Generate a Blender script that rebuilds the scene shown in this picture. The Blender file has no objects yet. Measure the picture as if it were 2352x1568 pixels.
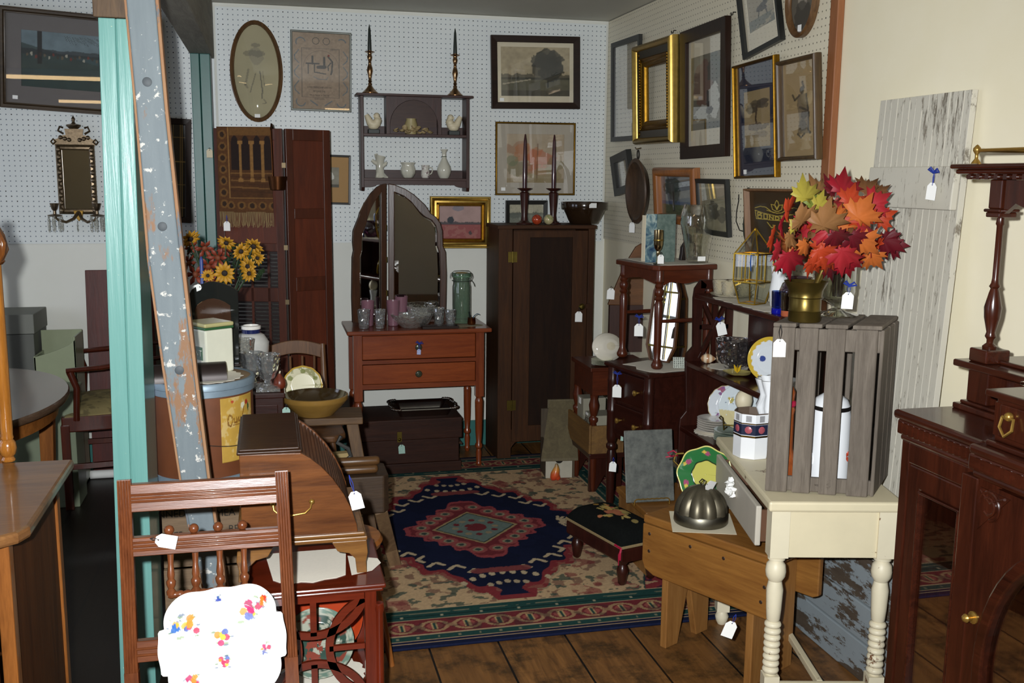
import bpy, math, random
import numpy as np
from mathutils import Vector, Matrix
random.seed(7)
PI=math.pi
SC=bpy.context.scene
COL=SC.collection
# ---------------------------------------------------------------- camera model
CAM=Vector((0.22442699,-5.57847992,1.54860682))
RX=Vector((0.97192208,-0.2351113,0.00949502)); DN=Vector((-0.02876387,-0.15876248,-0.98689772)); FW=Vector((0.23353826,0.95891457,-0.16106747))
FPX=2297.0974
def W(u,v,X=None,Y=None,Z=None,D=None):
    d=RX*((u-1176)/FPX)+DN*((v-784)/FPX)+FW
    if X is not None: t=(X-CAM.x)/d.x
    elif Y is not None: t=(Y-CAM.y)/d.y
    elif Z is not None: t=(Z-CAM.z)/d.z
    else: t=D
    return CAM+d*t
# ---------------------------------------------------------------- mesh builder
class MB:
    def __init__(s): s.v=[];s.f=[];s.m=[];s.mi=0;s.M=Matrix.Identity(4)
    def at(s,loc=(0,0,0),rz=0,rx=0,ry=0):
        s.M=Matrix.Translation(Vector(loc))@Matrix.Rotation(rz,4,'Z')@Matrix.Rotation(ry,4,'Y')@Matrix.Rotation(rx,4,'X'); return s
    def add(s,vs,fs):
        o=len(s.v)
        for a in vs: s.v.append(tuple(s.M@Vector(a)))
        for a in fs: s.f.append([i+o for i in a]); s.m.append(s.mi)
        return s
    def hexa(s,p):
        return s.add(p,[(0,3,2,1),(4,5,6,7),(0,1,5,4),(1,2,6,5),(2,3,7,6),(3,0,4,7)])
    def box(s,x0,x1,y0,y1,z0,z1):
        return s.hexa([(x0,y0,z0),(x1,y0,z0),(x1,y1,z0),(x0,y1,z0),(x0,y0,z1),(x1,y0,z1),(x1,y1,z1),(x0,y1,z1)])
    def bc(s,c,d):
        return s.box(c[0]-d[0]/2,c[0]+d[0]/2,c[1]-d[1]/2,c[1]+d[1]/2,c[2]-d[2]/2,c[2]+d[2]/2)
    def beam(s,a,b,w,t,up=(0,0,1)):
        a=Vector(a);b=Vector(b);d=(b-a).normalized();u=Vector(up);x=d.cross(u)
        if x.length<1e-4: x=d.cross(Vector((1,0,0)))
        x.normalize();y=x.cross(d).normalized()
        q=[]
        for p in (a,b):
            for i,j in((-1,-1),(1,-1),(1,1),(-1,1)): q.append(tuple(p+x*(i*w/2)+y*(j*t/2)))
        return s.hexa(q)
    def lathe(s,prof,n=24,c=(0,0,0),axis='Z',caps=True,sx=1,sy=1,fl=None):
        vs=[];fs=[]
        for k,(r,z) in enumerate(prof):
            for i in range(n):
                a=2*PI*i/n; rr=r*(fl(a,k) if fl else 1)
                x,y=rr*math.cos(a)*sx,rr*math.sin(a)*sy
                p=(x,y,z) if axis=='Z' else ((z,x,y) if axis=='X' else (y,z,x))
                vs.append((p[0]+c[0],p[1]+c[1],p[2]+c[2]))
        for k in range(len(prof)-1):
            for i in range(n):
                j=(i+1)%n
                fs.append((k*n+i,k*n+j,(k+1)*n+j,(k+1)*n+i))
        if caps:
            if prof[0][0]>1e-5: fs.append(tuple(range(n-1,-1,-1)))
            if prof[-1][0]>1e-5: fs.append(tuple((len(prof)-1)*n+i for i in range(n)))
        return s.add(vs,fs)
    def tube(s,path,r,n=8,closed=False,flat=1.0):
        P=[Vector(p) for p in path];L=len(P);vs=[];fs=[];up=None
        for k in range(L):
            a=P[k-1] if (k>0 or closed) else P[k]; b=P[(k+1)%L] if (k<L-1 or closed) else P[k]
            d=(b-a).normalized()
            if up is None: up=d.orthogonal().normalized() if abs(d.z)>.9 else d.cross(Vector((0,0,1))).normalized()
            x=(up-d*up.dot(d)).normalized(); up=x; y=d.cross(x)
            rr=r[k] if isinstance(r,(list,tuple)) else r
            for i in range(n):
                t=2*PI*i/n; vs.append(tuple(P[k]+x*(rr*math.cos(t))+y*(rr*flat*math.sin(t))))
        for k in range(L if closed else L-1):
            q=(k+1)%L
            for i in range(n):
                j=(i+1)%n; fs.append((k*n+i,k*n+j,q*n+j,q*n+i))
        if not closed: fs.append(tuple(range(n-1,-1,-1)));fs.append(tuple((L-1)*n+i for i in range(n)))
        return s.add(vs,fs)
    def prism(s,poly,a,b,plane='XZ'):
        n=len(poly)
        def P(p,d): return (p[0],d,p[1]) if plane=='XZ' else ((p[0],p[1],d) if plane=='XY' else (d,p[0],p[1]))
        vs=[P(p,a) for p in poly]+[P(p,b) for p in poly]
        fs=[tuple(range(n)),tuple(range(2*n-1,n-1,-1))]
        for i in range(n):
            j=(i+1)%n; fs.append((i,i+n,j+n,j))
        return s.add(vs,fs)
    def ring(s,outer,inner,a,b,plane='XZ'):
        n=len(outer)
        def P(p,d): return (p[0],d,p[1]) if plane=='XZ' else ((p[0],p[1],d) if plane=='XY' else (d,p[0],p[1]))
        vs=[P(p,a) for p in outer]+[P(p,a) for p in inner]+[P(p,b) for p in outer]+[P(p,b) for p in inner];fs=[]
        for i in range(n):
            j=(i+1)%n
            fs+=[(i,j,n+j,n+i),(2*n+j,2*n+i,3*n+i,3*n+j),(i,2*n+i,2*n+j,j),(n+j,3*n+j,3*n+i,n+i)]
        return s.add(vs,fs)
    def sph(s,c,r,n=16,sz=1,sx=1,sy=1):
        m=max(6,n//2)
        return s.lathe([(max(1e-6,r*math.sin(PI*k/m)),-r*sz*math.cos(PI*k/m)) for k in range(m+1)],n,c,'Z',False,sx,sy)
    def frame(s,w,h,prof,cx=0,cz=0):
        # mitred picture frame in XZ plane, prof = [(inset, y)], front is -Y
        vs=[];fs=[];n=len(prof)
        for (i,y) in prof:
            a,b=w/2-i,h/2-i
            vs+=[(cx-a,y,cz-b),(cx+a,y,cz-b),(cx+a,y,cz+b),(cx-a,y,cz+b)]
        for k in range(n):
            q=(k+1)%n
            for i in range(4):
                j=(i+1)%4; fs.append((k*4+i,k*4+j,q*4+j,q*4+i))
        return s.add(vs,fs)
    def oframe(s,w,h,prof,n=48):
        vs=[];fs=[];m=len(prof)
        for (i,y) in prof:
            for t in range(n):
                a=2*PI*t/n; vs.append(((w/2-i)*math.cos(a),y,(h/2-i)*math.sin(a)))
        for k in range(m):
            q=(k+1)%m
            for i in range(n):
                j=(i+1)%n; fs.append((k*n+i,k*n+j,q*n+j,q*n+i))
        return s.add(vs,fs)
    def build(s,name,mat,parent=None,smooth=40,bevel=0,loc=None,rz=0,seg=2):
        me=bpy.data.meshes.new(name); me.from_pydata(s.v,[],s.f)
        mats=mat if isinstance(mat,(list,tuple)) else [mat]
        for m in mats: me.materials.append(m)
        if len(mats)>1: me.polygons.foreach_set('material_index',s.m)
        import bmesh
        b=bmesh.new();b.from_mesh(me);bmesh.ops.recalc_face_normals(b,faces=b.faces);b.to_mesh(me);b.free()
        if smooth:
            me.polygons.foreach_set('use_smooth',[True]*len(me.polygons)); me.set_sharp_from_angle(angle=math.radians(smooth))
        o=bpy.data.objects.new(name,me); COL.objects.link(o)
        if parent is not None: o.parent=parent
        if loc is not None: o.location=loc
        if rz: o.rotation_euler[2]=rz
        if bevel:
            md=o.modifiers.new('b','BEVEL');md.width=bevel;md.segments=seg;md.limit_method='ANGLE';md.angle_limit=math.radians(40);md.harden_normals=False
        return o
def tag(o,label=None,cat=None,group=None,kind=None):
    if label: o['label']=label
    if cat: o['category']=cat
    if group: o['group']=group
    if kind: o['kind']=kind
    return o
def thing(name,label,cat,loc=(0,0,0),rz=0,group=None,rot=None):
    o=bpy.data.objects.new(name,None); COL.objects.link(o); o.empty_display_size=.05
    o.location=loc; o.rotation_euler=rot if rot else (0,0,rz)
    return tag(o,label,cat,group)
def struct(o): o['kind']='structure'; return o
def dup(root,loc=None,label=None,rz=None):
    r=root.copy(); COL.objects.link(r)
    if loc is not None: r.location=loc
    if rz is not None: r.rotation_euler[2]=rz
    if label: r['label']=label
    for ch in list(root.children):
        c=ch.copy(); COL.objects.link(c); c.parent=r
        for g in ch.children:
            d=g.copy(); COL.objects.link(d); d.parent=c
    return r
# ---------------------------------------------------------------- materials
def lin(c):
    if isinstance(c,str):
        c=c.lstrip('#'); c=[int(c[i:i+2],16)/255 for i in (0,2,4)]
    return tuple((x/12.92 if x<=.04045 else ((x+.055)/1.055)**2.4) for x in c[:3])+(1.0,)
class NT:
    def __init__(s,name):
        s.m=bpy.data.materials.new(name); s.m.use_nodes=True; s.t=s.m.node_tree; s.t.nodes.clear()
        s.out=s.t.nodes.new('ShaderNodeOutputMaterial')
    def n(s,typ,**k):
        o=s.t.nodes.new('ShaderNode'+typ)
        for a,b in k.items():
            if a in o.inputs.keys() and not hasattr(o,a): o.inputs[a].default_value=b
            elif hasattr(o,a): setattr(o,a,b)
        return o
    def l(s,a,b): s.t.links.new(a,b)
    def math(s,op,a,b=None,c=None):
        o=s.t.nodes.new('ShaderNodeMath');o.operation=op
        for i,x in enumerate((a,b,c)):
            if x is None: continue
            if isinstance(x,(int,float)): o.inputs[i].default_value=x
            else: s.l(x,o.inputs[i])
        return o.outputs[0]
    def mix(s,f,a,b):
        o=s.t.nodes.new('ShaderNodeMix');o.data_type='RGBA'
        for i,x in ((0,f),(6,a),(7,b)):
            if isinstance(x,(int,float)): o.inputs[i].default_value=x
            elif isinstance(x,(tuple,list,str)): o.inputs[i].default_value=lin(x) if isinstance(x,str) else x
            else: s.l(x,o.inputs[i])
        return o.outputs[2]
    def coord(s,kind='Object',scale=(1,1,1),rot=(0,0,0)):
        c=s.n('TexCoord'); mp=s.n('Mapping'); mp.inputs['Scale'].default_value=scale; mp.inputs['Rotation'].default_value=rot
        s.l(c.outputs[kind],mp.inputs['Vector']); return mp.outputs[0]
    def noise(s,vec,scale=5,detail=4,rough=.6,dist=0):
        o=s.n('TexNoise'); o.inputs['Scale'].default_value=scale;o.inputs['Detail'].default_value=detail;o.inputs['Roughness'].default_value=rough;o.inputs['Distortion'].default_value=dist
        s.l(vec,o.inputs['Vector']); return o.outputs['Fac']
    def ramp(s,f,stops):
        o=s.n('ValToRGB'); e=o.color_ramp.elements
        while len(e)<len(stops): e.new(.5)
        for i,(p,c) in enumerate(stops):
            e[i].position=p; e[i].color=lin(c) if isinstance(c,str) else ((c,c,c,1) if isinstance(c,(int,float)) else c)
        s.l(f,o.inputs[0]); return o.outputs[0]
    def bsdf(s,col,rough=.5,metal=0,spec=.5,coat=0,bump=None,bstr=.2,bdist=.01,**k):
        p=s.n('BsdfPrincipled')
        for key,x in (('Base Color',col),('Roughness',rough),('Metallic',metal)):
            if isinstance(x,str): p.inputs[key].default_value=lin(x)
            elif isinstance(x,(int,float,tuple)): p.inputs[key].default_value=x
            else: s.l(x,p.inputs[key])
        p.inputs['Specular IOR Level'].default_value=spec; p.inputs['Coat Weight'].default_value=coat; p.inputs['Coat Roughness'].default_value=.06
        for a,b in k.items(): p.inputs[a].default_value=b
        if bump is not None:
            b=s.n('Bump'); b.inputs['Strength'].default_value=bstr; b.inputs['Distance'].default_value=bdist; s.l(bump,b.inputs['Height']); s.l(b.outputs[0],p.inputs['Normal'])
        s.l(p.outputs[0],s.out.inputs[0]); return s.m
MATS={}
def plain(name,col,rough=.5,metal=0,spec=.5,coat=0,var=.12,scale=25,bstr=.0):
    if name in MATS: return MATS[name]
    t=NT(name); c=lin(col); v=t.noise(t.coord(),scale,5,.65)
    dk=tuple(x*(1-var*1.6) for x in c[:3])+(1,); lt=tuple(min(1,x*(1+var)) for x in c[:3])+(1,)
    MATS[name]=t.bsdf(t.mix(v,dk,lt),rough,metal,spec,coat,v if bstr else None,bstr); return MATS[name]
def wood(name,c1,c2,rough=.35,axis='X',scale=1.0,coat=.0,spec=.4,knots=0,bstr=.06,wear=None):
    if name in MATS: return MATS[name]
    t=NT(name); s={'X':(1.4,14,14),'Y':(14,1.4,14),'Z':(14,14,1.4)}[axis]
    v=t.coord('Object',tuple(x*scale for x in s))
    g=t.noise(v,2.2,8,.62,.9); f=t.noise(t.coord('Object',tuple(x*scale*6 for x in s)),3,3,.6)
    big=t.noise(t.coord('Object'),3.0*scale,3,.5)
    m=t.math('ADD',t.math('MULTIPLY',g,.75),t.math('MULTIPLY',f,.25))
    col=t.ramp(m,[(.3,c1),(.68,c2)])
    col=t.mix(t.math('MULTIPLY',t.ramp(big,[(.35,0.),(.75,1.)]),.35),col,c1)
    if knots:
        vo=t.n('TexVoronoi'); vo.inputs['Scale'].default_value=knots; t.l(t.coord('Object',tuple((1 if x>2 else .55) for x in s)),vo.inputs['Vector'])
        k=t.ramp(vo.outputs['Distance'],[(.03,1.),(.075,0.)]); col=t.mix(t.math('MULTIPLY',k,.75),col,'#2a1608')
    if wear:
        w=t.ramp(t.noise(t.coord(),wear[1],6,.7),[(wear[2],0.),(wear[2]+.06,1.)]); col=t.mix(w,col,wear[0])
    MATS[name]=t.bsdf(col,rough,0,spec,coat,m,bstr); return MATS[name]
def chippy(name,paint,under,amount=.62,scale=18,rough=.6,stretch=(1,1,.25),under2=None):
    if name in MATS: return MATS[name]
    t=NT(name); n1=t.noise(t.coord('Object',stretch),scale,8,.72); n2=t.noise(t.coord('Object'),2.2,3,.5)
    h=t.math('ADD',t.math('MULTIPLY',n1,.8),t.math('MULTIPLY',n2,.2))
    k=t.ramp(h,[(amount,0.),(amount+.025,1.)])
    big=t.noise(t.coord(),9,4,.6); c=lin(paint)
    pc=t.mix(big,tuple(x*.82 for x in c[:3])+(1,),c)
    uc=t.mix(t.noise(t.coord('Object',stretch),40,3,.6),under,under2 or under)
    MATS[name]=t.bsdf(t.mix(k,pc,uc),rough,0,.4,0,t.math('SUBTRACT',1.0,k),.25,.004); return MATS[name]
def metal(name,col,rough=.25,var=.25,scale=30,bstr=0):
    return plain(name,col,rough,1.0,.5,0,var,scale,bstr)
def glass(name,tint='#ffffff',refl=1.0,rough=.02,bump=0,bscale=60,haze=0):
    # thin glass: clear where seen straight on, mirror-like at grazing angles
    if name in MATS: return MATS[name]
    t=NT(name); tr=t.n('BsdfTransparent'); tr.inputs[0].default_value=lin(tint)
    gl=t.n('BsdfGlossy'); gl.inputs['Roughness'].default_value=rough; gl.inputs[0].default_value=(1,1,1,1)
    fr=t.n('LayerWeight'); fr.inputs['Blend'].default_value=.5
    if bump:
        vo=t.n('TexVoronoi'); vo.inputs['Scale'].default_value=bscale; t.l(t.coord(),vo.inputs['Vector'])
        b=t.n('Bump'); b.inputs['Strength'].default_value=bump; b.inputs['Distance'].default_value=.01; t.l(vo.outputs['Distance'],b.inputs['Height'])
        t.l(b.outputs[0],gl.inputs['Normal']); t.l(b.outputs[0],fr.inputs['Normal'])
    mx=t.n('MixShader'); t.l(t.math('MINIMUM',1.0,t.math('MULTIPLY',t.math('ADD',.035,t.math('MULTIPLY',.9,t.math('POWER',fr.outputs['Facing'],4.0))),refl)),mx.inputs[0]); t.l(tr.outputs[0],mx.inputs[1]); t.l(gl.outputs[0],mx.inputs[2]); 
    if haze:
        df=t.n('BsdfDiffuse'); df.inputs[0].default_value=lin(tint); m2=t.n('MixShader'); m2.inputs[0].default_value=haze
        t.l(mx.outputs[0],m2.inputs[1]); t.l(df.outputs[0],m2.inputs[2]); t.l(m2.outputs[0],t.out.inputs[0])
    else: t.l(mx.outputs[0],t.out.inputs[0])
    MATS[name]=t.m; return t.m
def emit(name,col,strength):
    if name in MATS: return MATS[name]
    t=NT(name); e=t.n('Emission'); e.inputs[0].default_value=lin(col); e.inputs[1].default_value=strength; t.l(e.outputs[0],t.out.inputs[0]); MATS[name]=t.m; return t.m
def paintmat(name,rough=.6,coat=0,metal=0,spec=.4):
    key=('pm',name)
    if key in MATS: return MATS[key]
    t=NT(name); a=t.n('VertexColor'); a.layer_name='Col'; MATS[key]=t.bsdf(a.outputs[0],rough,metal,spec,coat); return MATS[key]
# ---------------------------------------------------------------- drawn surfaces (pigment colours per vertex)
def vnoise(x,y,seed=0,oct=4):
    r=np.zeros_like(x,dtype=float);amp=1;tot=0
    for o in range(oct):
        f=2**o;xi=np.floor(x*f);yi=np.floor(y*f);fx=x*f-xi;fy=y*f-yi;fx=fx*fx*(3-2*fx);fy=fy*fy*(3-2*fy)
        def h(a,b):
            s=np.sin(a*127.1+b*311.7+seed*74.7+o*19.3)*43758.5453; return s-np.floor(s)
        r+=amp*((h(xi,yi)*(1-fx)+h(xi+1,yi)*fx)*(1-fy)+(h(xi,yi+1)*(1-fx)+h(xi+1,yi+1)*fx)*fy);tot+=amp;amp*=.5
    return r/tot
def hexc(c): return np.array(lin(c)[:3])
class Art:
    def __init__(s,nx,ny,asp):  # u in [0,asp], v in [0,1], v up
        s.u,s.v=np.meshgrid(np.linspace(0,asp,nx),np.linspace(0,1,ny)); s.c=np.zeros(s.u.shape+(3,)); s.asp=asp
    @classmethod
    def on(cls,u,v,asp=1.0):
        s=cls.__new__(cls); s.u=u;s.v=v;s.asp=asp;s.c=np.zeros(u.shape+(3,)); return s
    def fill(s,c,mask=None,a=1.0):
        col=hexc(c) if isinstance(c,str) else c
        if mask is None: mask=np.ones_like(s.u)
        m=np.clip(mask*a,0,1)[...,None]; s.c=s.c*(1-m)+col*m; return s
    def noise(s,sc=6,seed=0,oct=4): return vnoise(s.u*sc+31,s.v*sc+17,seed,oct)
    def mul(s,k): s.c*=k[...,None]; return s
    def disc(s,x,y,r,c,ry=None,rough=0,a=1.0,seed=0):
        ry=ry or r; d=np.sqrt(((s.u-x)/r)**2+((s.v-y)/ry)**2)
        if rough: d=d+rough*(s.noise(9/ max(.2,s.asp),seed)-.5)*2
        return s.fill(c,(d<1).astype(float),a)
    def rect(s,x0,x1,y0,y1,c,a=1.0): return s.fill(c,((s.u>=x0)&(s.u<=x1)&(s.v>=y0)&(s.v<=y1)).astype(float),a)
    def line(s,pts,w,c,a=1.0):
        for (x0,y0),(x1,y1) in zip(pts[:-1],pts[1:]):
            dx,dy=x1-x0,y1-y0;L=dx*dx+dy*dy+1e-12;t=np.clip(((s.u-x0)*dx+(s.v-y0)*dy)/L,0,1)
            d=np.hypot(s.u-x0-t*dx,s.v-y0-t*dy); s.fill(c,(d<w).astype(float),a)
        return s
    def poly(s,pts,c,a=1.0):
        x,y=s.u,s.v;ins=np.zeros(x.shape,bool);n=len(pts)
        for i in range(n):
            x0,y0=pts[i];x1,y1=pts[(i+1)%n]
            k=((y0>y)!=(y1>y))&(x<(x1-x0)*(y-y0)/((y1-y0) if abs(y1-y0)>1e-12 else 1e-12)+x0); ins^=k
        return s.fill(c,ins.astype(float),a)
def setcol(me,c):
    a=me.color_attributes.new('Col','FLOAT_COLOR','POINT'); z=np.ones((len(me.vertices),4),dtype=np.float32); z[:,:3]=c.reshape(-1,3); a.data.foreach_set('color',z.ravel())
def gridmesh(name,P,c,mat,parent=None,loc=None,rz=0,back=0.0,smooth=True,keep=None):
    ny,nx=P.shape[:2]; me=bpy.data.meshes.new(name)
    idx=np.arange(nx*ny).reshape(ny,nx); f=np.stack([idx[:-1,:-1],idx[:-1,1:],idx[1:,1:],idx[1:,:-1]],-1).reshape(-1,4)
    if keep is not None:
        k=(keep[:-1,:-1]&keep[:-1,1:]&keep[1:,1:]&keep[1:,:-1]).ravel(); f=f[k]
    me.from_pydata(P.reshape(-1,3).tolist(),[],f.tolist()); setcol(me,c); me.materials.append(mat)
    if smooth: me.polygons.foreach_set('use_smooth',[True]*len(me.polygons))
    o=bpy.data.objects.new(name,me); COL.objects.link(o)
    if parent is not None: o.parent=parent
    if loc is not None: o.location=loc
    if rz: o.rotation_euler[2]=rz
    if back:
        md=o.modifiers.new('s','SOLIDIFY'); md.thickness=back; md.offset=-1
    return o
def artplane(name,A,w,h,parent,y=0,mat=None,cx=0,cz=0,mask=None,back=.002):
    P=np.zeros(A.u.shape+(3,)); P[...,0]=cx+(A.u/A.asp-.5)*w; P[...,1]=y; P[...,2]=cz+(A.v-.5)*h
    o=gridmesh(name,P,A.c,mat or paintmat('paper'),parent,keep=mask)
    md=o.modifiers.new('s','SOLIDIFY'); md.thickness=back; md.offset=0
    return o
def text(body,size,mat,parent,loc,rot,ext=.0006,align='CENTER',name='lettering',sx=1.0):
    c=bpy.data.curves.new(name,'FONT'); c.body=body; c.size=size; c.extrude=ext; c.align_x=align; c.align_y='CENTER'; c.resolution_u=3
    q=bpy.data.objects.new(name,c); COL.objects.link(q); bpy.context.view_layer.update()
    me=bpy.data.meshes.new_from_object(q.evaluated_get(bpy.context.evaluated_depsgraph_get())); bpy.data.objects.remove(q); bpy.data.curves.remove(c)
    me.name=name; me.materials.clear(); me.materials.append(mat)
    o=bpy.data.objects.new(name,me); COL.objects.link(o); o.parent=parent; o.location=loc; o.rotation_euler=rot; o.scale=(sx,1,1); return o

def dish(name,R,prf,col,parent,mat,na=72,nr=26,th=.004,rot=None,loc=None):
    # round or shaped dish: R(angle) outline, prf [(t,height)], col(x,y,t)->Art; open side +Z
    a=np.linspace(0,2*PI,na+1); t=np.linspace(.001,1,nr); A_,T=np.meshgrid(a,t); rr=np.vectorize(R)(a)
    x=T*rr[None,:]*np.cos(A_); y=T*rr[None,:]*np.sin(A_); z=np.interp(T,[p[0] for p in prf],[p[1] for p in prf])
    art=col(x,y,T); o=gridmesh(name,np.stack([x,y,z],-1),art.c,mat,parent,back=th)
    if rot: o.rotation_euler=rot
    if loc: o.location=loc
    return o
def posy(A,x,y,s,seed=0,cols=('#c0405e','#d98a3a','#b83a6a','#d9b64a','#5a6aa8')):
    r=random.Random(seed)
    for k in range(9): A.disc(x+r.uniform(-1,1)*s*1.1,y+r.uniform(-1,1)*s*1.1,s*.28,['#5d7a48','#7d9468','#4a5f7a'][k%3],s*.12,.6,.8,k)
    for k in range(6): A.disc(x+r.uniform(-.7,.7)*s,y+r.uniform(-.7,.7)*s,s*r.uniform(.28,.45),cols[k%len(cols)],None,.4,.95,k+seed)
    A.disc(x,y,s*.35,cols[seed%len(cols)],None,.3); return A
# ================================================================ room
def pegmat(nm,c1,c2,h1):
    t=NT(nm)
    tc=t.n('TexCoord'); sp=t.n('SeparateXYZ'); t.l(tc.outputs['Object'],sp.inputs[0])
    def peg(a):
        s=t.math('DIVIDE',a,.0254); fr=t.math('FRACT',s); return t.math('SUBTRACT',fr,.5),t.math('FLOOR',s)
    fx,ix=peg(sp.outputs[0]); fz,iz=peg(sp.outputs[2])
    r2=t.math('ADD',t.math('MULTIPLY',fx,fx),t.math('MULTIPLY',fz,fz))
    hole=t.math('LESS_THAN',r2,.0145)
    wn=t.n('TexWhiteNoise'); cb=t.n('CombineXYZ'); t.l(ix,cb.inputs[0]); t.l(iz,cb.inputs[2]); t.l(cb.outputs[0],wn.inputs['Vector'])
    hc=t.mix(t.math('GREATER_THAN',wn.outputs['Value'],.93),h1,'#141a22')
    n=t.noise(t.coord(),3,4,.6)
    base=t.mix(n,c1,c2)
    return t.bsdf(t.mix(hole,base,hc),.45,0,.4,0,t.math('SUBTRACT',1.0,hole),.5,.003)
PEG=pegmat('pegboard','#d3d9d9','#e4e8e6','#6f7a85');PEGW=pegmat('pegboard_cream','#d6cdb4','#e2dac4','#7d7666')
t=NT('plaster'); n=t.noise(t.coord(),4,6,.6); PLAST=t.bsdf(t.mix(n,'#dcdcd2','#e8e8e0'),.7,0,.3,0,n,.05)
t=NT('cream_plaster'); n=t.noise(t.coord(),4,6,.6); CREAM=t.bsdf(t.mix(n,'#e6dcbc','#efe7d0'),.7,0,.3,0,n,.05)
CEIL=plain('ceiling_paint','#c4c1b4',.8,var=.05,scale=4)
TEALB=plain('teal_baseboard_paint','#2f6f68',.5,var=.1)
# floor planks
t=NT('floor_planks')
co=t.coord('Object'); sp=t.n('SeparateXYZ'); t.l(co,sp.inputs[0])
py=t.math('DIVIDE',sp.outputs[0],.235); pi_=t.math('FLOOR',py); pf=t.math('FRACT',py)
wn=t.n('TexWhiteNoise'); wn.noise_dimensions='1D'; t.l(pi_,wn.inputs['W'])
g=t.noise(t.coord('Object',(16,1.6,1)),2.2,8,.65,.6); dirt=t.noise(t.coord('Object',(1,1,1)),5.5,7,.75)
col=t.ramp(g,[(.3,'#50341a'),(.7,'#8f6234')])
col=t.mix(t.math('MULTIPLY',wn.outputs['Value'],.55),col,'#6a4622')
col=t.mix(t.ramp(dirt,[(.48,0.),(.66,1.)]),col,'#2a2012')
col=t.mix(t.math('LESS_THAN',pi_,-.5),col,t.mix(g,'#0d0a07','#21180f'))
gap=t.math('LESS_THAN',t.math('ABSOLUTE',t.math('SUBTRACT',pf,.5)),.485)
col=t.mix(gap,'#0c0805',col)
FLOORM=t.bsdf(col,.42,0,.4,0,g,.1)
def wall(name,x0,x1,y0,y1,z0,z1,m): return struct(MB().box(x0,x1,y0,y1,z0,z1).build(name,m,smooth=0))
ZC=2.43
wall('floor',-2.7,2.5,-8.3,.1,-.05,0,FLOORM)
wall('ceiling',-2.7,2.5,-8.3,.1,ZC,ZC+.05,CEIL)
wall('wall_back',-2.6,2.25,.02,.1,0,ZC,PLAST)
wall('wall_right',2.14,2.25,-8.2,.02,0,ZC,CREAM)
wall('wall_left',-2.7,-2.6,-8.2,.02,0,ZC,PLAST)
wall('wall_front',-2.7,2.25,-8.3,-8.2,0,ZC,PLAST)
# windows in the left wall, out of the picture
WY=[(-1.75,-.85),(-3.5,-2.6)]
SKYM=emit('daylight_pane','#dfe9ff',3.0)
for i,(a,b) in enumerate(WY):
    m=MB(); c=(a+b)/2
    m.at((-2.6,c,0),PI/2)
    m.frame(b-a+.1,1.3,[(0,0),(0,-.03),(.05,-.03),(.05,-.005),(.02,-.002),(.02,0)],0,1.45)
    m.box(-.015,.015,-.02,-.002,.85,2.05);m.box(-(b-a)/2,(b-a)/2,-.02,-.002,1.435,1.465)
    o=struct(m.build('window_%d'%(i+1),plain('window_paint','#e8e6de',.4,var=.03),smooth=0))
    q=MB().box(-2.599,-2.595,a,b,.85,2.05).build('pane',SKYM,smooth=0); q.parent=o
# pegboard on the two walls: one hole per 25.4 mm
P_=.0254
def pegsheet(name,w,h,loc,rz,m=None):
    o=MB().box(0,w,0,.006,-h,0).build(name,m or PEG,smooth=0); o.location=loc; o.rotation_euler[2]=rz; return struct(o)
pegsheet('pegboard_back',2.128,48*P_,(-.012,0,2.409),0)
pegsheet('pegboard_left',2.55,48*P_,(-2.575,.008,2.412),0)
pegsheet('pegboard_right',2.372,48*P_,(2.126,-.004,2.425),-PI/2,PEGW)
MB().box(-.03,-.012,-.001,.02,1.8,2.38)
struct(MB().box(2.112,2.139,-2.425,-2.376,.0,ZC).build('trim_1',wood('trim_wood','#7a4a2c','#9a6540',.5,'Z'),smooth=0,bevel=.003))
for nm,b in (('baseboard_back',(-2.6,2.13,.005,.02,0,.15)),('baseboard_right',(2.122,2.14,-8.2,.0,0,.15))):
    struct(MB().box(*b).build(nm,TEALB,smooth=0,bevel=.003))
# ceiling lamps behind the camera
LAMP=emit('lamp_tube','#ffd9a0',9)
for i,(x,y) in enumerate([(-1.5,-7.0),(1.5,-7.3),(-1.4,-4.0)]):
    r=thing('ceiling_lamp','white ceiling lamp with a glowing tube, '+['behind the viewer on the window side','behind the viewer on the cream wall side','nearest the green post'][i],'lamp',(x,y,ZC),0,'ceiling lamps')
    MB().box(-.6,.6,-.07,.07,-.05,0).build('housing',plain('lamp_white','#dddddd',.4,var=.02),r,0,.006)
    MB().lathe([(.017,-.55),(.017,.55)],12,(0,0,-.065),'X').build('tube',LAMP,r)
# camera
cd=bpy.data.cameras.new('camera'); co=bpy.data.objects.new('camera',cd); COL.objects.link(co)
cd.sensor_width=36; cd.lens=FPX/2352*36; cd.clip_start=.05
bk=-FW.normalized(); rx=RX.normalized(); up=bk.cross(rx).normalized(); rx=up.cross(bk)
co.matrix_world=Matrix(((rx.x,up.x,bk.x,CAM.x),(rx.y,up.y,bk.y,CAM.y),(rx.z,up.z,bk.z,CAM.z),(0,0,0,1)))
SC.camera=co
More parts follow.
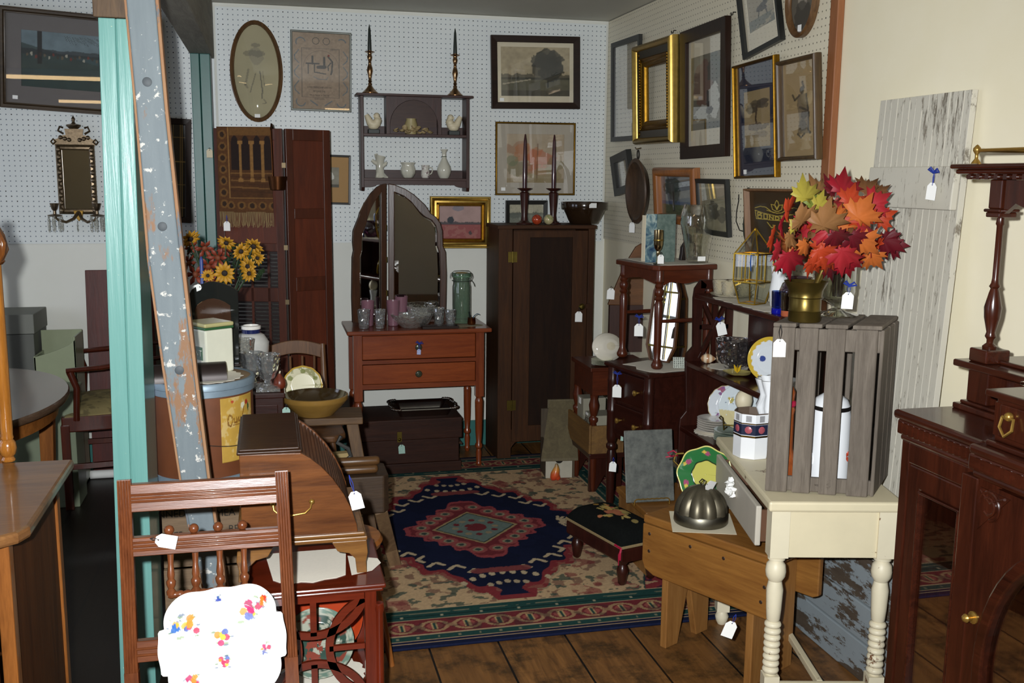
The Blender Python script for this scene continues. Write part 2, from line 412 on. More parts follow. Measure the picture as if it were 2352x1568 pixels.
# the camera's own flash, just above and left of the lens
ld=bpy.data.lights.new('camera_flash','SPOT'); lo=bpy.data.objects.new('camera_flash',ld); COL.objects.link(lo)
ld.energy=520; ld.color=(.95,.98,1.0); ld.shadow_soft_size=.02; ld.spot_size=math.radians(95); ld.spot_blend=.9
lo.location=CAM+rx*(-.09)+up*.06; lo.rotation_euler=co.rotation_euler; lo.rotation_euler=co.matrix_world.to_euler()
w=bpy.data.worlds.new('world'); SC.world=w; w.use_nodes=True; w.node_tree.nodes['Background'].inputs[0].default_value=(.6,.7,.9,1); w.node_tree.nodes['Background'].inputs[1].default_value=.3
SC.view_settings.view_transform='Standard'; SC.view_settings.look='None'; SC.view_settings.gamma=1; SC.view_settings.use_curve_mapping=False; SC.view_settings.exposure=0
SC.cycles.caustics_reflective=False; SC.cycles.caustics_refractive=False; SC.cycles.sample_clamp_indirect=4
SC.cycles.transparent_max_bounces=24; SC.cycles.max_bounces=8
# ================================================================ common materials
DKW=wood('dark_oak','#190e08','#2c1a11',.42,'X',1.2,spec=.25)
DKWZ=wood('dark_oak_z','#190e08','#2c1a11',.42,'Z',1.2,spec=.25)
MAH=wood('mahogany','#38160b','#5e2a14',.32,'X',1.0,coat=.08)
MAHZ=wood('mahogany_z','#38160b','#5e2a14',.32,'Z',1.0,coat=.08)
CHER=wood('cherry','#5f2610','#8a4320',.3,'X',.9,coat=.2)
CHERZ=wood('cherry_z','#5f2610','#8a4320',.3,'Z',.9,coat=.2)
DRED=wood('dark_red_wood','#220d08','#3c1a12',.3,'X',1.1,coat=.12)
DREDZ=wood('dark_red_wood_z','#220d08','#3c1a12',.3,'Z',1.1,coat=.12)
OAK=wood('oak','#6b3d1a','#a4652e',.35,'X',1.0,coat=.1)
OAKZ=wood('oak_z','#6b3d1a','#a4652e',.35,'Z',1.0,coat=.1)
WAL=wood('walnut','#4b2812','#8a5128',.35,'X',.9,coat=.1)
WALZ=wood('walnut_z','#4b2812','#8a5128',.35,'Z',.9,coat=.1)
PINE=wood('pine','#6a421c','#94662f',.42,'X',.7,knots=3.0,coat=.06)
PINEZ=wood('pine_z','#70471f','#986c3a',.45,'Z',.7,knots=3.5)
GREYW=wood('grey_weathered_wood','#5d554c','#8b8175',.75,'Z',1.1,bstr=.2)
OLDW=wood('old_brown_wood','#3a2716','#6d5030',.6,'X',1.0,bstr=.12)
OLDWZ=wood('old_brown_wood_z','#3a2716','#6d5030',.6,'Z',1.0,bstr=.12)
BLACKP=plain('black_paint','#15130f',.35,var=.2)
BRASS=plain('aged_brass','#b08a42',.3,.75,var=.25,scale=30)
BRASSD=metal('dull_brass','#7b6a33',.38,var=.35,scale=14)
GOLD=metal('gilt','#a98c48',.33,var=.3,scale=40)
GOLDD=metal('dark_gilt','#7b5a1c',.38,var=.4,scale=60)
SILV=metal('silver','#c9c6c2',.14,var=.1)
TIN=metal('grey_tin','#7b776a',.42,var=.35,scale=18)
IRON=plain('dark_iron','#1e1a18',.45,.4)
WHITEP=plain('white_paper','#f2f2ee',.7,var=.03)
CREAMP=plain('cream_paper','#d8cdb2',.8,var=.06)
PANE=glass('window_glass',refl=1.0,rough=.01)
CRYS=glass('cut_crystal','#f4f6f6',6.0,.03,.6,50,.05)
CRYSF=glass('cut_crystal_fine','#f2f2ec',7.0,.04,.8,90,.10)
CLEAR=glass('clear_glass','#f6f8f6',3.0,.01)
MIRR=metal('mirror_silver','#d8d8d4',.02,var=.0)
CHINA=plain('white_china','#ece8e0',.18,var=.02,coat=.6)
CHINAW=plain('bright_china','#f4f2f0',.15,var=.01,coat=.6)
BISQ=plain('cream_bisque','#d9cdae',.5,var=.06)
BLUER=plain('blue_ribbon','#20358c',.5,var=.2)
REDR=plain('red_ribbon','#a31538',.5,var=.2)
BLKS=plain('black_string','#1a1512',.7)
INK=plain('black_ink','#2a241c',.8,var=.1)
LACE=plain('lace_doily','#e9e2d2',.85,var=.06,scale=120)
VIEWRZ=math.atan2(-FW.x,FW.y)
def ptag(p,label,s=1.0,rz=VIEWRZ,tilt=0,string=BLUER,loop=.03,mat=WHITEP,lean=0,bow=False):
    # pentagonal price tag hung from point p by a short string
    t=thing('price_tag',label,'price tag',p,0,'price tags',rot=(lean,tilt,rz))
    w,h=.016*s,.046*s
    m=MB().ring([(-w,-h),(w,-h),(w,-.010*s),(.007*s,0),(-.007*s,0),(-w,-.010*s)][::-1],[(-.0018,-.0075),(.0018,-.0075),(.0018,-.0055),(.0006,-.0045),(-.0006,-.0045),(-.0018,-.0055)][::-1],0,.0008)
    m.v=[(x,y,z-loop) for x,y,z in m.v]
    m.build('card',mat,t,0)
    MB().tube([(0,0,0),(.004,-.001,-loop*.5),(.001,.0005,-loop-.007),(-.003,.002,-loop*.5),(0,.001,0)],.0012*max(1,s*.8),6).build('string',string,t)
    if bow:
        MB().tube([(0,0,0),(.012,-.004,.010),(.020,-.004,.002),(0,-.003,-.002),(-.018,-.004,.006),(-.012,-.004,.012),(0,0,0)],.003,6).build('bow',string,t)
    return t
def quad(TL,TR,BR,BL,wall,off):
    k=dict(Y=-off) if wall=='back' else dict(X=2.126-off)
    P=[W(*c,**k) for c in (TL,TR,BR,BL)]
    q=[(p.x,p.z) if wall=='back' else (-p.y,p.z) for p in P]
    q=[Vector(a) for a in q]
    c=sum(q,Vector((0,0)))/4
    w=((q[1]-q[0]).length+(q[2]-q[3]).length)/2; h=((q[3]-q[0]).length+(q[2]-q[1]).length)/2
    d=(q[0]-q[3]).normalized()+(q[1]-q[2]).normalized(); roll=math.atan2(d.x,d.y)
    return c,w,h,roll
def hang(name,label,cat,corners,wall,off,group=None,lean=0,w=None,roll=None,back=0):
    if wall=='back':
        c,w0,h,r=quad(*corners,wall,off); loc=(c.x,-back-.001,c.y)
    else:
        # prints on the side wall hang tipped forward from their hooks
        TL,TR,BR,BL=corners; Xb=2.126-off
        bl,br=W(*BL,X=Xb),W(*BR,X=Xb); tl=W(*TL,X=Xb); h=tl.z-bl.z
        k=(bl.y-CAM.y)/(tl.y-CAM.y); Xt=CAM.x+(Xb-CAM.x)*k; lean=math.atan2(Xb-Xt,h); lean=max(0,min(lean,.105))
        Xt=Xb-math.tan(lean)*h; tl,tr=W(*TL,X=Xt),W(*TR,X=Xt)
        c=(bl+br+tl+tr)/4; w0=((tl.y-tr.y)+(bl.y-br.y))/2; h=((tl.z-bl.z)+(tr.z-br.z))/2/math.cos(lean)
        r=math.atan2(-((tl.y+tr.y)-(bl.y+br.y))/2,h) if roll is None else roll
        loc=(2.125-back-math.sin(lean)*h/2,c.y,c.z)
    if roll is not None: r=roll
    t=thing(name,label,cat,loc,0,group,rot=(lean,r,0 if wall=='back' else -PI/2))
    return t,w0,h
def prof(wd,dp,kind='flat'):
    if kind=='flat': return [(0,0),(0,-dp),(wd,-dp*.85),(wd,-.004),(wd-.004,0)]
    if kind=='round':
        return [(0,0),(0,-dp*.5)]+[(wd*(.5-.5*math.cos(PI*k/6)),-dp*(.55+.45*math.sin(PI*k/6))) for k in range(7)]+[(wd,-.004),(wd-.003,0)]
    if kind=='scoop':
        return [(0,0),(0,-dp*.8),(wd*.12,-dp),(wd*.25,-dp*.92),(wd*.32,-dp*.6),(wd*.55,-dp*.42),(wd*.7,-dp*.55),(wd*.8,-dp*.62),(wd*.92,-dp*.5),(wd,-dp*.3),(wd,-.004),(wd-.003,0)]
    if kind=='ogee':
        return [(0,0),(0,-dp),(wd*.18,-dp),(wd*.22,-dp*.8),(wd*.6,-dp*.75),(wd*.75,-dp*.5),(wd*.8,-dp*.6),(wd,-dp*.5),(wd,-.004),(wd-.003,0)]
def filler(root,w,h,fw,dp,mat=None,art=None,matw=0,pane=True,matcol=None,stick=None,matart=None):
    iw,ih=w-2*fw,h-2*fw
    if mat is not None:
        mw=matw if isinstance(matw,tuple) else (matw,matw,matw)  # side, top, bottom
        aw,ah=iw-2*mw[0],ih-mw[1]-mw[2]; cz=(mw[2]-mw[1])/2
        MB().ring([(-iw/2-.002,-ih/2-.002),(iw/2+.002,-ih/2-.002),(iw/2+.002,ih/2+.002),(-iw/2-.002,ih/2+.002)],[(-aw/2,cz-ah/2),(aw/2,cz-ah/2),(aw/2,cz+ah/2),(-aw/2,cz+ah/2)],-.006,-.004).build('mat_board',mat,root,0)
    else: aw,ah,cz=iw,ih,0
    if art is not None: artplane('print',art,aw+.004,ah+.004,root,-.003,cz=cz,back=.0015)
    if pane: MB().box(-iw/2-.001,iw/2+.001,-.0095,-.008,-ih/2-.001,ih/2+.001).build('glass_pane',PANE,root,0)
    if stick:
        MB().box(stick[0]-.012,stick[0]+.012,-.0115,-.0103,stick[1]-.009,stick[1]+.009).build('price_sticker',WHITEP,root,0)
# ---------- drawings
def landscape(asp,sky,ground,tree,seed=0,big=(.65,.55,.3),hz=.42,nx=90,ny=70,dirt=.3):
    A=Art(nx,ny,asp); n=A.noise(5,seed)
    A.fill(sky); A.mul(.9+.2*n); A.fill(ground,(A.v<hz+.06*(A.noise(4,seed+1)-.5)).astype(float)); 
    d=(A.v<hz+.14*A.noise(9,seed+2))&(A.v>hz-.04); A.fill(tree,d.astype(float),.75)
    if big:
        x,y,r=big[0]*asp,big[1],big[2]
        for k in range(7):
            a=k*2.4; A.disc(x+r*.5*math.cos(a),y+r*.45*math.sin(a),r*.55,tree,rough=.55,seed=seed+k,a=.85)
        A.rect(x-.02,x+.02,hz-.2,y,tree)
    A.mul(.75+.5*A.noise(14,seed+9)*1.0); return A
# ================================================================ pictures on the back wall
# sampler
t,w,h=hang('framed_sampler','grey framed tan needlework sampler with stitched figures and verse above the tall screen','picture',((667,70),(807,72),(808,256),(668,255)),'back',.018)
MB().frame(w,h,prof(.011,.016,'round')).build('frame',plain('pewter_frame','#7f827b',.4,.3),t)
A=Art(150,200,.76); A.fill('#9a8670'); A.mul(.8+.4*A.noise(40,3,2)); A.mul(.9+.2*A.noise(3,4)); B_='#5a6a72'; D_='#4a4844'
def arcs(A,cx,cy,r,a0,a1,w,c):
    A.line([(cx+r*math.cos(a),cy+r*math.sin(a)) for a in np.linspace(a0,a1,10)],w,c,.8)
for sx in (0,1):
    X=lambda x:(x if sx==0 else .76-x)
    for y0 in (.2,.4,.6):
        A.line([(X(.085),y0+.17),(X(.03),y0+.1),(X(.035),y0+.05),(X(.09),y0)],.007,B_,.8)
    arcs(A,X(.11),.87,.06,.3,3.6 if sx==0 else 2.2,.007,B_); arcs(A,X(.11),.1,.06,2.6 if sx==0 else 3.4,6.0,.007,B_)
    A.line([(X(.24),.115),(X(.33),.055)],.008,B_,.8)
arcs(A,.31,.895,.045,0,6.3,.005,D_); arcs(A,.45,.895,.045,0,6.3,.005,D_)
A.line([(.125,.16),(.125,.8),(.62,.8),(.62,.16),(.125,.16)],.004,D_,.7)
for k in range(9):
    for x in (.15+.012*k,.6-.012*k): A.line([(x,.8),(x,.78-.0*k)],.003,D_,.6)
A.line([(.145+.235-.235*math.cos(a),.55+.22*math.sin(a)) for a in np.linspace(0,PI,20)],.003,D_,.5)
A.line([(.19,.6),(.35,.6)],.012,D_);A.line([(.21,.6),(.21,.47)],.008,D_);A.line([(.265,.6),(.265,.69)],.014,D_)
A.line([(.29,.6),(.29,.49),(.44,.47)],.008,D_);A.line([(.34,.555),(.43,.56)],.022,D_);A.line([(.42,.56),(.42,.68)],.014,D_);A.disc(.42,.68,.015,D_)
A.line([(.47,.7),(.53,.63),(.52,.5),(.51,.47)],.011,D_);A.line([(.51,.62),(.47,.57),(.475,.52)],.008,D_);A.disc(.48,.71,.014,'#7a2a1c');A.line([(.28,.43),(.34,.4),(.45,.4),(.47,.43)],.005,B_,.7)
filler(t,w,h,.011,.016,None,A,0,True)
for k,(s,z) in enumerate((('LONG FRIENDSHIP LIVE ON',-.2),('BEYOND THE',-.25),('FIELD MANY A DAY IN',-.3),('OUR OWN',-.345))):
    text(s,.0125,plain('sampler_thread','#56504a',.9),t,(-.01,-.0052,(z)*h),(PI/2,0,0),.0002,name='verse',sx=.82)
# oval portrait
c=W(589,164,Y=-.02); t=thing('oval_portrait','tall oval brown framed portrait drawing with a price sticker, highest at left of the pegboard','picture',(c.x,-.001,c.z),0,None,rot=(0,math.radians(-.5),0))
w=(W(650,164,Y=-.02)-W(528,164,Y=-.02)).length; h=(W(589,47,Y=-.02)-W(589,281,Y=-.02)).length
MB().oframe(w,h,[(0,0),(0,-.016),(.006,-.02),(.012,-.015),(.017,-.02),(.022,-.012),(.022,-.003),(.02,0)]).build('frame',wood('oval_frame_wood','#3a2312','#7a5a38',.35,'Z',1.5),t)
MB().oframe(w-.004,h-.004,[(0,0),(0,-.012),(.003,-.018),(.003,0)]).build('rim',BLACKP,t)
A=Art(70,130,.52);A.fill('#a39a78');A.mul(.88+.24*A.noise(4,2));G='#4c4a40'
A.disc(.26,.78,.05,G,.02,.5,.5);A.disc(.26,.66,.075,'#77715e',.09,.3,.5);A.disc(.25,.69,.1,G,.035,.6,.45);A.line([(.17,.52),(.13,.36),(.15,.33)],.012,G,.45);A.line([(.3,.5),(.32,.3),(.31,.22)],.008,G,.7);A.line([(.25,.48),(.18,.28)],.006,G,.6);A.line([(.33,.5),(.345,.35)],.005,G,.5)
A.line([(.33,.21),(.36,.17),(.32,.16)],.005,G,.6)
msk=((A.u/A.asp-.5)**2+(A.v-.5)**2<.2495)
artplane('portrait',A,w-.036,h-.036,t,-.006,mask=msk)
MB().lathe([(1e-5,-.0165),(.1*3,-.0155),(.2*3,-.012),(.25*3,-.0075)],40,(0,0,0),'Y',False,).build('convex_glass',PANE,t).scale=((w-.04)/1.5,1,(h-.04)/1.5)
MB().box(-.018,.010,-.0175,-.0165,-h*.455,-h*.455+.018).build('price_sticker',WHITEP,t,0)
# dark framed tree landscape
t,w,h=hang('framed_print','wide dark framed landscape print of a big dark tree, topmost beside the wall corner','picture',((1128,81),(1332,83),(1333,250),(1129,250)),'back',.02)
MB().frame(w,h,prof(.036,.022,'flat')).build('frame',DKW,t,0,.002)
A=landscape(1.42,'#a89a7c','#5d5a48','#2e2f28',5,(.68,.62,.33),.38); A.line([(.05,.25),(.6,.34)],.012,'#b5aa90',.7);A.rect(0,1.42,0,.13,'#3a3830',.6)
filler(t,w,h,.036,.022,CREAMP,A,(.022,.024,.035),True,stick=(-w/2+.06,-h/2+.05))
# gold framed autumn watercolour
t,w,h=hang('framed_watercolour','gold framed autumn watercolour with pale mat, behind the two red candles','picture',((1139,280),(1323,281),(1321,449),(1138,448)),'back',.016)
MB().frame(w,h,prof(.011,.016,'round')).build('frame',GOLDD,t)
A=Art(80,70,1.15);A.fill('#b09f86');A.mul(.85+.3*A.noise(6,8))
for k,(x,y,r,cc) in enumerate(((.25,.7,.2,'#9a6a4a'),(.4,.6,.25,'#b06a3a'),(.65,.5,.3,'#b7542a'),(.6,.3,.2,'#a8603a'),(.2,.3,.22,'#6d6a46'),(.95,.35,.2,'#7a7450'),(.1,.45,.13,'#6d7a5a'),(.75,.12,.3,'#8a7a4a'))): A.disc(x,y,r,cc,r*.7,.6,.55,k)
A.line([(.6,.05),(.62,.8)],.012,'#6a4a34',.6);A.rect(0,1.15,0,.1,'#8c7a52',.6)
filler(t,w,h,.011,.016,plain('pale_mat','#b3aa9a',.8,var=.04),A,(.055,.055,.06),True,stick=(-w/2+.045,-h/2+.035))
# gold framed field
t,w,h=hang('framed_painting','heavy gold framed painting of a red field, right of the dresser mirror','picture',((988,450),(1129,452),(1127,571),(989,570)),'back',.03)
MB().frame(w,h,[(0,0),(0,-.02),(.004,-.026),(.010,-.026),(.013,-.018),(.018,-.016),(.024,-.03),(.034,-.032),(.040,-.022),(.044,-.014),(.05,-.018),(.055,-.012),(.055,0)]).build('frame',GOLD,t)
A=Art(70,60,1.28);A.fill('#a98c86');A.mul(.85+.3*A.noise(6,1));A.fill('#8f4a48',(A.v<.45).astype(float));A.fill('#a06a60',((A.v<.4)&(A.noise(9,2)>.5)).astype(float),.6)
A.fill('#2f3238',((A.v>.44)&(A.v<.46+.1*A.noise(16,4))).astype(float),.85);A.disc(.35,.58,.1,'#30343c',.11,.5);A.disc(.6,.93,.16,'#5f6f80',.1,.5,.6);A.disc(.95,.18,.05,'#4a3a3a',.06,.4)
filler(t,w,h,.055,.03,None,A,0,False)
# black framed sketch behind candlesticks
t,w,h=hang('framed_photograph','small black framed grey landscape standing low behind the red candlesticks','picture',((1162,460),(1258,460),(1258,522),(1161,522)),'back',.016)
MB().frame(w,h,prof(.024,.016)).build('frame',BLACKP,t,0,.002)
A=landscape(1.9,'#b0aa92','#777a6c','#4a4d44',3,None,.5,60,30);A.disc(.4,.42,.5,'#5c6258',.16,.3,.8)
filler(t,w,h,.024,.016,None,A,0,True)
# black framed photo by the screen
t,w,h=hang('framed_photograph','narrow black framed grey photograph with tan mat, half hidden by the folding screen','picture',((690,355),(806,354),(805,469),(690,469)),'back',.016)
MB().frame(w,h,prof(.012,.015)).build('frame',BLACKP,t,0,.002)
A=Art(50,60,.8);A.fill('#8c8878');A.mul(.7+.6*A.noise(7,5));A.disc(.5,.55,.14,'#d8d6cc',.2,.5);A.disc(.36,.6,.1,'#2b2b28',.2,.5);A.rect(0,.8,0,.16,'#3a3a34',.8)
filler(t,w,h,.012,.015,plain('tan_mat','#b58e5c',.8,var=.06),A,(.05,.055,.08),True)
# hunt print at far left
t,w,h=hang('framed_hunting_print','very large brown framed hunting print with grey mat, topmost on the left wall section','picture',((-4,25),(362,34),(360,262),(-2,257)),'back',.03)
MB().frame(w,h,prof(.028,.03,'ogee')).build('frame',wood('hunt_frame','#2b2016','#51402c',.4,'X',1.2),t)
A=Art(150,90,1.9);A.fill('#6b7d84');A.mul(.9+.2*A.noise(5,1));A.fill('#33484a',(A.v<.62).astype(float));A.fill('#2a3b36',(A.v<.5-.25*(A.u-1.1)).astype(float),.8);A.mul(.75+.5*A.noise(10,2))
A.fill('#23282a',((A.v>.58)&(A.v<.66+.04*A.noise(12,3))).astype(float),.8);A.rect(.26,.34,.42,1.02,'#1c1d1d');A.rect(1.25,1.29,.45,1.02,'#1c1d1d',.8)
for k in range(24):
    x=.1+.07*k; A.disc(x,.57+.03*math.sin(k*2.3),.018,['#6a5a44','#b9b3a0','#7a2e22','#3a2c1e'][k%4],.03,.4,.8,k)
for k in range(16): A.line([(.7+.04*k,.95-.01*(k%3)),(.74+.05*k,.85-.02*(k%4))],.004,'#252828',.7)
filler(t,w,h,.028,.03,plain('grey_mat','#6f6a68',.8,var=.05),A,(.07,.075,.085),True,stick=(-w/2+.07,-h/2+.055))
# ---------- girandole mirror
c=W(175,400,Y=-.02)
g=thing('girandole_mirror','ornate brass wall mirror with two candle arms and hanging crystal drops','mirror',(c.x,-.001,c.z))
sc=1/ (FPX/5.1)
w,h=78*sc,152*sc
cz=-(412-400)*sc
ORN=metal('antique_bronze','#8d7c66',.38,var=.5,scale=90)
MB().frame(w+.012,h+.014,[(0,0),(0,-.016),(.006,-.02),(.012,-.014),(.022,-.016),(.028,-.010),(.028,0)],0,cz).build('frame',ORN,g)
m=MB()
m.prism([(-.028+.012-.02,-h/2),(.036-.0,-h/2),(.036,h/2-.005),(-.036,h/2-.005)],-.004,-.003); MB_=m
m=MB().box(-w/2+.02,w/2-.02,-.006,-.004,cz-h/2+.02,cz+h/2-.02); m.build('mirror_glass',MIRR,g,0)
b=MB()
top=cz+h/2; b2=[MB(),MB()]; b3=[MB(),MB()]
b.prism([(-.095,top+.0),(-.1,top+.03),(-.08,top+.035),(-.07,top+.05),(-.04,top+.055),(-.045,top+.085),(.045,top+.085),(.04,top+.055),(.07,top+.05),(.08,top+.035),(.1,top+.03),(.095,top+.0)],-.012,0)
for s in(-1,1):
    q2=b2[(s+1)//2]; q3=b3[(s+1)//2]
    q2.tube([(s*.1,-.01,top+.005),(s*.112,-.01,top+.02),(s*.1,-.01,top+.034),(s*.088,-.01,top+.02),(s*.1,-.01,top+.01)],.005,6)
    q2.tube([(s*.05,-.012,top+.06),(s*.075,-.012,top+.075),(s*.066,-.012,top+.095),(s*.05,-.012,top+.09)],.006,6)
    for k in range(3): q2.sph((s*(.025+.02*k),-.014,top+.03+.006*k),.011,8)
b4=MB().lathe([(.02,0),(.034,.012),(.036,.02),(.012,.026),(.006,.035),(.01,.05),(.003,.062),(1e-4,.07)],14,(0,-.012,top+.085))
for s in (-1,1):
    for k in range(9): q3.sph((s*(w/2-.008),-.016,cz-h/2+.012+k*(h-.03)/8),.0115,8,1.25)
b.build('crest',ORN,g); b4.build('urn_finial',ORN,g)
for q in b2: q.build('side_scroll',ORN,g)
for q in b3: q.build('side_beading',ORN,g)
for s in (-1,1):
    a=MB(); bz=cz-h/2
    a.tube([(0,-.012,bz+.005),(s*.02,-.05,bz-.03),(s*.05,-.08,bz-.045),(s*.085,-.09,bz-.035),(s*.1,-.09,bz-.018)],[.009,.008,.007,.006,.006],8)
    a.lathe([(.004,-.02),(.034,-.012),(.036,-.009),(.008,-.003),(.007,.012),(.014,.02),(.019,.04),(.022,.05),(.015,.046),(.01,.03)],16,(s*.1,-.09,bz))
    arm=a.build('candle_arm',ORN,g)
    for k in range(7):
        an=2*PI*k/7+.3
        MB().lathe([(1e-4,0),(.0045,-.006),(.002,-.012),(.006,-.02),(.0055,-.07),(1e-4,-.085)],6,(s*.1+.033*math.cos(an),-.09+.033*math.sin(an),bz-.012)).build('crystal_drop',CRYSF,arm,0)
MB().prism([(-.025,cz-h/2+.012),(.025,cz-h/2+.012),(.018,cz-h/2-.02),(0,cz-h/2-.045),(-.018,cz-h/2-.02)],-.02,-.004).build('bracket',BRASS,g,0,.003)
MB().lathe([(1e-4,0),(.0045,-.006),(.002,-.012),(.006,-.02),(.005,-.045),(1e-4,-.055)],6,(-.008,-.012,cz-h/2-.045)).build('crystal_drop',CRYSF,g,0)
# ---------- black leaded panel behind the second post
t,w,h=hang('lacquer_hanging','black gridded panel with gold lines hung between the two green posts','wall panel',((390,273),(444,273),(441,512),(393,512)),'back',.02)
c=W(400,392,Y=-.02); t.location=(c.x,-.001,c.z); w=.17
MB().frame(w,h,prof(.03,.02)).build('frame',DKWZ,t,0,.002)
A=Art(60,160,.35);A.fill('#16120f')
for x in (.05,.16,.27,.3): A.line([(x,0),(x,1)],.004,'#b08a4a',.6)
for y in (.1,.35,.6,.86): A.line([(0,y),(.35,y)],.004,'#b08a4a',.6)
artplane('grid_panel',A,w-.06,h-.06,t,-.006,paintmat('lacquer',.3,.3))
# ---------- hanging shelf
DSH=wood('shelf_wood','#2a1512','#45261f',.45,'X',1.2); DSHZ=wood('shelf_wood_z','#2a1512','#45261f',.45,'Z',1.2)
a=W(822,215,Y=-.13);b=W(1080,218,Y=-.13);zt=(a.z+b.z)/2
zb=(W(822,438,Y=-.13).z+W(1068,440,Y=-.13).z)/2; z1=(W(830,312,Y=-.13).z+W(1068,316,Y=-.13).z)/2; z2=(W(830,413,Y=-.13).z+W(1068,417,Y=-.13).z)/2
x0,x1=a.x+.012,b.x-.004; D=.13
s=thing('hanging_shelf','dark brown three tier wall shelf with arched centre, hung above the mirror','shelf',((x0+x1)/2,0,zt),0)
X=(x1-x0)/2; L0=zt
def Z(z): return z-L0
MB().box(-X-.02,X+.02,-D-.012,0,-.013,0).build('top_board',DSH,s,0,.003)
MB().box(-X+.014,X-.014,-D+.004,0,Z(z1),Z(z1)+.014).build('shelf_board',DSH,s,0,.002)
MB().box(-X+.014,X-.014,-D+.004,0,Z(z2),Z(z2)+.014).build('shelf_board',DSH,s,0,.002)
for sx in(-1,1):
    m=MB(); zb_=Z(zb); m.prism([(-D,-.013),(0,-.013),(0,zb_),(-D+.01,zb_),(-D,zb_+.02)],sx*X-.008*(1+sx),sx*X+.008*(1-sx),'YZ'); m.build('side_board',DSHZ,s,0,.002)
for z in (z1,z2): MB().box(-X+.016,X-.016,-.012,-.004,Z(z)+.014,Z(z)+.058).build('back_rail',DSH,s,0)
n=14; xs=X-.05
pts=[(-X+.016,Z(z2)),(X-.016,Z(z2)),(X-.016,Z(zb)+.02)]+[(X-.03-.05*math.sin(PI/2*k/8),Z(zb)+.02+ (Z(z2)-.022-Z(zb)-.02)*(1-math.cos(PI/2*k/8))) for k in range(1,9)]
pts+= [(-p[0],p[1]) for p in pts[:1:-1]]
MB().prism(pts,-D+.008,-D+.018).build('apron',DSH,s,0)
# arched compartment
cl,cr=W(888,300,Y=-.12).x-(x0+x1)/2,W(1014,300,Y=-.12).x-(x0+x1)/2; cm=(cl+cr)/2;rw=(cr-cl)/2
m=MB();zt_=-.013;zz=Z(z1)+.014;ih=zt_-zz
arc=[(cm+(rw-.018)*math.cos(PI*k/16),zz+.045+(ih-.06)*math.sin(PI*k/16)) for k in range(17)]
o=[(cr,zz)]+[(cr,zt_)]+[(cl,zt_)]+[(cl,zz)]
poly=[(cr,zz),(cr,zt_),(cl,zt_),(cl,zz),(cl+.018,zz)]+arc[::-1]+[(cr-.018,zz)]
m.prism(poly,-D+.012,-D+.02); m.box(cl,cl+.008,-D+.02,-.002,zz,zt_);m.box(cr-.008,cr,-D+.02,-.002,zz,zt_); m.build('arched_front',DSHZ,s,0)
MB().box(cl,cr,-.008,-.002,zz,zt_).build('back_panel',wood('shelf_back','#35201a','#4f3428',.5,'X',1.3),s,0)
SHX=(x0+x1)/2; ZT,Z1,Z2=zt,z1+.014,z2+.014
# candlesticks on the shelf
CST=[(.034,0),(.034,.006),(.028,.012),(.014,.03),(.0075,.042),(.009,.05),(.0055,.056),(.0085,.064),(.0055,.07),(.008,.09),(.0125,.115),(.011,.13),(.006,.15),(.0075,.155),(.0055,.16),(.0085,.17),(.011,.185),(.008,.195),(.009,.203),(.02,.208),(.021,.211),(.0095,.213),(.0095,.216)]
def candlestick(u,lab):
    c=W(u,213,Y=-.08); t=thing('candlestick',lab,'candlestick',(c.x,-.082,ZT),0,'brass candlesticks on the wall shelf')
    MB().lathe([(r*1.25,z*1.03) for r,z in CST],8 if 0 else 20).build('stick',metal('copper_brass','#8a6a4a',.22),t)
    m=MB(); m.lathe([(.043,0),(.043,.005),(.03,.014),(.018,.03),(.012,.042)],4); 
    f=m.build('foot',metal('copper_brass','#8a6a4a',.22),t,20,.002); f.rotation_euler[2]=PI/4
    MB().lathe([(.0085,.2),(.0105,.225),(.0095,.26),(.006,.33),(.001,.356)],14).build('candle',plain('dark_green_wax','#16201a',.4),t)
    return t
candlestick(850,'brass candlestick with dark green candle at the shelf end nearest the sampler')
candlestick(1045,'brass candlestick with dark green candle at the shelf end nearest the tree print')
# bisque birds
def bird(u,v,flip,lab):
    c=W(u,v,Y=-.07); t=thing('bird_figurine',lab,'figurine',(c.x,-.07,Z1),0,'cream bird figurines')
    MB().bc((0,0,.012),(.06,.05,.024)).build('plinth',plain('dark_green_base','#232a26',.5),t,0,.003)
    m=MB(); f=-1 if flip else 1
    # body chain: tail up, body, breast, head
    m.tube([(-f*.038,0,.1),(-f*.03,0,.085),(-f*.018,0,.058),(0,0,.047),(.018*f,0,.056),(.026*f,0,.072),(.022*f,0,.086)],[.012,.016,.021,.024,.024,.02,.016],12)
    m.sph((.018*f,0,.094),.018,12); m.sph((.02*f,-.004,.066),.022,12)
    m.lathe([(.006,0),(.001,.014)],8,(.018*f-f*.014,-.008,.093),'Y')
    m.sph((0,0,.04),.028,12,.7,1.1,.9)
    m.build('bird',BISQ,t,60); return t
bird(858,298,False,'cream bird figurine, tail raised to the left, on the upper shelf beside the arch')
bird(1042,298,True,'cream bird figurine, tail raised to the right, on the upper shelf beside the arch')
# planter among roses in the arch
c=W(938,308,Y=-.075); t=thing('flower_bowl','tan ceramic bowl edged with modelled roses inside the arch of the shelf','bowl',(c.x+.01,-.075,Z1))
SOAP=plain('tan_soapstone','#a89a6c',.45,var=.15)
MB().lathe([(.028,0),(.034,.03),(.036,.05),(.026,.078),(.028,.084),(.024,.082),(.02,.06),(1e-4,.05)],20,(.005,0,0)).build('bowl',SOAP,t)
random.seed(3);m=MB()
for k in range(34):
    x=random.uniform(-.095,.105); y=random.uniform(-.05,-.012); z=random.uniform(.006,.036)*(1.2-abs(x)*6) if abs(x)<.1 else .008
    m.at((x,y,max(.006,z)),random.random()*6,random.uniform(-.8,.8)); m.lathe([(1e-4,-.004),(.013,.0),(.015,.006),(.008,.003),(1e-4,.008)],6)
m.build('rose_cluster',plain('tan_roses','#a8936a',.5,var=.2),t,60)
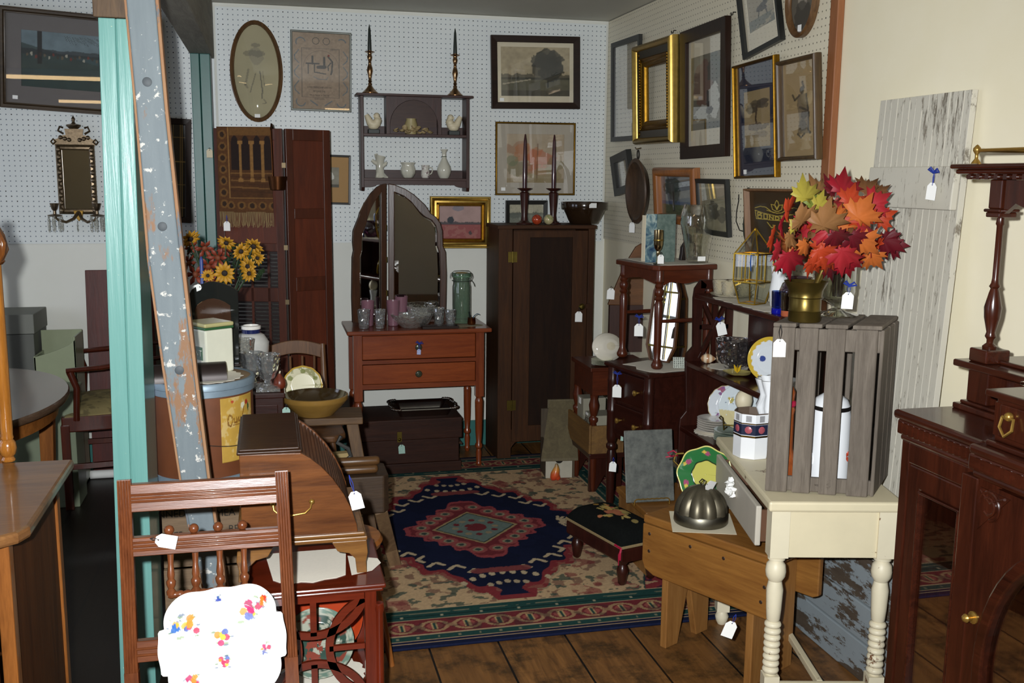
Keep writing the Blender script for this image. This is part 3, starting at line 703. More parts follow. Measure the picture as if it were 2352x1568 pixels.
# lower shelf pottery
GL=plain('cream_glaze','#c9c7b8',.16,var=.04,coat=.7)
c=W(873,404,Y=-.07); t=thing('tree_trunk_vase','white glazed vase shaped like a tree stump with branches','vase',(c.x,-.07,Z2))
m=MB();m.tube([(.004,0,0),(0,0,.02),(-.002,0,.06),(0,0,.1),(.004,0,.118)],[.036,.024,.021,.024,.029],14)
m.tube([(-.008,0,.072),(-.03,-.005,.082),(-.044,-.006,.094)],[.013,.011,.009],10);m.tube([(-.002,0,.085),(-.018,0,.115),(-.022,0,.128)],[.014,.011,.008],10);m.tube([(.01,-.004,.06),(.03,-.008,.075),(.034,-.008,.086)],[.012,.009,.007],10)
m.tube([(.01,0,.02),(.03,-.01,.004),(.042,-.012,.001)],[.014,.009,.004],8);m.tube([(-.01,-.006,.03),(-.018,-.016,.006),(-.02,-.02,.001)],[.012,.009,.004],8)
m.build('body',GL,t,60)
c=W(937,404,Y=-.07); t=thing('swirl_planter','squat white planter with swirled sides and flared rim on the lower shelf','planter',(c.x,-.07,Z2))
m=MB(); pr=[(.022,0),(.028,.004),(.038,.025),(.041,.045),(.036,.062),(.034,.07),(.043,.084),(.04,.084),(.03,.07),(.033,.05),(1e-4,.01)]
m.lathe(pr,32,fl=lambda a,k:1+(.05 if k<9 else 0)*math.cos(8*a+k*.9)); m.build('body',GL,t,60)
c=W(977,404,Y=-.07); t=thing('floral_creamer','tiny white jug sprigged with mauve flowers and a loop handle','jug',(c.x,-.07,Z2))
A=Art(64,40,1.9);A.fill('#cfccc2')
random.seed(5)
for k in range(36): A.disc(random.uniform(0,1.9),random.uniform(.08,.95),random.uniform(.03,.07),['#6a4a58','#4b4a3c','#86606a'][k%3],None,.5,.9,k)
th=A.u/1.9*2*PI; rr=np.interp(A.v,[0,.08,.35,.7,.9,1],[.019,.023,.025,.02,.021,.024]); P=np.stack([rr*np.cos(th),rr*np.sin(th),A.v*.07],-1)
gridmesh('body',P,A.c,paintmat('china',.2,.5),t,back=.002)
MB().tube([(.02,0,.058),(.036,0,.058),(.04,0,.042),(.034,0,.026),(.022,0,.02)],.0035,8).build('handle',GL,t)
c=W(1020,404,Y=-.07); t=thing('bottle_vase','white long necked bottle vase with a green thread at its neck','vase',(c.x,-.07,Z2))
MB().lathe([(.024,0),(.026,.003),(.034,.02),(.04,.042),(.036,.065),(.022,.09),(.012,.112),(.012,.14),(.022,.157),(.02,.157),(.009,.142),(1e-4,.13)],28).build('body',GL,t,60)
MB().tube([(.0135*math.cos(a),.0135*math.sin(a),.118) for a in np.linspace(0,2*PI,12,endpoint=False)],.0016,6,True).build('thread',plain('green_thread','#23402c',.7),t)
# ================================================================ pictures on the right wall
def rframe(name,label,corners,off,fw,dp,kind,fmat,lean=0,cat='picture',back=0,bev=0,roll=None,pane=True,mat=None,matw=0,art=None,stick=None,pr=None):
    t,w,h=hang(name,label,cat,corners,'right',off,None,lean,roll=roll,back=back)
    MB().frame(w,h,pr or prof(fw,dp,kind)).build('frame',fmat,t,30,bev)
    filler(t,w,h,fw,dp,mat,art,matw,pane,stick=stick); return t,w,h
BF=plain('black_frame','#1c1d1b',.4,var=.2)
rframe('empty_frame','thin black empty frame with clear glass, tall, nearest the corner on the right wall',((1403,103),(1468,74),(1465,318),(1403,329)),.02,.026,.02,'flat',BF)
# ornate gilt empty frame
t,w,h=hang('gilt_picture','deep ornate gold empty picture frame hanging over the thin black one','picture',((1456,108),(1546,76),(1546,326),(1459,332)),'right',.055,back=.022)
MB().frame(w,h,[(0,0),(0,-.03),(.006,-.046),(.016,-.052),(.026,-.046),(.032,-.03)]).build('outer_moulding',GOLD,t)
MB().frame(w,h,[(.032,-.03),(.036,-.024),(.062,-.02),(.066,-.026)]).build('dark_cove',plain('dark_cove','#1a1612',.3,var=.2),t)
MB().frame(w,h,[(.066,-.026),(.072,-.032),(.080,-.026),(.088,-.03),(.094,-.024),(.108,-.022),(.113,-.014),(.113,0),(.1,0)]).build('inner_moulding',GOLDD,t)
random.seed(2);m=MB()
for k in range(26):
    z=-h/2+.075+(h-.15)*k/25
    for s in(-1,1): m.sph((s*(w/2-.074),-.031,z),.0055,6,1.3)
for s in(-1,1):
    for q in(-1,1): m.sph((s*(w/2-.05),-.026,q*(h/2-.05)),.014,8,1,1,.6)
m.build('beading',GOLDD,t)
# dark wide frame
A=Art(60,110,.55);A.fill('#6f6a58');A.mul(.7+.6*A.noise(6,3));A.disc(.25,.62,.2,'#6a3f30',.3,.5,.7);A.disc(.42,.8,.12,'#3d4a3f',.2,.5,.7);A.disc(.4,.35,.1,'#c9c8bc',.22,.4,.9);A.disc(.2,.22,.13,'#b9b8aa',.1,.6,.8);A.disc(.33,.25,.06,'#2a2824',.05,.4);A.rect(0,.55,0,.1,'#33362f',.8);A.line([(.3,.5),(.31,.3)],.02,'#2a2620')
rframe('framed_print','large print of pale birds in a wide flat near black frame, middle of right wall',((1561,72),(1664,37),(1664,358),(1560,366)),.03,.055,.028,'flat',DKWZ,bev=.002,art=A,mat=CREAMP,matw=(.02,.07,.07))
# small dark empty tilted
rframe('empty_frame','small dark empty frame hung crooked low beside the wall corner',((1401,353),(1440,348),(1450,440),(1414,447)),.025,.04,.03,'flat',BF,pane=True)
# wood framed landscape
A=Art(60,70,.8);A.fill('#7f8488');A.mul(.85+.3*A.noise(5,4));A.fill('#4b5c7c',(A.v<.36).astype(float),.9);A.fill('#5c6448',(A.v<.27).astype(float));A.mul(.8+.4*A.noise(9,6));A.disc(.25,.72,.2,'#39473c',.22,.6,.8,3);A.disc(.3,.5,.12,'#3f4a3c',.16,.6,.7,5);A.rect(.26,.3,.1,.6,'#33382e')
rframe('framed_landscape','tan wood framed painting of one tall tree above the glass vase',((1492,384),(1586,384),(1591,512),(1498,516)),.045,.042,.04,'round',OAKZ,art=A)
# black framed interior print
A=Art(50,70,.6);A.fill('#a0997e');A.mul(.8+.4*A.noise(4,2));A.disc(.28,.42,.12,'#3a3a34',.2,.5,.85);A.disc(.45,.35,.12,'#4f4c42',.16,.5,.7);A.line([(.1,.95),(.1,.2)],.012,'#8a8266');A.line([(.02,.88),(.56,.93)],.02,'#c4bca0')
rframe('framed_print','slightly crooked thin black framed interior print, right of the tan wood frame',((1590,414),(1664,406),(1670,538),(1597,540)),.025,.02,.02,'flat',BF,art=A,lean=0)
# horse print, top
A=Art(50,70,.65);A.fill('#9a8f78');A.mul(.85+.3*A.noise(6,2));A.disc(.36,.5,.13,'#3d3a34',.1,.4);A.disc(.45,.62,.06,'#3d3a34',.09,.4);A.line([(.28,.45),(.25,.28)],.014,'#3d3a34');A.line([(.44,.45),(.47,.28)],.014,'#3d3a34');A.fill('#4c5a55',((A.v<.3)&(A.noise(8,4)>.35)).astype(float),.7)
rframe('framed_horse_print','crooked thin black framed print of a dark horse, topmost right wall, cut by photo top',((1680,-60),(1768,-80),(1786,105),(1704,124)),.03,.02,.022,'flat',BF,art=A,mat=CREAMP,matw=(.03,.05,.07))
# oval at top
c=W(1840,0,X=2.11); t=thing('oval_photograph','small brown oval frame with grey photograph, highest beside the wooden trim','picture',(2.125,c.y,W(1840,-5,X=2.11).z),0,rot=(0,0,-PI/2))
w=(W(1807,-5,X=2.11)-W(1874,-5,X=2.11)).length;h=(W(1840,-98,X=2.11)-W(1840,82,X=2.11)).length
MB().oframe(w,h,[(0,0),(0,-.02),(.008,-.026),(.016,-.02),(.022,-.012),(.022,-.003),(.02,0)]).build('frame',wood('oval_frame_wood','#3a2312','#7a5a38'),t)
A=Art(40,60,.6);A.fill('#5d574c');A.disc(.3,.5,.12,'#8d8578',.15,.3);A.disc(.3,.25,.2,'#3d3932',.2,.3,.8)
artplane('photograph',A,w-.036,h-.036,t,-.006,mask=((A.u/A.asp-.5)**2+(A.v-.5)**2<.249))
MB().box(-.02,.004,-.012,-.0105,-h*.42,-h*.42+.024).build('price_sticker',WHITEP,t,0)
# gold framed print with blue black mat
A=Art(60,110,.5);A.fill('#a08a62');A.mul(.85+.3*A.noise(5,2));
for k in range(8): A.disc(.25+.12*math.cos(k*1.7),.72+.07*math.sin(k*2.1),.1,'#4a4030',.05,.6,.75,k)
A.line([(.25,.72),(.22,.5),(.24,.4)],.016,'#4a3a28');A.disc(.25,.36,.2,'#5a4a34',.06,.5,.8);A.disc(.3,.22,.14,'#6a5a40',.05,.6,.6)
t,w,h=rframe('framed_print','gold edged print of a gnarled tree in a broad dark blue mat',((1678,150),(1772,125),(1779,408),(1681,409)),.03,.012,.026,'round',GOLDD,art=A,mat=plain('dark_blue_mat','#262a3c',.7,var=.1),matw=(.055,.10,.11),stick=(-.098,-.2))
# robed figure
A=Art(70,120,.5);A.fill('#a88f66');A.mul(.9+.2*A.noise(4,2));S='#39342c'
A.disc(.27,.69,.03,S,.04,.3,.9);A.poly([(.22,.66),(.33,.66),(.35,.5),(.34,.3),(.37,.24),(.2,.24),(.23,.4),(.2,.55)],'#6a5d48',.8)
A.line([(.33,.65),(.36,.45),(.35,.28),(.38,.24)],.012,S,.9);A.line([(.23,.64),(.17,.6),(.14,.66)],.012,S,.8);A.line([(.24,.52),(.34,.48)],.012,S,.8);A.disc(.3,.43,.05,S,.04,.5,.7);A.disc(.28,.33,.05,S,.06,.5,.6);A.line([(.2,.24),(.25,.2),(.3,.24)],.01,S,.9);A.line([(.3,.72),(.28,.78)],.014,S,.8)
rframe('framed_figure_print','narrow dark gold framed print of a robed standing figure on tan paper',((1779,142),(1866,118),(1875,366),(1783,369)),.05,.016,.03,'round',wood('figure_frame','#2c1f14','#5a4426',.4,'Z',1.4),back=.02,art=A,roll=-.012)
# carved lettered panel
t,w,h=hang('lettered_panel','shallow wooden tray with yellow carved letters and crest, behind the autumn leaves','wall panel',((1707,431),(1845,435),(1850,600),(1712,580)),'right',.03)
MB().frame(w,h,[(0,0),(0,-.03),(.006,-.03),(.014,-.008),(.014,0)]).build('rim',wood('tray_rim','#5a3a22','#8a6440',.5,'Z'),t,0)
A=Art(150,170,.86);A.fill('#3a2a16');A.mul(.8+.4*A.noise(8,2));Y_='#b9a045'
def ln(p,w_=.006,a=.95): A.line([(x/10*.86,y/10) for x,y in p],w_,Y_,a)
ln([(1,7.3),(2,7.6),(3,7.5),(4.2,6.7),(5,6.6),(3.6,6.9),(3.2,7.0)]);ln([(9,7.3),(8,7.6),(7,7.5),(5.8,6.7),(5,6.6)])
ln([(4,8),(4.2,7.2),(4.8,6.9),(5.2,6.9),(5.8,7.2),(6,8),(5.4,7.9),(5.2,8.5),(5,8.7),(4.8,8.4),(4.6,7.9),(4,8)]);ln([(4.7,7.8),(5,7.2),(5.3,7.8)],.01)
ln([(1,6.9),(2.5,6.5),(5,6.1),(7.5,6.5),(9,6.9),(8.8,5.3),(1.2,5.5),(1,6.9)])
ln([(1.5,6.6),(1.5,5.6),(2.1,5.6),(2.2,6.1),(1.6,6.1),(2.2,6.4),(1.5,6.6)],.008)
ln([(2.6,5.6),(2.6,6.3),(3.2,6.3),(3.2,5.6),(2.6,5.6)],.008);ln([(3.6,5.5),(3.6,6.2),(4.3,5.5),(4.3,6.1)],.008);ln([(4.7,5.5),(4.7,6.1),(5.3,5.9),(5.3,5.6),(4.7,5.5)],.008);ln([(6.3,5.5),(5.7,5.5),(5.7,6.1),(6.3,6.1)],.008);ln([(5.7,5.8),(6.2,5.8)],.008)
ln([(3.2,5),(4,4.1),(4.6,4.6),(4.2,4.6)],.007)
artplane('carved_board',A,w-.026,h-.026,t,-.008,paintmat('lacquer',.4,.2))
# oval wooden tray hung from a ring
c=W(1467,438,X=2.08);t=thing('oval_tray','oval dark wooden dough tray hung by a ring beside the small crooked frame','tray',(2.10,c.y,c.z),0,rot=(.05,math.radians(7),-PI/2))
w=.30;h=.335
def ov(rx,rz,n=40): return [(rx*math.cos(2*PI*k/n),rz*math.sin(2*PI*k/n)) for k in range(n)]
m=MB();m.oframe(w,h,[(0,-.035),(.004,-.042),(.02,-.042),(.026,-.036),(.055,-.014),(.13,-.010),(.13,-.004),(.06,0),(.035,-.004)]);m.build('dish',wood('tray_wood','#2f2018','#57422f',.45,'Z',1.2),t)
MB().prism(ov(w/2-.1,h/2-.1),-.011,-.005).build('bottom',wood('tray_wood','#2f2018','#57422f'),t,0)
MB().tube([(.004+.014*math.cos(a),-.03,h/2+.018+.022*math.sin(a)) for a in np.linspace(0,2*PI,16,endpoint=False)],.003,6,True).build('ring',IRON,t)
MB().tube([(0,-.012,h/2+.05),(0,-.04,h/2+.045),(0,-.045,h/2+.055)],.003,6).build('peg_hook',SILV,t)
ptag(W(1452,497,X=2.05),'white price tag hanging below the oval dough tray',1.15,-PI/2+.5,.0,BLKS)
# leaf shaped iron with wire
c=W(1707,490,X=2.09);t=thing('iron_leaf','green black leaf shaped iron hook with curled wire, left of the lettered panel','hook',(2.122,c.y,c.z),0,rot=(0,0,-PI/2))
lp=[(0,.105),(.012,.09),(.01,.06),(.022,.045),(.018,.02),(.028,-.01),(.022,-.06),(.01,-.09),(.0,-.115),(-.016,-.09),(-.026,-.05),(-.022,-.01),(-.026,.02),(-.014,.05),(-.018,.075)]
MB().prism(lp,-.02,-.008).build('leaf',plain('verdigris_iron','#28322c',.5,.3),t,0,.003)
MB().tube([(-.01,-.015,-.075),(-.05,-.02,-.07),(-.085,-.02,-.035),(-.085,-.02,.005),(-.07,-.02,.05),(-.072,-.02,.075)],.0022,6).build('wire',IRON,t)
# hooks left bare
for k,(u,v) in enumerate(((1690,35),(1553,76))):
    p=W(u,v,X=2.12); t=thing('peg_hook',['bare wire peg hook on the board between horse print and wide dark frame','bare wire peg hook just left of the wide dark frame'][k],'hook',(2.12,p.y,p.z),-PI/2)
    MB().tube([(0,0,.012),(0,-.012,.012),(.012,-.02,0),(.03,-.035,-.006),(.034,-.038,.004)],.0022,6).build('wire',IRON,t)
# ================================================================ armoire group
P0=W(1143,1050,Z=0)
AX0,AX1=1.425,1.965; AY=-.33; AH=W(1240,517,Y=AY).z
ARM=wood('armoire_wood','#2a170a','#4a2b12',.6,'Z',.8,bstr=.12,spec=.2); ARMX=wood('armoire_wood_x','#2a170a','#4a2b12',.6,'X',.8,bstr=.12,spec=.2)
t=thing('armoire','tall dark brown rustic cupboard with one narrow panelled door, in the back corner','cupboard',((AX0+AX1)/2,AY,0))
hx=(AX1-AX0)/2
def ax(u,v=800): return W(u,v,Y=AY).x-(AX0+AX1)/2
d0,d1=ax(1177),ax(1345)
m=MB();
for a,b in((-hx,d0-.004),(d1+.004,hx)): m.box(a,b,0,.022,0,AH-.02)
m.build('face_board',ARM,t,0,.002)
MB().box(-hx,-hx+.02,.022,.31,0,AH-.02).build('side_panel',ARM,t,0);MB().box(hx-.02,hx,.022,.31,0,AH-.02).build('side_panel',ARM,t,0)
MB().box(-hx-.008,hx+.008,-.008,.312,AH-.02,AH).build('top_board',ARMX,t,0,.002)
MB().box(-hx+.02,hx-.02,.295,.31,.1,AH-.02).build('back_panel',ARM,t,0)
pts=[(d0-.004,.17),(d1+.004,.17),(d1+.004,.06)]+[((d0+d1)/2+(d1-d0)/2*math.cos(a),.05+.075*math.sin(a)**.6) for a in np.linspace(.15,PI-.15,11)]+[(d0-.004,.06)]
MB().prism(pts,.004,.02).build('skirt_rail',ARMX,t,0)
q0,q1=ax(1215),ax(1311);zt=W(1240,545,Y=AY).z;zb=W(1240,975,Y=AY).z;zd=W(1240,1035,Y=AY).z
door=MB().ring([(d0,zd+.06),(d1,zd+.06),(d1,AH-.03),(d0,AH-.03)],[(q0,zb),(q1,zb),(q1,zt),(q0,zt)],-.004,.018).build('door',ARM,t,0,.002)
MB().box(q0-.005,q1+.005,.006,.012,zb-.005,zt+.005).build('door_panel',wood('armoire_panel','#180d07','#2a180c',.65,'Z',.8,spec=.15),door,0)
for zz in (W(1180,590,Y=AY).z,W(1180,930,Y=AY).z): MB().box(d0-.03,d0+.02,-.007,-.003,zz-.028,zz+.028).lathe([(.004,-.03),(.004,.03)],8,(d0-.004,-.008,zz)).build('hinge',BRASSD,door)
kz=W(1333,703,Y=AY).z
MB().lathe([(.006,0),(.007,-.012),(.016,-.016),(.018,-.024),(.012,-.032),(1e-4,-.034)],14,(ax(1331),-.004,kz),'Y').build('knob',BRASSD,door)
MB().box(ax(1342),ax(1352),-.012,0,kz-.012,kz+.014).build('latch',ARM,t,0)
ptag(W(1330,706,Y=AY-.045),'white price tag hanging from the dark cupboard door knob',1.25,-.1,.02,BLKS,.022)
AXC=(AX0+AX1)/2
# candlesticks with red candles
def rcand(u,lab):
    c=W(u,515,Y=-.2);q=thing('candlestick',lab,'candlestick',(c.x,-.2,AH),0,'wooden candlesticks on the cupboard')
    MB().lathe([(.044,0),(.045,.006),(.03,.012),(.02,.02),(.018,.032),(.016,.05),(.02,.1),(.024,.15),(.027,.17),(.018,.176),(.018,.18),(.04,.192),(.042,.196),(.03,.197),(.012,.19),(.012,.18)],24).build('stick',wood('candle_wood','#23100b','#45201a',.3,'Z',2),q)
    MB().lathe([(.0115,.18),(.0125,.25),(.011,.35),(.008,.45),(.003,.485),(1e-4,.488)],16).build('candle',plain('burgundy_wax','#3a1218',.3,var=.1,coat=.4),q)
    return q
rcand(1204,'turned wood candlestick with tall burgundy candle, nearer the cupboard hinge side')
rcand(1270,'turned wood candlestick with tall burgundy candle, beside the brown bowl')
for u,cc,nm in((1233,'#7d2014','red'),(1260,'#6f7f4c','green')):
    c=W(u,514,Y=-.27);q=thing('glass_ball',nm+' marbled glass ball on the cupboard between the wooden candlesticks','ball',(c.x,-.27,AH+.028))
    tt=NT('marble_'+nm);nz=tt.noise(tt.coord('Object'),14,4,.6,1.5);mt=tt.bsdf(tt.ramp(nz,[(.35,cc),(.65,'#d8c49a' if nm=='green' else '#c2502c')]),.1,0,.5,.8)
    MB().sph((0,0,0),.028,20).build('ball',mt,q)
c=W(1345,515,Y=-.2);q=thing('brown_bowl','deep dark brown glazed mixing bowl with wide rim band on the cupboard','bowl',(c.x,-.17,AH))
BRG=plain('brown_glaze','#2a1c10',.14,var=.2,coat=.7)
MB().lathe([(.075,0),(.08,.003),(.098,.04),(.112,.078),(.128,.08),(.13,.084),(.132,.118),(.13,.122),(.124,.121),(.118,.082),(.09,.02),(1e-4,.012)],40).build('bowl',BRG,q)
p=W(1365,474,Y=-.34);MB().prism([(-.022,-.013),(.022,-.013),(.022,.013),(-.01,.013),(-.022,.004),(-.022,-.004)],0,.0012).build('price_sticker',WHITEP,q,0,loc=(p.x-c.x+.004,-.1345,p.z-AH+.004)).rotation_euler=(.04,0,.12)
# ================================================================ dresser with mirror
DX0,DX1=.60,1.36;DY0,DY1=-.47,-.06
a=W(795,760,Y=-.44);b=W(1128,752,Y=-.44);DH=.765
t=thing('dresser','red brown two drawer dressing table on turned legs below the wall shelf','dresser',((DX0+DX1)/2,(DY0+DY1)/2,0),math.radians(0))
hx=(DX1-DX0)/2;hy=(DY1-DY0)/2
MB().box(-hx,hx,-hy,hy,DH-.022,DH).build('top',CHER,t,0,.006)
bx0=W(812,800,Y=DY0+.02).x-(DX0+DX1)/2; bx1=W(1112,800,Y=DY0+.02).x-(DX0+DX1)/2
zb=W(960,893,Y=DY0).z
LEGP=[(.010,0),(.017,.02),(.013,.03),(.016,.08),(.012,.1),(.020,.11),(.020,.125),(.014,.135),(.019,.2),(.022,.36),(.021,zb-.13),(.014,zb-.115),(.022,zb-.1),(.022,zb-.085),(.016,zb-.07),(.02,zb-.055)]
for sx,x in((0,bx0+.022),(1,bx1-.022)):
    for y in(-hy+.045,hy-.04):
        m=MB();m.lathe(LEGP,18,(x,y,0));m.box(x-.022,x+.022,y-.022,y+.022,zb-.06,DH-.022);m.build('leg',CHERZ,t,35,.0)
MB().box(bx0+.02,bx0+.034,-hy+.06,hy-.05,zb,DH-.022).build('side_panel',CHER,t,0);MB().box(bx1-.034,bx1-.02,-hy+.06,hy-.05,zb,DH-.022).build('side_panel',CHER,t,0)
MB().box(bx0+.04,bx1-.04,hy-.06,hy-.045,zb,DH-.022).build('back_panel',CHER,t,0)
fr=MB();z1=W(960,770,Y=DY0).z;z2=W(960,826,Y=DY0).z;z3=W(960,838,Y=DY0).z;z4=W(960,882,Y=DY0).z
fr.box(bx0+.04,bx1-.04,-hy+.03,-hy+.05,z1,DH-.022);fr.box(bx0+.04,bx1-.04,-hy+.03,-hy+.05,z3+.006,z2-.002);fr.box(bx0+.04,bx1-.04,-hy+.03,-hy+.05,zb,z4)
fr.build('rail',CHER,t,0)
for zz0,zz1 in((z2,z1),(z4,z3+.004)):
    dr=MB().box(bx0+.046,bx1-.046,-hy+.027,hy-.07,zz0+.002,zz1-.002).build('drawer',wood('drawer_front','#6b2c12','#94481f',.28,'X',.9,coat=.25),t,0,.003)
    kx=W(962,800,Y=DY0).x-(DX0+DX1)/2;kz=(zz0+zz1)/2
    MB().lathe([(.006,0),(.006,-.01),(.015,-.014),(.019,-.022),(.014,-.03),(1e-4,-.033)],12,(kx,-hy+.027,kz),'Y').build('knob',plain('green_glass_knob','#3f4636',.15,.2,coat=.5),dr)
p=W(963,797,Y=DY0-.035);ptag((p.x,DY0-.042+.005,p.z+.02),'slim clear tag on blue ribbon hanging from the upper dresser drawer knob',.62,-.15,.05,BLUER,.03,mat=plain('pale_blue_tag','#a7b0d8',.4),bow=True)
# mirror
def MX(u,v): p=W(u,v,Y=-.2); return (p.x,p.z)
mo=[(808,748),(806,690),(807,600),(810,585),(808,565),(809,540),(815,525),(822,508),(824,500),(835,478),(850,455),(865,440),(876,434),(886,432),(886,752)]
mi_=[(826,745),(824,690),(824,600),(828,585),(828,560),(830,545),(838,525),(842,510),(846,500),(852,485),(861,470),(868,460),(873,455),(874,453),(874,750)]
ro=[(892,432),(905,434),(930,444),(950,457),(975,480),(988,500),(1000,508),(1010,522),(1015,540),(1016,575),(1022,588),(1024,640),(1023,700),(1022,746),(892,752)]
ri=[(906,453),(912,455),(928,462),(944,475),(962,497),(974,508),(990,516),(1000,530),(1003,545),(1003,575),(1008,590),(1010,640),(1009,700),(1008,742),(906,748)]
cx=W(889,745,Y=-.2).x
t=thing('hinged_mirror','two leaf dressing mirror with dark pointed arch frame, standing on the dresser','mirror',(cx,-.2,DH+.002),0)
DMF=wood('mirror_frame_wood','#2a160d','#50301c',.3,'Z',1.2,coat=.2)
for o_,i_,ry in((mo,mi_,.22),(ro,ri,-.06)):
    fo=[(x-cx,z-DH) for x,z in (MX(*p) for p in o_)];fi=[(x-cx,z-DH) for x,z in (MX(*p) for p in i_)]
    mn=min(z for x,z in fo); fo=[(x,z-mn) for x,z in fo]; fi=[(x,z-mn) for x,z in fi]
    k=1/math.cos(ry)
    l=MB().ring([(x*k,z) for x,z in fo],[(x*k,z) for x,z in fi],-.011,.011).build('leaf_frame',DMF,t,0,.004); l.rotation_euler[2]=ry
    g=MB().prism([(x*k,z) for x,z in fi],-.003,.003).build('mirror_glass',MIRR,l,0)
    # bevel strip round the plate
    c_=(sum(p[0] for p in fi)/len(fi),sum(p[1] for p in fi)/len(fi))
    inn=[((x-c_[0])*.86+c_[0],(z-c_[1])*.95+c_[1]) for x,z in fi]
    m=MB();n=len(fi);m.add([(x*k,-.0035,z) for x,z in fi]+[(x*k,-.0060,z) for x,z in inn],[(i,(i+1)%n,n+(i+1)%n,n+i) for i in range(n)]);m.build('bevelled_edge',MIRR,l,0)
for z in (.15,.33,.5): MB().lathe([(.004,z),(.004,z+.03)],8,(0,-.008,0)).build('hinge',BRASSD,t)
# ---- things on the dresser
def onD(u,v,y): return (W(u,v,Y=y).x,y,DH+.001)
def tumbler(x,y,lab,grp,mat=CRYS,r=.034,h=.1,z=DH+.001,name='cut_glass_tumbler',cat='glass',n=12):
    q=thing(name,lab,cat,(x,y,z),0,grp)
    MB().lathe([(r*.7,0),(r*.78,.004),(r*.86,h*.4),(r,h),(r*.93,h),(r*.78,h*.4),(r*.66,.014),(1e-4,.012)],n).build('bowl',mat,q,20)
    return q
tumbler(*onD(836,748,-.37)[:2],'clear cut tumbler, first in the glass row at the mirror foot, under the pink glass','clear tumblers on the dresser')
tumbler(*onD(873,748,-.38)[:2],'clear cut tumbler, second in the row, beside the big faceted bowl','clear tumblers on the dresser',r=.03)
tumbler(*onD(1008,742,-.36)[:2],'clear cut tumbler right of the faceted bowl, below the mirror edge','clear tumblers on the dresser',r=.03)
tumbler(*onD(1035,742,-.38)[:2],'clear cut tumbler in front of the green jar','clear tumblers on the dresser',r=.03,h=.09)
PINK=glass('pink_glass','#b58a92',1.2,.03)
tt=NT('pink_frosted');PKM=tt.bsdf('#a07280',.25,0,.5,.5,**{'Transmission Weight':.35})
for (u,y,lab) in((845,-.28,'dusty pink glass tumbler behind the first clear tumbler'),(903,-.29,'dusty pink glass tumbler, front one of the pair beside the mirror hinge'),(922,-.235,'dusty pink glass tumbler, rear one of the pair beside the mirror hinge')):
    tumbler(*onD(u,740,y)[:2],lab,'pink tumblers on the dresser',PKM,.036,.135 if u!=922 else .15,name='pink_tumbler',n=24)
x,y,_=onD(945,745,-.36);q=thing('crystal_bowl','large low diamond cut crystal bowl in front of the mirror','bowl',(x,y,DH+.001))
MB().lathe([(.05,0),(.055,.005),(.085,.03),(.105,.062),(.107,.07),(.098,.066),(.078,.034),(.05,.014),(1e-4,.011)],24,fl=lambda a,k:1+.03*math.cos(12*a)).build('bowl',CRYSF,q,15)
x,y,_=onD(968,745,-.27);q=thing('crystal_bowl','small deeper crystal bowl behind the large low crystal bowl','bowl',(x,y,DH+.001))
MB().lathe([(.035,0),(.04,.004),(.065,.05),(.078,.1),(.072,.1),(.058,.05),(.032,.012),(1e-4,.01)],20,fl=lambda a,k:1+.035*math.cos(10*a)).build('bowl',CRYSF,q,15)
x,y,_=onD(1060,742,-.25);q=thing('clamp_jar','tall green clamp top glass jar at the end of the dresser','jar',(x,y,DH+.001))
GJ=glass('green_jar_glass','#dbe8dd',3.0,.02,haze=.06)
MB().lathe([(.046,0),(.05,.005),(.05,.2),(.046,.215),(.046,.24),(.05,.25),(.046,.25),(.043,.24),(.046,.2),(.046,.01),(1e-4,.008)],28).build('body',GJ,q)
MB().lathe([(.052,.252),(.054,.262),(.05,.275),(.03,.28),(1e-4,.281)],28).build('lid',glass('green_lid_glass','#a8c4b0',3.0,.03,haze=.1),q)
m=MB();m.tube([(.052*math.cos(a),.052*math.sin(a),.232) for a in np.linspace(0,2*PI,20,endpoint=False)],.0018,6,True)
m.tube([(.052,0,.232),(.062,0,.25),(.058,0,.268),(.04,0,.284),(0,0,.286),(-.04,0,.284),(-.06,0,.268),(-.064,0,.245)],.0018,6);m.tube([(.052,-.01,.235),(.066,-.012,.215),(.07,-.012,.2)],.002,6);m.build('wire_clamp',metal('jar_wire','#8d9a94',.3),q)
x,y,_=onD(1083,740,-.33);q=thing('copper_pot','tiny copper pot holding a dark brush and blue ribbon, dresser corner','pot',(x,y,DH+.001))
MB().lathe([(.02,0),(.023,.01),(.021,.035),(.023,.038),(.019,.036),(1e-4,.02)],18).build('pot',metal('copper','#a0603a',.2),q)
MB().beam((-.004,0,.02),(-.014,-.004,.072),.01,.006).build('brush',plain('brush_black','#1a2420',.5),q,0,.001)
MB().tube([(.006,0,.03),(.015,-.004,.05),(.03,-.006,.06),(.042,-.008,.056)],.006,6,flat=.4).build('ribbon',plain('steel_blue_ribbon','#4b6a86',.5),q)
x,y,_=onD(1080,748,-.36);q=thing('doily','small tan oval doily under the copper pot at the dresser corner','doily',(x-.005,y+.01,DH+.0005));MB().lathe([(.075,0),(.075,.0012),(1e-4,.0014)],28,(0,0,0),sx=1,sy=.55,fl=lambda a,k:1+.04*math.cos(14*a)).build('doily',plain('tan_lace','#9a8f74',.9),q)
x,y,_=onD(1010,752,-.41);q=thing('dark_tray','small dark flat wooden tray by the front edge of the dresser','tray',(x,y-.005,DH+.001));m=MB();m.box(-.09,.09,-.026,.035,0,.006);m.frame(.19,.07,[(0,0),(0,.012),(.006,.012),(.006,0)]) if 0 else None
m.box(-.096,.096,-.032,-.026,0,.012);m.box(-.096,.096,.035,.041,0,.012);m.box(-.096,-.09,-.026,.035,0,.012);m.box(.09,.096,-.026,.035,0,.012);m.build('tray',DKW,q,0)
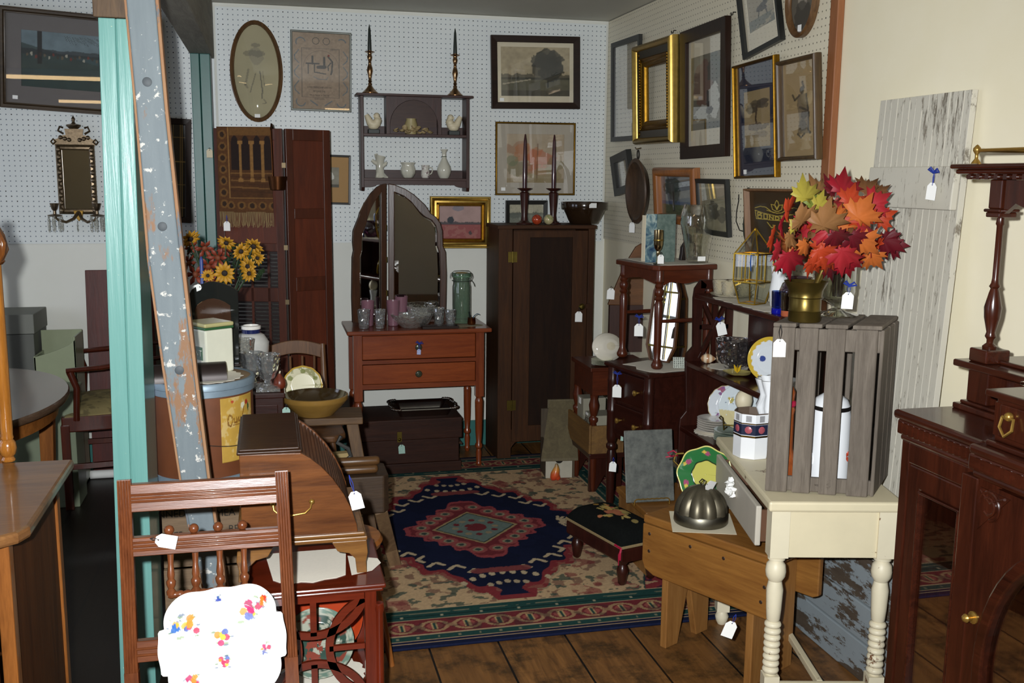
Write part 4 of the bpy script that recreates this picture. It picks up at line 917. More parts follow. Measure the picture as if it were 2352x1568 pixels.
# trunk under dresser with silver tray
zt=.30
TY=-.46
TX0,TX1=.60,1.19;TH=W(960,1005,Y=TY).z; 
TRK=wood('trunk_wood','#210f09','#3c2013',.55,'X',.9,bstr=.12,spec=.2)
ty0=-.50
p=[W(835,1083,Z=0),W(1060,1083,Z=0)]
t=thing('storage_chest','dark brown flat lidded wooden trunk under the dresser','trunk',((TX0+TX1)/2,ty0+.18,0))
hx=(TX1-TX0)/2
zL=W(960,1010,Y=ty0).z
zTop=W(960,962,Y=ty0).z
MB().box(-hx,hx,-.18,.17,0,.06).build('plinth',TRK,t,0,.003)
MB().box(-hx+.012,hx-.012,-.172,.165,.06,zL).build('body',TRK,t,0,.003)
lid=MB().box(-hx-.004,hx+.004,-.184,.172,zL+.002,zTop).build('lid',TRK,t,0,.005)
kx=W(917,980,Y=ty0).x-(TX0+TX1)/2
MB().box(kx-.012,kx+.012,-.19,-.184,zL-.005,zL+.05).sph((kx,-.19,zL+.01),.009,8).build('hasp',BRASSD,lid,0)
MB().tube([(hx-.005,-.08,zL-.05),(hx+.02,-.07,zL-.06),(hx+.02,.05,zL-.06),(hx-.005,.06,zL-.05)],.006,6).build('handle',plain('rope','#4a3526',.8),t)
ptag((kx+TX0/2+TX1/2+.008,ty0-.012,zL+.0),'pale green printed tag hanging from the trunk hasp',1.05,-.1,-.06,BLKS,.018,mat=plain('green_tag','#9fc0b2',.6,var=.25,scale=90))
x=W(970,945,Y=-.36).x
q=thing('silver_tray','silver rectangular tray with scrolled corners resting on the trunk','tray',(x,-.36,zTop+.001))
m=MB()
def rr(a,b,r,n=5): return [(sx*(a-r)+r*math.cos(t0+PI/2*k/n),sy*(b-r)+r*math.sin(t0+PI/2*k/n)) for sx,sy,t0 in((1,1,0),(-1,1,PI/2),(-1,-1,PI),(1,-1,1.5*PI)) for k in range(n+1)]
lv=[(rr(.13,.085,.02),0),(rr(.145,.1,.025),.03),(rr(.175,.125,.04),.042),(rr(.172,.122,.04),.047),(rr(.14,.095,.025),.036),(rr(.125,.08,.02),.006)]
vs=[];n=24
for ring,z in lv: vs+=[(a,b,z) for a,b in ring]
fs=[tuple(range(n))[::-1],tuple(range(5*n,6*n))]
for k in range(5):
    for i in range(n): j=(i+1)%n;fs.append((k*n+i,k*n+j,(k+1)*n+j,(k+1)*n+i))
m.add(vs,fs);m.build('tray',SILV,q,30)
m=MB();random.seed(4)
for i,(a,b) in enumerate(rr(.174,.124,.04,5)):
    m.sph((a,b,.046),.009,8,.8)
mm_=[MB(),MB()]
for sx in(-1,1):
    for k in range(-3,4): mm_[(sx+1)//2].sph((sx*(.178-abs(k)*.004),.024*k,.046),.008,8,.8)
m.build('rim_beading',SILV,q)
for mm in mm_: mm.build('handle_scroll',SILV,q)
# ================================================================ left: posts, beam, brace
t=NT('teal_gloss');sp_=(3,3,60)
n1=t.noise(t.coord('Object',(30,30,1.2)),2,6,.6);n2=t.noise(t.coord(),60,4,.7)
col=t.mix(n1,'#5f9790','#7dafa6');col=t.mix(t.ramp(n2,[(.7,0.),(.73,1.)]),col,'#c3cfae')
TEAL=t.bsdf(col,.28,0,.5,.3,n1,.12)
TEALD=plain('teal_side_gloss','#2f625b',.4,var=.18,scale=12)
BEAMW=wood('grey_beam','#77746a','#a19d90',.7,'Y',1.0,bstr=.2); BROWNT=wood('brown_timber','#3a2a1c','#6a5238',.6,'Z',1.2,bstr=.2)
yF=-2.62;yB=-2.37
def xf(u,v): return W(u,v,Y=yF).x
XL0,XL1=xf(277,1568),xf(225,40); XR0,XR1=xf(358,1568),xf(298,40)
zc=W(225,40,Y=yF).z
def lerp(a,b,t): return a+(b-a)*t
def postboard(m,xa0,xb0,xa1,xb1,y0,y1,z1):
    m.hexa([(xa0,y0,0),(xb0,y0,0),(xb0,y1,0),(xa0,y1,0),(xa1,y0,z1),(xb1,y0,z1),(xb1,y1,z1),(xa1,y1,z1)])
# extrapolate the lean to the floor
zb_=W(277,1568,Y=yF).z; k=zb_/(zc-zb_); XL0-= (XL1-XL0)*k; XR0-=(XR1-XR0)*k
s0,s1=lerp(XL0,XR0,.49),lerp(XL1,XR1,.55)
m=MB();postboard(m,XL0,s0-.0015,XL1,s1-.0015,yF,yB,zc);postboard(m,s0+.0015,XR0,s1+.0015,XR1,yF+.003,yB,zc);postboard(m,s0-.002,s0+.002,s1-.002,s1+.002,yF+.008,yB,zc)
o=struct(m.build('pillar_front',TEAL,smooth=0,bevel=.005)); tag(o,'glossy pale green boxed post standing at the left foreground')
m=MB();m.box(XL1-.012,XR1+.004,yF-.004,yB,zc+.001,2.15);tag(struct(m.build('pillar_head',BROWNT,smooth=0,bevel=.003)),'bare brown timber head on top of the near green post')
yb=-.37;bx=[W(u,140,Y=yb).x for u in(437,458,482)];zp=W(450,122,Y=yb).z
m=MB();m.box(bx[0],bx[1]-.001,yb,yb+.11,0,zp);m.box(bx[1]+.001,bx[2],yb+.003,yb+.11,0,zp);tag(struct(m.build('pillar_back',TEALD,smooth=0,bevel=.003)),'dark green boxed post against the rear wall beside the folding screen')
tag(struct(MB().box(bx[0]-.005,bx[2]+.01,-2.75,yb+.2,zp,2.429).build('beam',BEAMW,smooth=0,bevel=.004)),'rough grey ceiling beam running from near green post to the rear one')
# leaning curved brace
L_=[(287,-2),(308,252),(337,597),(372,850),(410,1097),(429,1202),(461,1343),(502,1500)];R_=[(368,-2),(386,252),(423,597),(452,850),(483,1097),(499,1202),(521,1343),(552,1500)]
yq=-2.69
pl=[W(u,v,Y=yq) for u,v in L_];pr=[W(u,v,Y=yq) for u,v in R_]
pl=[(p.x,p.z) for p in pl];pr=[(p.x,p.z) for p in pr]
d=(pl[-2][0]-pl[-1][0])/(pl[-2][1]-pl[-1][1]); pl[-1]=(pl[-1][0]-d*pl[-1][1],0); d=(pr[-2][0]-pr[-1][0])/(pr[-2][1]-pr[-1][1]); pr[-1]=(pr[-1][0]-d*pr[-1][1],0)
pl[0]=(pl[0][0]-.012,2.2);pr[0]=(pr[0][0]-.012,2.2)
t=NT('grey_brace_paint')
n1=t.noise(t.coord('Object',(1,1,.3)),9,7,.7);n2=t.noise(t.coord(),26,5,.7);n3=t.noise(t.coord('Object',(8,8,1)),5,5,.6)
col=t.mix(n3,'#5f6a70','#7d878a');col=t.mix(t.ramp(n1,[(.56,0.),(.60,1.)]),col,'#8a6648');col=t.mix(t.ramp(n2,[(.59,0.),(.62,1.)]),col,'#c9c7c0')
BRC=t.bsdf(col,.6,0,.4,0,n2,.25,.004)
ORW=chippy('orange_raw_wood','#6d747a','#94684a',.42,16,.7,(1,1,.3),'#a5805c')
def strip(a,b,y0,y1,name,mat,par=None,bev=0):
    m=MB();n=len(a);vs=[(x,y0,z) for x,z in a]+[(x,y0,z) for x,z in b]+[(x,y1,z) for x,z in a]+[(x,y1,z) for x,z in b];fs=[(0,n,3*n,2*n),(n-1,3*n-1,4*n-1,2*n-1)]
    for i in range(n-1): fs+=[(i,i+1,n+i+1,n+i),(2*n+i+1,2*n+i,3*n+i,3*n+i+1),(i,2*n+i,2*n+i+1,i+1),(n+i,n+i+1,3*n+i+1,3*n+i)]
    m.add(vs,fs);return m.build(name,mat,par,0,bev)
def mixp(a,b,t): return [(x+(p-x)*t,z+(q-z)*t) for (x,z),(p,q) in zip(a,b)]
br=struct(strip(mixp(pl,pr,.07),mixp(pl,pr,.9),yq,yq+.05,'brace_timber',BRC,None,.004));tag(br,'leaning grey painted timber brace with worn orange edges in front of the drum')
strip(pl,mixp(pl,pr,.075),yq+.003,yq+.05,'worn_edge',ORW,br,.003);strip(mixp(pl,pr,.895),pr,yq+.003,yq+.05,'worn_edge',ORW,br,.003)
for u,v in((338,188),(373,520),(412,850)):
    p=W(u,v,Y=yq);MB().lathe([(.0125,0),(.0125,-.0012),(.011,-.002),(1e-4,-.002)],16,(p.x,yq,p.z),'Y').build('bolt_head',plain('grey_bolt','#4c5256',.6,.0),br)
# ================================================================ chair with plate (front left)
yc1,yc0=-3.245,-3.345; zc1=.872;zc0=.45
PL1=W(285,1098,Y=yc1);PR1=W(646,1080,Y=yc1);PL0=W(305,1568,Y=yc0);PR0=W(672,1568,Y=yc0)
ch=thing('wooden_chair','reddish wooden chair with grooved rails and ball topped spindles holding the white plate','chair',((PL0.x+PR0.x)/2,yc0,0))
cx_,cy_=ch.location.x,ch.location.y
def C_(p): return (p[0]-cx_,p[1]-cy_,p[2])
ww=.0135
def chp(side,z):
    a,b=(PL0,PL1) if side<0 else (PR0,PR1); t=(z-a.z)/(b.z-a.z); return Vector((lerp(a.x,b.x,t),lerp(yc0,yc1,(z-zc0)/(zc1-zc0)),z))
CHW=wood('chair_wood','#4a2412','#7d4626',.3,'X',1.3,coat=.15);CHWZ=wood('chair_wood_z','#4a2412','#7d4626',.3,'Z',1.3,coat=.15)
for s in(-1,1):
    m=MB();a=chp(s,.02)-Vector((0,.02,0));b=chp(s,.45);c=chp(s,zc1-.006)
    for i in range(5):
        off=(i-2)*.0058
        for p,q in((b,c),): m.tube([C_(p+Vector((off,-.010,0))),C_(q+Vector((off,-.010,0)))],.0032,6)
    m.beam(C_(b-Vector((0,0,.01))),C_(c),.029,.022,(0,1,0)); m.beam(C_(a+Vector((0,.07,-.02))),C_(b),.03,.028,(0,1,0))
    m.build('back_post',CHWZ,ch,40)
def rail(z0,z1,name,grooves,th=.018,l=-1,r=1):
    m=MB();a0,b0,a1,b1=chp(-1,z0),chp(1,z0),chp(-1,z1),chp(1,z1);e=.012
    a0.x+=e;a1.x+=e;b0.x-=e;b1.x-=e
    y=Vector((0,.5*th,0))
    m.hexa([C_(a0-y),C_(b0-y),C_(b0+y),C_(a0+y),C_(a1-y),C_(b1-y),C_(b1+y),C_(a1+y)])
    for g in grooves:
        zz=lerp(z0,z1,g);p,q=chp(-1,zz),chp(1,zz);p.x+=e;q.x-=e; d=Vector((0,-.5*th-.0005,0)); m.tube([C_(p+d),C_(q+d)],.0036,6)
    return m.build(name,CHW,ch,35,.002)
def zat(u,v): return W(u,v,Y=lerp(yc0,yc1,.8)).z
zr=[W(298,1110,Y=yc1).z,W(298,1175,Y=yc1+(-.02)).z,W(300,1233,Y=-3.275).z,W(300,1276,Y=-3.285).z,W(310,1468,Y=-3.325).z,W(312,1514,Y=-3.33).z,W(400,1366,Y=-3.31).z]
rail(zr[1],zr[0],'top_rail',(.38,.5,.62));rail(zr[3],zr[2],'middle_rail',(.35,.55,.75));rail(zr[5],zr[4],'lower_rail',(.35,.65))
zs=zr[6];
for k,u in enumerate((389,446,502,558)):
    X=W(u,1260,Y=-3.285).x
    def yz(z): return lerp(yc0,yc1,(z-zc0)/(zc1-zc0))
    m=MB();H=zr[3]-zs
    ax0=Vector((X+.002,yz(zs),zs));
    prf=[(.010,0),(.011,.008),(.0065,.014),(.010,.022),(.011,.03),(.007,.036),(.0085,.045),(.007,.06),(.0062,H*.75),(.0075,H)]
    m.at(C_(ax0),0,-math.atan2(yc1-yc0,zc1-zc0));m.lathe(prf,14)
    sp=m.build('spindle',CHWZ,ch)
    ztp=zr[2]+.010;MB().sph(C_((X,yz(ztp),ztp)),.0115,14).build('ball_finial',CHW,ch)
SZ=.36
m=MB();p=W(386,1366,Y=-3.31);q=W(590,1366,Y=-3.31);n=40
m.lathe([(.0065+.003*abs(math.sin(k*.9)),lerp(p.x,q.x,k/n)-cx_) for k in range(n+1)],12,(0,lerp(yc0,yc1,(zs-zc0)/(zc1-zc0))-cy_,zs),'X');m.build('spool_rail',CHW,ch)
MB().prism([(-.19,-.0),(-.20,-.36),(.20,-.36),(.19,0)],SZ-.03,SZ,'XY').build('seat',CHW,ch,0,.006)
for s in(-1,1): MB().lathe([(.011,0),(.016,.1),(.012,.14),(.019,.2),(.017,SZ-.08),(.014,SZ-.03)],14,(s*.17,-.33,0)).build('front_leg',CHWZ,ch)
p=W(345,1235,Y=-3.31); ptag((p.x,-3.315,p.z),'large white price tag lying across the middle chair rail',1.0,VIEWRZ,0,BLKS,.012).rotation_euler=(.2,math.radians(-76),VIEWRZ)
# square flowered plate leaning on the chair back
pz=W(512,1358,Y=-3.385);
hs=.134;lean=math.radians(20)
pc=W(513,1513,Y=-3.43)
pl_=thing('cake_plate','white square china cake plate with scattered pink flower sprays, leaning on the reddish chair','plate',(pc.x,-3.40,pz.z-hs*.90*math.cos(lean)),rot=(PI/2-lean,math.radians(-5)*0,0))
def sqR(a):
    c,s=abs(math.cos(a)),abs(math.sin(a)); h_=hs*.885
    r=h_/((c**4.5+s**4.5)**(1/4.5)); e=s*r/hs
    if c>s: r+=hs*.115*max(0,min(1,(.36-e)/.05))
    return r+.0016*math.cos(12*a)
def colp(x,y,T):
    A=Art.on(x,y);A.fill('#f6f5f2')
    posy(A,-.068,.051,.024,1);posy(A,-.1,.053,.014,4,('#3a6ab0','#d8a83a'));posy(A,.066,.062,.026,2);posy(A,.092,.079,.013,0,('#d8702a','#b83828'));posy(A,.0,.012,.018,3);posy(A,-.003,.1,.008,4,('#3a4a9a','#4a6a8a'));posy(A,.09,-.028,.012,2);posy(A,-.004,-.042,.014,5);posy(A,-.07,-.07,.016,6)
    return A
PLM=paintmat('porcelain',.12,.6)
o=dish('plate',sqR,[(0,0),(.6,0),(.68,.003),(.74,.012),(.97,.02),(1,.0185)],colp,pl_,PLM,180,150,.004);o.rotation_euler=(0,0,math.radians(4))
# ================================================================ low table with fretwork, bread box
tx0,tx1=.128,.492;ty0_,ty1_=-3.142,-2.80;tz=.52
REDT=wood('red_table_wood','#461508','#672311',.2,'X',.8,coat=.4);REDTZ=wood('red_table_wood_z','#461508','#672311',.22,'Z',.8,coat=.3)
ft=thing('side_table','glossy red brown side table with fretwork circles, under the roll top bread box','table',((tx0+tx1)/2,(ty0_+ty1_)/2,0))
hx=(tx1-tx0)/2;hy=(ty1_-ty0_)/2
m=MB();m.box(-hx,hx,-hy,hy,tz-.012,tz);m.box(-hx+.006,hx-.006,-hy+.006,hy-.006,tz-.022,tz-.012);m.build('top',REDT,ft,0,.004)
px0,px1=W(600,1450,Y=ty0_+.02).x-(tx0+tx1)/2,W(838,1450,Y=ty0_+.02).x-(tx0+tx1)/2; pcx=(px0+px1)/2;ph=(px1-px0)/2;pcz=tz-.045-ph
for x in(px0-.016,px1+.016):
    for y in(-hy+.03,hy-.03):
        m=MB();m.box(x-.015,x+.015,y-.013,y+.013,0,tz-.022);m.lathe([(.010,.05),(.012,.08),(.011,tz-.09),(.014,tz-.075),(.012,tz-.06)],12,(x+(.022 if x>0 else -.022),y-.005,0));m.build('leg',REDTZ,ft,40,.002)
for y in(-hy+.022,hy-.034):
    m=MB();m.box(px0,px1,y,y+.012,tz-.045,tz-.022);m.box(px0,px1,y,y+.012,pcz-ph-.02,pcz-ph);m.build('apron',REDT,ft,0)
    sag=ph*.70;R=(ph*ph+sag*sag)/(2*sag);am=math.asin(ph/R);w_=.010
    m=MB()
    for q in range(4):
        ca,sa=[(1,0),(0,1),(-1,0),(0,-1)][q]
        n=20;o_=[];i_=[]
        for k in range(n+1):
            a=-am+2*am*k/n
            for lst,r in((o_,R+w_),(i_,R-w_)):
                X=r*math.sin(a);Z_=ph-(r*math.cos(a)-(R-sag)) if 1 else 0
                lst.append((pcx+X*ca-Z_*sa,pcz+X*sa+Z_*ca))
        m2=o_+i_[::-1]
        vs=[(x,y+.001,z) for x,z in o_]+[(x,y+.001,z) for x,z in i_]+[(x,y+.011,z) for x,z in o_]+[(x,y+.011,z) for x,z in i_];N=n+1;fs=[(0,N,3*N,2*N),(N-1,3*N-1,4*N-1,2*N-1)]
        for i in range(n): fs+=[(i,i+1,N+i+1,N+i),(2*N+i+1,2*N+i,3*N+i,3*N+i+1),(i,2*N+i,2*N+i+1,i+1),(N+i,N+i+1,3*N+i+1,3*N+i)]
        m.add(vs,fs)
        b0=(pcx-(ph+.0)*sa*1,pcz+(ph)*ca);b1=(pcx-(ph-sag)*sa,pcz+(ph-sag)*ca)
        if ca: m.box(pcx-.008,pcx+.008,y+.001,y+.011,min(b0[1],b1[1]),max(b0[1],b1[1]))
        else: m.box(min(b0[0],b1[0]),max(b0[0],b1[0]),y+.001,y+.011,pcz-.007,pcz+.007)
    m.build('fretwork',REDT,ft,0)
shz=pcz-ph
MB().box(px0-.02,px1+.02,-hy+.034,hy-.036,shz-.015,shz).build('lower_shelf',REDT,ft,0,.002)
# plate and red tray inside the table
fx,fy=ft.location.x,ft.location.y
q=thing('doily','white lace doily spread on the lower shelf of the side table','doily',(fx+pcx+.02,fy-.03,shz+.0005));MB().lathe([(.12,0),(.12,.0012),(1e-4,.0014)],40,(0,0,0),sx=1,sy=.85,fl=lambda a,k:1+.06*math.cos(16*a)).build('lace',LACE,q,0)
q=thing('round_tray','round orange red lacquer tray standing inside the side table','tray',(fx+pcx+.03,fy+.085,shz+.115),rot=(PI/2-.15,0,0));MB().lathe([(.001,.0),(.1,0),(.113,.012),(.115,.012),(.103,-.004),(.001,-.004)],40).build('tray',plain('orange_lacquer','#a03818',.25,coat=.4,var=.08),q)
q=thing('transfer_plate','dark green and pink patterned plate propped on the doily inside the side table','plate',(fx+pcx+.015,fy-.0,shz+.075),rot=(PI/2-.75,0,0))
def colq(x,y,T):
    A=Art.on(x,y);A.fill('#9a9c8c');n=vnoise(x*60+3,y*60+5,3,4);A.fill('#33483f',(n>.5).astype(float)*(T<.8));A.fill('#7a3c30',(vnoise(x*40,y*40,8,3)>.62).astype(float)*(T<.85));A.fill('#4f6f62',((T>.86)&(vnoise(x*90,y*90,2,2)>.5)).astype(float),.8);return A
dish('plate',lambda a:.098,[(0,0),(.6,0),(.7,.004),(1,.016)],colq,q,PLM,60,40,.003)
# bread box
bz0=tz
BX0,BX1=W(552,1270,Y=-3.05).x,W(845,1262,Y=-3.05).x; by0=-3.055
zb0=W(552,1272,Y=by0).z;zbt=W(600,1035,Y=by0).z
by1=W(540,957,Z=zbt).y
bb=thing('bread_box','walnut roll top bread box with ribbed tambour front and brass end handle','bread box',((BX0+BX1)/2,(by0+by1)/2,bz0+.0015))
o=bb.location
def bx(u,v): p=W(u,v,Y=by0);return (p.x-o.x,p.z-o.z)
BBW=wood('breadbox_walnut','#40210e','#734420',.32,'X',1.1,coat=.12)
yh=(by1-by0)/2
pts=[bx(*p) for p in((556,1240),(549,1045),(690,1040),(712,1052),(738,1072),(765,1100),(790,1135),(808,1170),(820,1205),(824,1238))]
m=MB();m.prism(pts,-yh,-yh+.014);m.build('end_panel',BBW,bb,0,.002)
m=MB();m.prism(pts,yh-.014,yh);m.build('end_panel',BBW,bb,0,.002)
cur=pts[2:]
m=MB();cv=[(a[0]-.008,a[1]-.006) for a in cur]
N=22
L=[0]
for a,b in zip(cv[:-1],cv[1:]): L.append(L[-1]+math.hypot(b[0]-a[0],b[1]-a[1]))
for k in range(N):
    s_=L[-1]*(k+.5)/N; X=np.interp(s_,L,[p[0] for p in cv]);Zq=np.interp(s_,L,[p[1] for p in cv]);m.tube([(X,-yh+.012,Zq),(X,yh-.012,Zq)],L[-1]/N*.55,6)
m.build('tambour',wood('tambour_wood','#3c2313','#6a4226',.35,'Y',1.4),bb,50)
m=MB();m.prism([(p[0]+.004,p[1]-.002) for p in pts[:2]]+[(pts[2][0],pts[2][1]-.012)]+[(p[0]-.016,p[1]-.012) for p in pts[3:]],-yh+.014,yh-.014);m.build('carcass',BBW,bb,0)
tp=bx(549,1045);tq=bx(690,1040)
m=MB();m.box(tp[0]-.006,tq[0]+.004,-yh-.008,yh+.006,tp[1],tp[1]+.008);m.box(tp[0]-.001,tq[0]-.002,-yh-.003,yh+.002,tp[1]+.008,tp[1]+.014);m.build('top_board',wood('breadbox_top','#24130a','#402716',.3,'X',1.0,coat=.08,spec=.25),bb,0,.003)
a,b=bx(550,1240),bx(838,1238);zz0=.05
m=MB();m.box(a[0]-.004,b[0],-yh-.006,yh+.004,a[1]-.010,a[1]);m.box(a[0]-.008,b[0]+.006,-yh-.011,yh+.008,a[1]-.022,a[1]-.010);m.build('base_moulding',wood('base_gilt_wood','#553418','#8a6030',.3,'X',1.1,coat=.2),bb,0,.003)
zf=a[1]-.022
for sx in(-1,1):
    for y in(-yh-.006,yh-.006):
        X=a[0]-.006 if sx<0 else b[0]+.004
        poly=[(X,0),(X-sx*.026,0),(X-sx*.03,zf*.45),(X-sx*.045,zf*.62),(X-sx*.075,zf*.7),(X-sx*.09,zf),(X,zf),(X+sx*.003,zf*.6),(X-sx*.002,zf*.35)]
        MB().prism(poly,y,y+.014).build('foot',MATS['base_gilt_wood'],bb,0,.002)
h0,h1=bx(665,1172),bx(716,1150)
m=MB();mid=bx(668,1150)
for X in(mid[0]-.045,h1[0]): m.sph((X,-yh-.006,h1[1]),.0075,10)
m.tube([(h1[0],-yh-.010,h1[1]),(h1[0]-.004,-yh-.014,h1[1]-.014),(h1[0]-.018,-yh-.016,h1[1]-.026),(h1[0]-.05,-yh-.016,h1[1]-.030),(mid[0]-.03,-yh-.016,h1[1]-.026),(mid[0]-.043,-yh-.014,h1[1]-.014),(mid[0]-.045,-yh-.010,h1[1])],.0024,8)
m.build('bail_handle',BRASS,bb)
p=W(790,1085,Y=by0-.02);ptag((p.x+.012,by0-.028,p.z-.005),'white price tag on blue ribbon hanging from the bread box curve',1.05,VIEWRZ,-.25,BLUER,.045)
q=thing('doily','white lace runner under the bread box, hanging over the side table corner','doily',(fx,fy,tz+.0004))
m=MB()
pp=[(-.10,-.09),(-.085,-.107),(-.05,-.122),(-.03,-.116),(.0,-.126),(.03,-.112),(.06,-.108),(.085,-.092),(.1,.1),(-.12,.1)]
m.prism(pp,0,.001,'XY');m.add([(.10,-.10,.0008),(.155,-.08,.0008),(.178,.005,.0008),(.184,-.03,.0008),(.1,.04,.0008)],[(0,1,3,2,4)]);m.build('lace',LACE,q,0)
# round oak stool behind
sz=W(866,1225,Y=-2.60).z
st=thing('round_stool','small round oak stool with splayed legs, behind the red brown side table','stool',(.41,-2.60,0))
MB().lathe([(.1,sz-.035),(.125,sz-.028),(.132,sz-.012),(.125,sz),(1e-4,sz)],36).build('seat',OAK,st)
for a in(.18,1.9,3.4,5.0):
    rr_=.162 if a<.5 else .15
    MB().tube([(.075*math.cos(a),.075*math.sin(a),sz-.03),(.12*math.cos(a),.12*math.sin(a),sz*.5),(rr_*math.cos(a),rr_*math.sin(a),0)],[.011,.016,.010],12).build('leg',OAKZ,st)
# ================================================================ drum on crates
dcx,dcy,dr=-.002,-2.20,.165;dz1=W(460,862,Y=dcy).z;dz0=.56
FIB=plain('fibre_board','#6e3d20',.6,var=.25,scale=14)
dm=thing('fibre_drum','brown fibreboard drum with blue grey metal rim and torn yellow label, behind the brace','drum',(dcx,dcy,dz0))
hD=dz1-dz0
MB().lathe([(dr-.006,0),(dr-.004,.004),(dr-.004,hD-.02)],48).build('body',FIB,dm)
MB().lathe([(dr-.002,hD-.045),(dr+.001,hD-.043),(dr+.001,hD-.024),(dr+.004,hD-.022),(dr+.004,hD-.006),(dr,hD),(dr-.01,hD)],48,caps=False).build('metal_rim',plain('blue_grey_rim','#8496a3',.45,.3,var=.15),dm)
MB().lathe([(dr-.008,hD-.006),(dr-.01,hD-.003),(1e-4,hD-.001)],48).build('lid',plain('drum_lid','#8a7358',.7,var=.15),dm)
MB().lathe([(dr-.003,.012),(dr+.002,.014),(dr+.002,.03),(dr-.003,.032)],48,caps=False).build('metal_rim',MATS['blue_grey_rim'],dm)
# label wraps round the front right of the drum
ua=np.linspace(-1.18,-.32,60);vz=np.linspace(0,1,70);U_,V_=np.meshgrid(ua,vz)
lz0,lz1=hD-.26,hD-.05
A=Art.on((U_+1.18)/.86,V_);A.fill('#b8923e');n=vnoise(A.u*9,A.v*9,3);A.mul(.85+.3*n);A.fill('#c9b27a',((n>.62)).astype(float),.6);A.disc(.3,.93,.04,'#b0402a',.02);A.disc(.75,.88,.05,'#a02a1c',.04);A.disc(.62,.84,.06,'#d8d2b8',.05,.5);A.disc(.82,.8,.03,'#2c4a2c',.07)
K='#7a5018'
A.line([(.2,.72),(.17,.66),(.18,.58),(.24,.55),(.29,.62),(.28,.7),(.22,.73)],.012,K);A.line([(.33,.67),(.34,.6),(.4,.6),(.41,.68),(.42,.6)],.011,K);A.line([(.47,.68),(.46,.61),(.52,.62),(.52,.68)],.011,K);A.line([(.56,.62),(.6,.7),(.66,.82)],.011,K);A.line([(.3,.57),(.5,.56),(.62,.62),(.52,.64)],.008,K)
A.line([(.48,.24),(.48,.33),(.54,.33)],.012,'#2a1c10');A.line([(.48,.29),(.53,.29)],.01,'#2a1c10');A.line([(.58,.24),(.63,.25),(.62,.3),(.58,.28)],.01,'#2a1c10')
rr_=dr-.0025;P=np.stack([rr_*np.cos(U_),rr_*np.sin(U_),lz0+(lz1-lz0)*V_],-1)
gridmesh('paper_label',P,A.c,paintmat('paper'),dm,back=.0006)
MB().tube([(rr_*1.01*math.cos(a),rr_*1.01*math.sin(a),hD-.2-.01*math.sin((a+1.3)*3)) for a in np.linspace(-1.5,-.1,18)],.0016,5).build('cord',plain('dark_cord','#2a1c10',.7),dm)
# crates under it
CRW=wood('crate_wood','#5e4a36','#8a7258',.65,'X',1.0,bstr=.15)
def crate(name,lab,x0,x1,y0,y1,z0,z1,words,slats=2):
    c=thing(name,lab,'crate',((x0+x1)/2,(y0+y1)/2,z0));hx=(x1-x0)/2;hy=(y1-y0)/2;h=z1-z0;g=.006;bh=(h-g*(slats-1))/slats
    for k in range(slats):
        b=MB().box(-hx,hx,-hy,-hy+.012,k*(bh+g),k*(bh+g)+bh).build('front_board',CRW,c,0,.002)
        if words and words[k]:
            for (tx,sz_,X) in words[k]: text(tx,sz_,INK,b,(X,-hy-.0006,k*(bh+g)+bh*.52),(PI/2,0,0),.0003,name='stencil')
        MB().box(-hx,hx,hy-.012,hy,k*(bh+g),k*(bh+g)+bh).build('back_board',CRW,c,0)
    for s in(-1,1): MB().box(s*hx-.016*(s>0),s*hx+.016*(s<0),-hy+.013,hy-.013,0,h).build('end_board',CRW,c,0)
    MB().box(-hx+.017,hx-.017,-hy+.013,hy-.013,0,.01).build('bottom',CRW,c,0); return c
yk=-2.375
za=W(400,1165,Y=yk).z;zb2=W(400,1252,Y=yk).z
c=crate('stencilled_crate','grey brown wooden crate stencilled with black letters, under the fibre drum',-.13,.245,yk,-2.03,.31,dz0-.003,None,1)
zt_=za-.31;
b=c.children[0]
xw=lambda u:W(u,1200,Y=yk).x-.0575
for tx,u,v,s_ in(('CANNED',378,1182,.034),('FLAKES',384,1231,.032),('MEA',518,1177,.034),('BEEF',548,1213,.034)):
    text(tx,s_,INK,b,(W(u,v,Y=yk).x-.0575,-.1725-.0008,W(u,v,Y=yk).z-.31),(PI/2,0,0),.0003,name='stencil',sx=.92)
for z in(.31+.001,):
    pass
crate('slat_crate','plain old wooden crate at floor level beneath the stencilled crate',-.13,.245,-2.39,-2.02,0,.307,None,2)
# things on the drum
q=thing('doily','white lace doily on the drum lid','doily',(dcx+.01,dcy-.03,dz1+.0005));MB().lathe([(.118,0),(.118,.0012),(1e-4,.0015)],48,fl=lambda a,k:1+.05*math.cos(18*a)).build('lace',LACE,q,0)
p=W(445,856,Y=-2.29)
q=thing('arched_tin','dark brown half round tin mould lying on the drum doily','mould',(p.x-.012,-2.27,dz1+.0025),.12)
TOLE=plain('tole_dark','#2c211e',.4,.3,var=.4,scale=20)
n=16;oo=[(.05*math.cos(PI*k/n),.052*math.sin(PI*k/n)) for k in range(n+1)];ii=[(.046*math.cos(PI*k/n),.048*math.sin(PI*k/n)) for k in range(n,-1,-1)]
m=MB();N=len(oo)
vs=[(-.11,y,z) for y,z in oo]+[(.11,y,z) for y,z in oo]+[(-.11,y,z) for y,z in ii[::-1]]+[(.11,y,z) for y,z in ii[::-1]];fs=[]
for k in range(n): fs+=[(k,k+1,N+k+1,N+k),(2*N+k+1,2*N+k,3*N+k,3*N+k+1),(k,2*N+k,2*N+k+1,k+1),(N+k,N+k+1,3*N+k+1,3*N+k)]
fs+=[(0,N,3*N,2*N),(n,2*N+n,3*N+n,N+n)]
m.add(vs,fs);m.build('shell',TOLE,q,40)
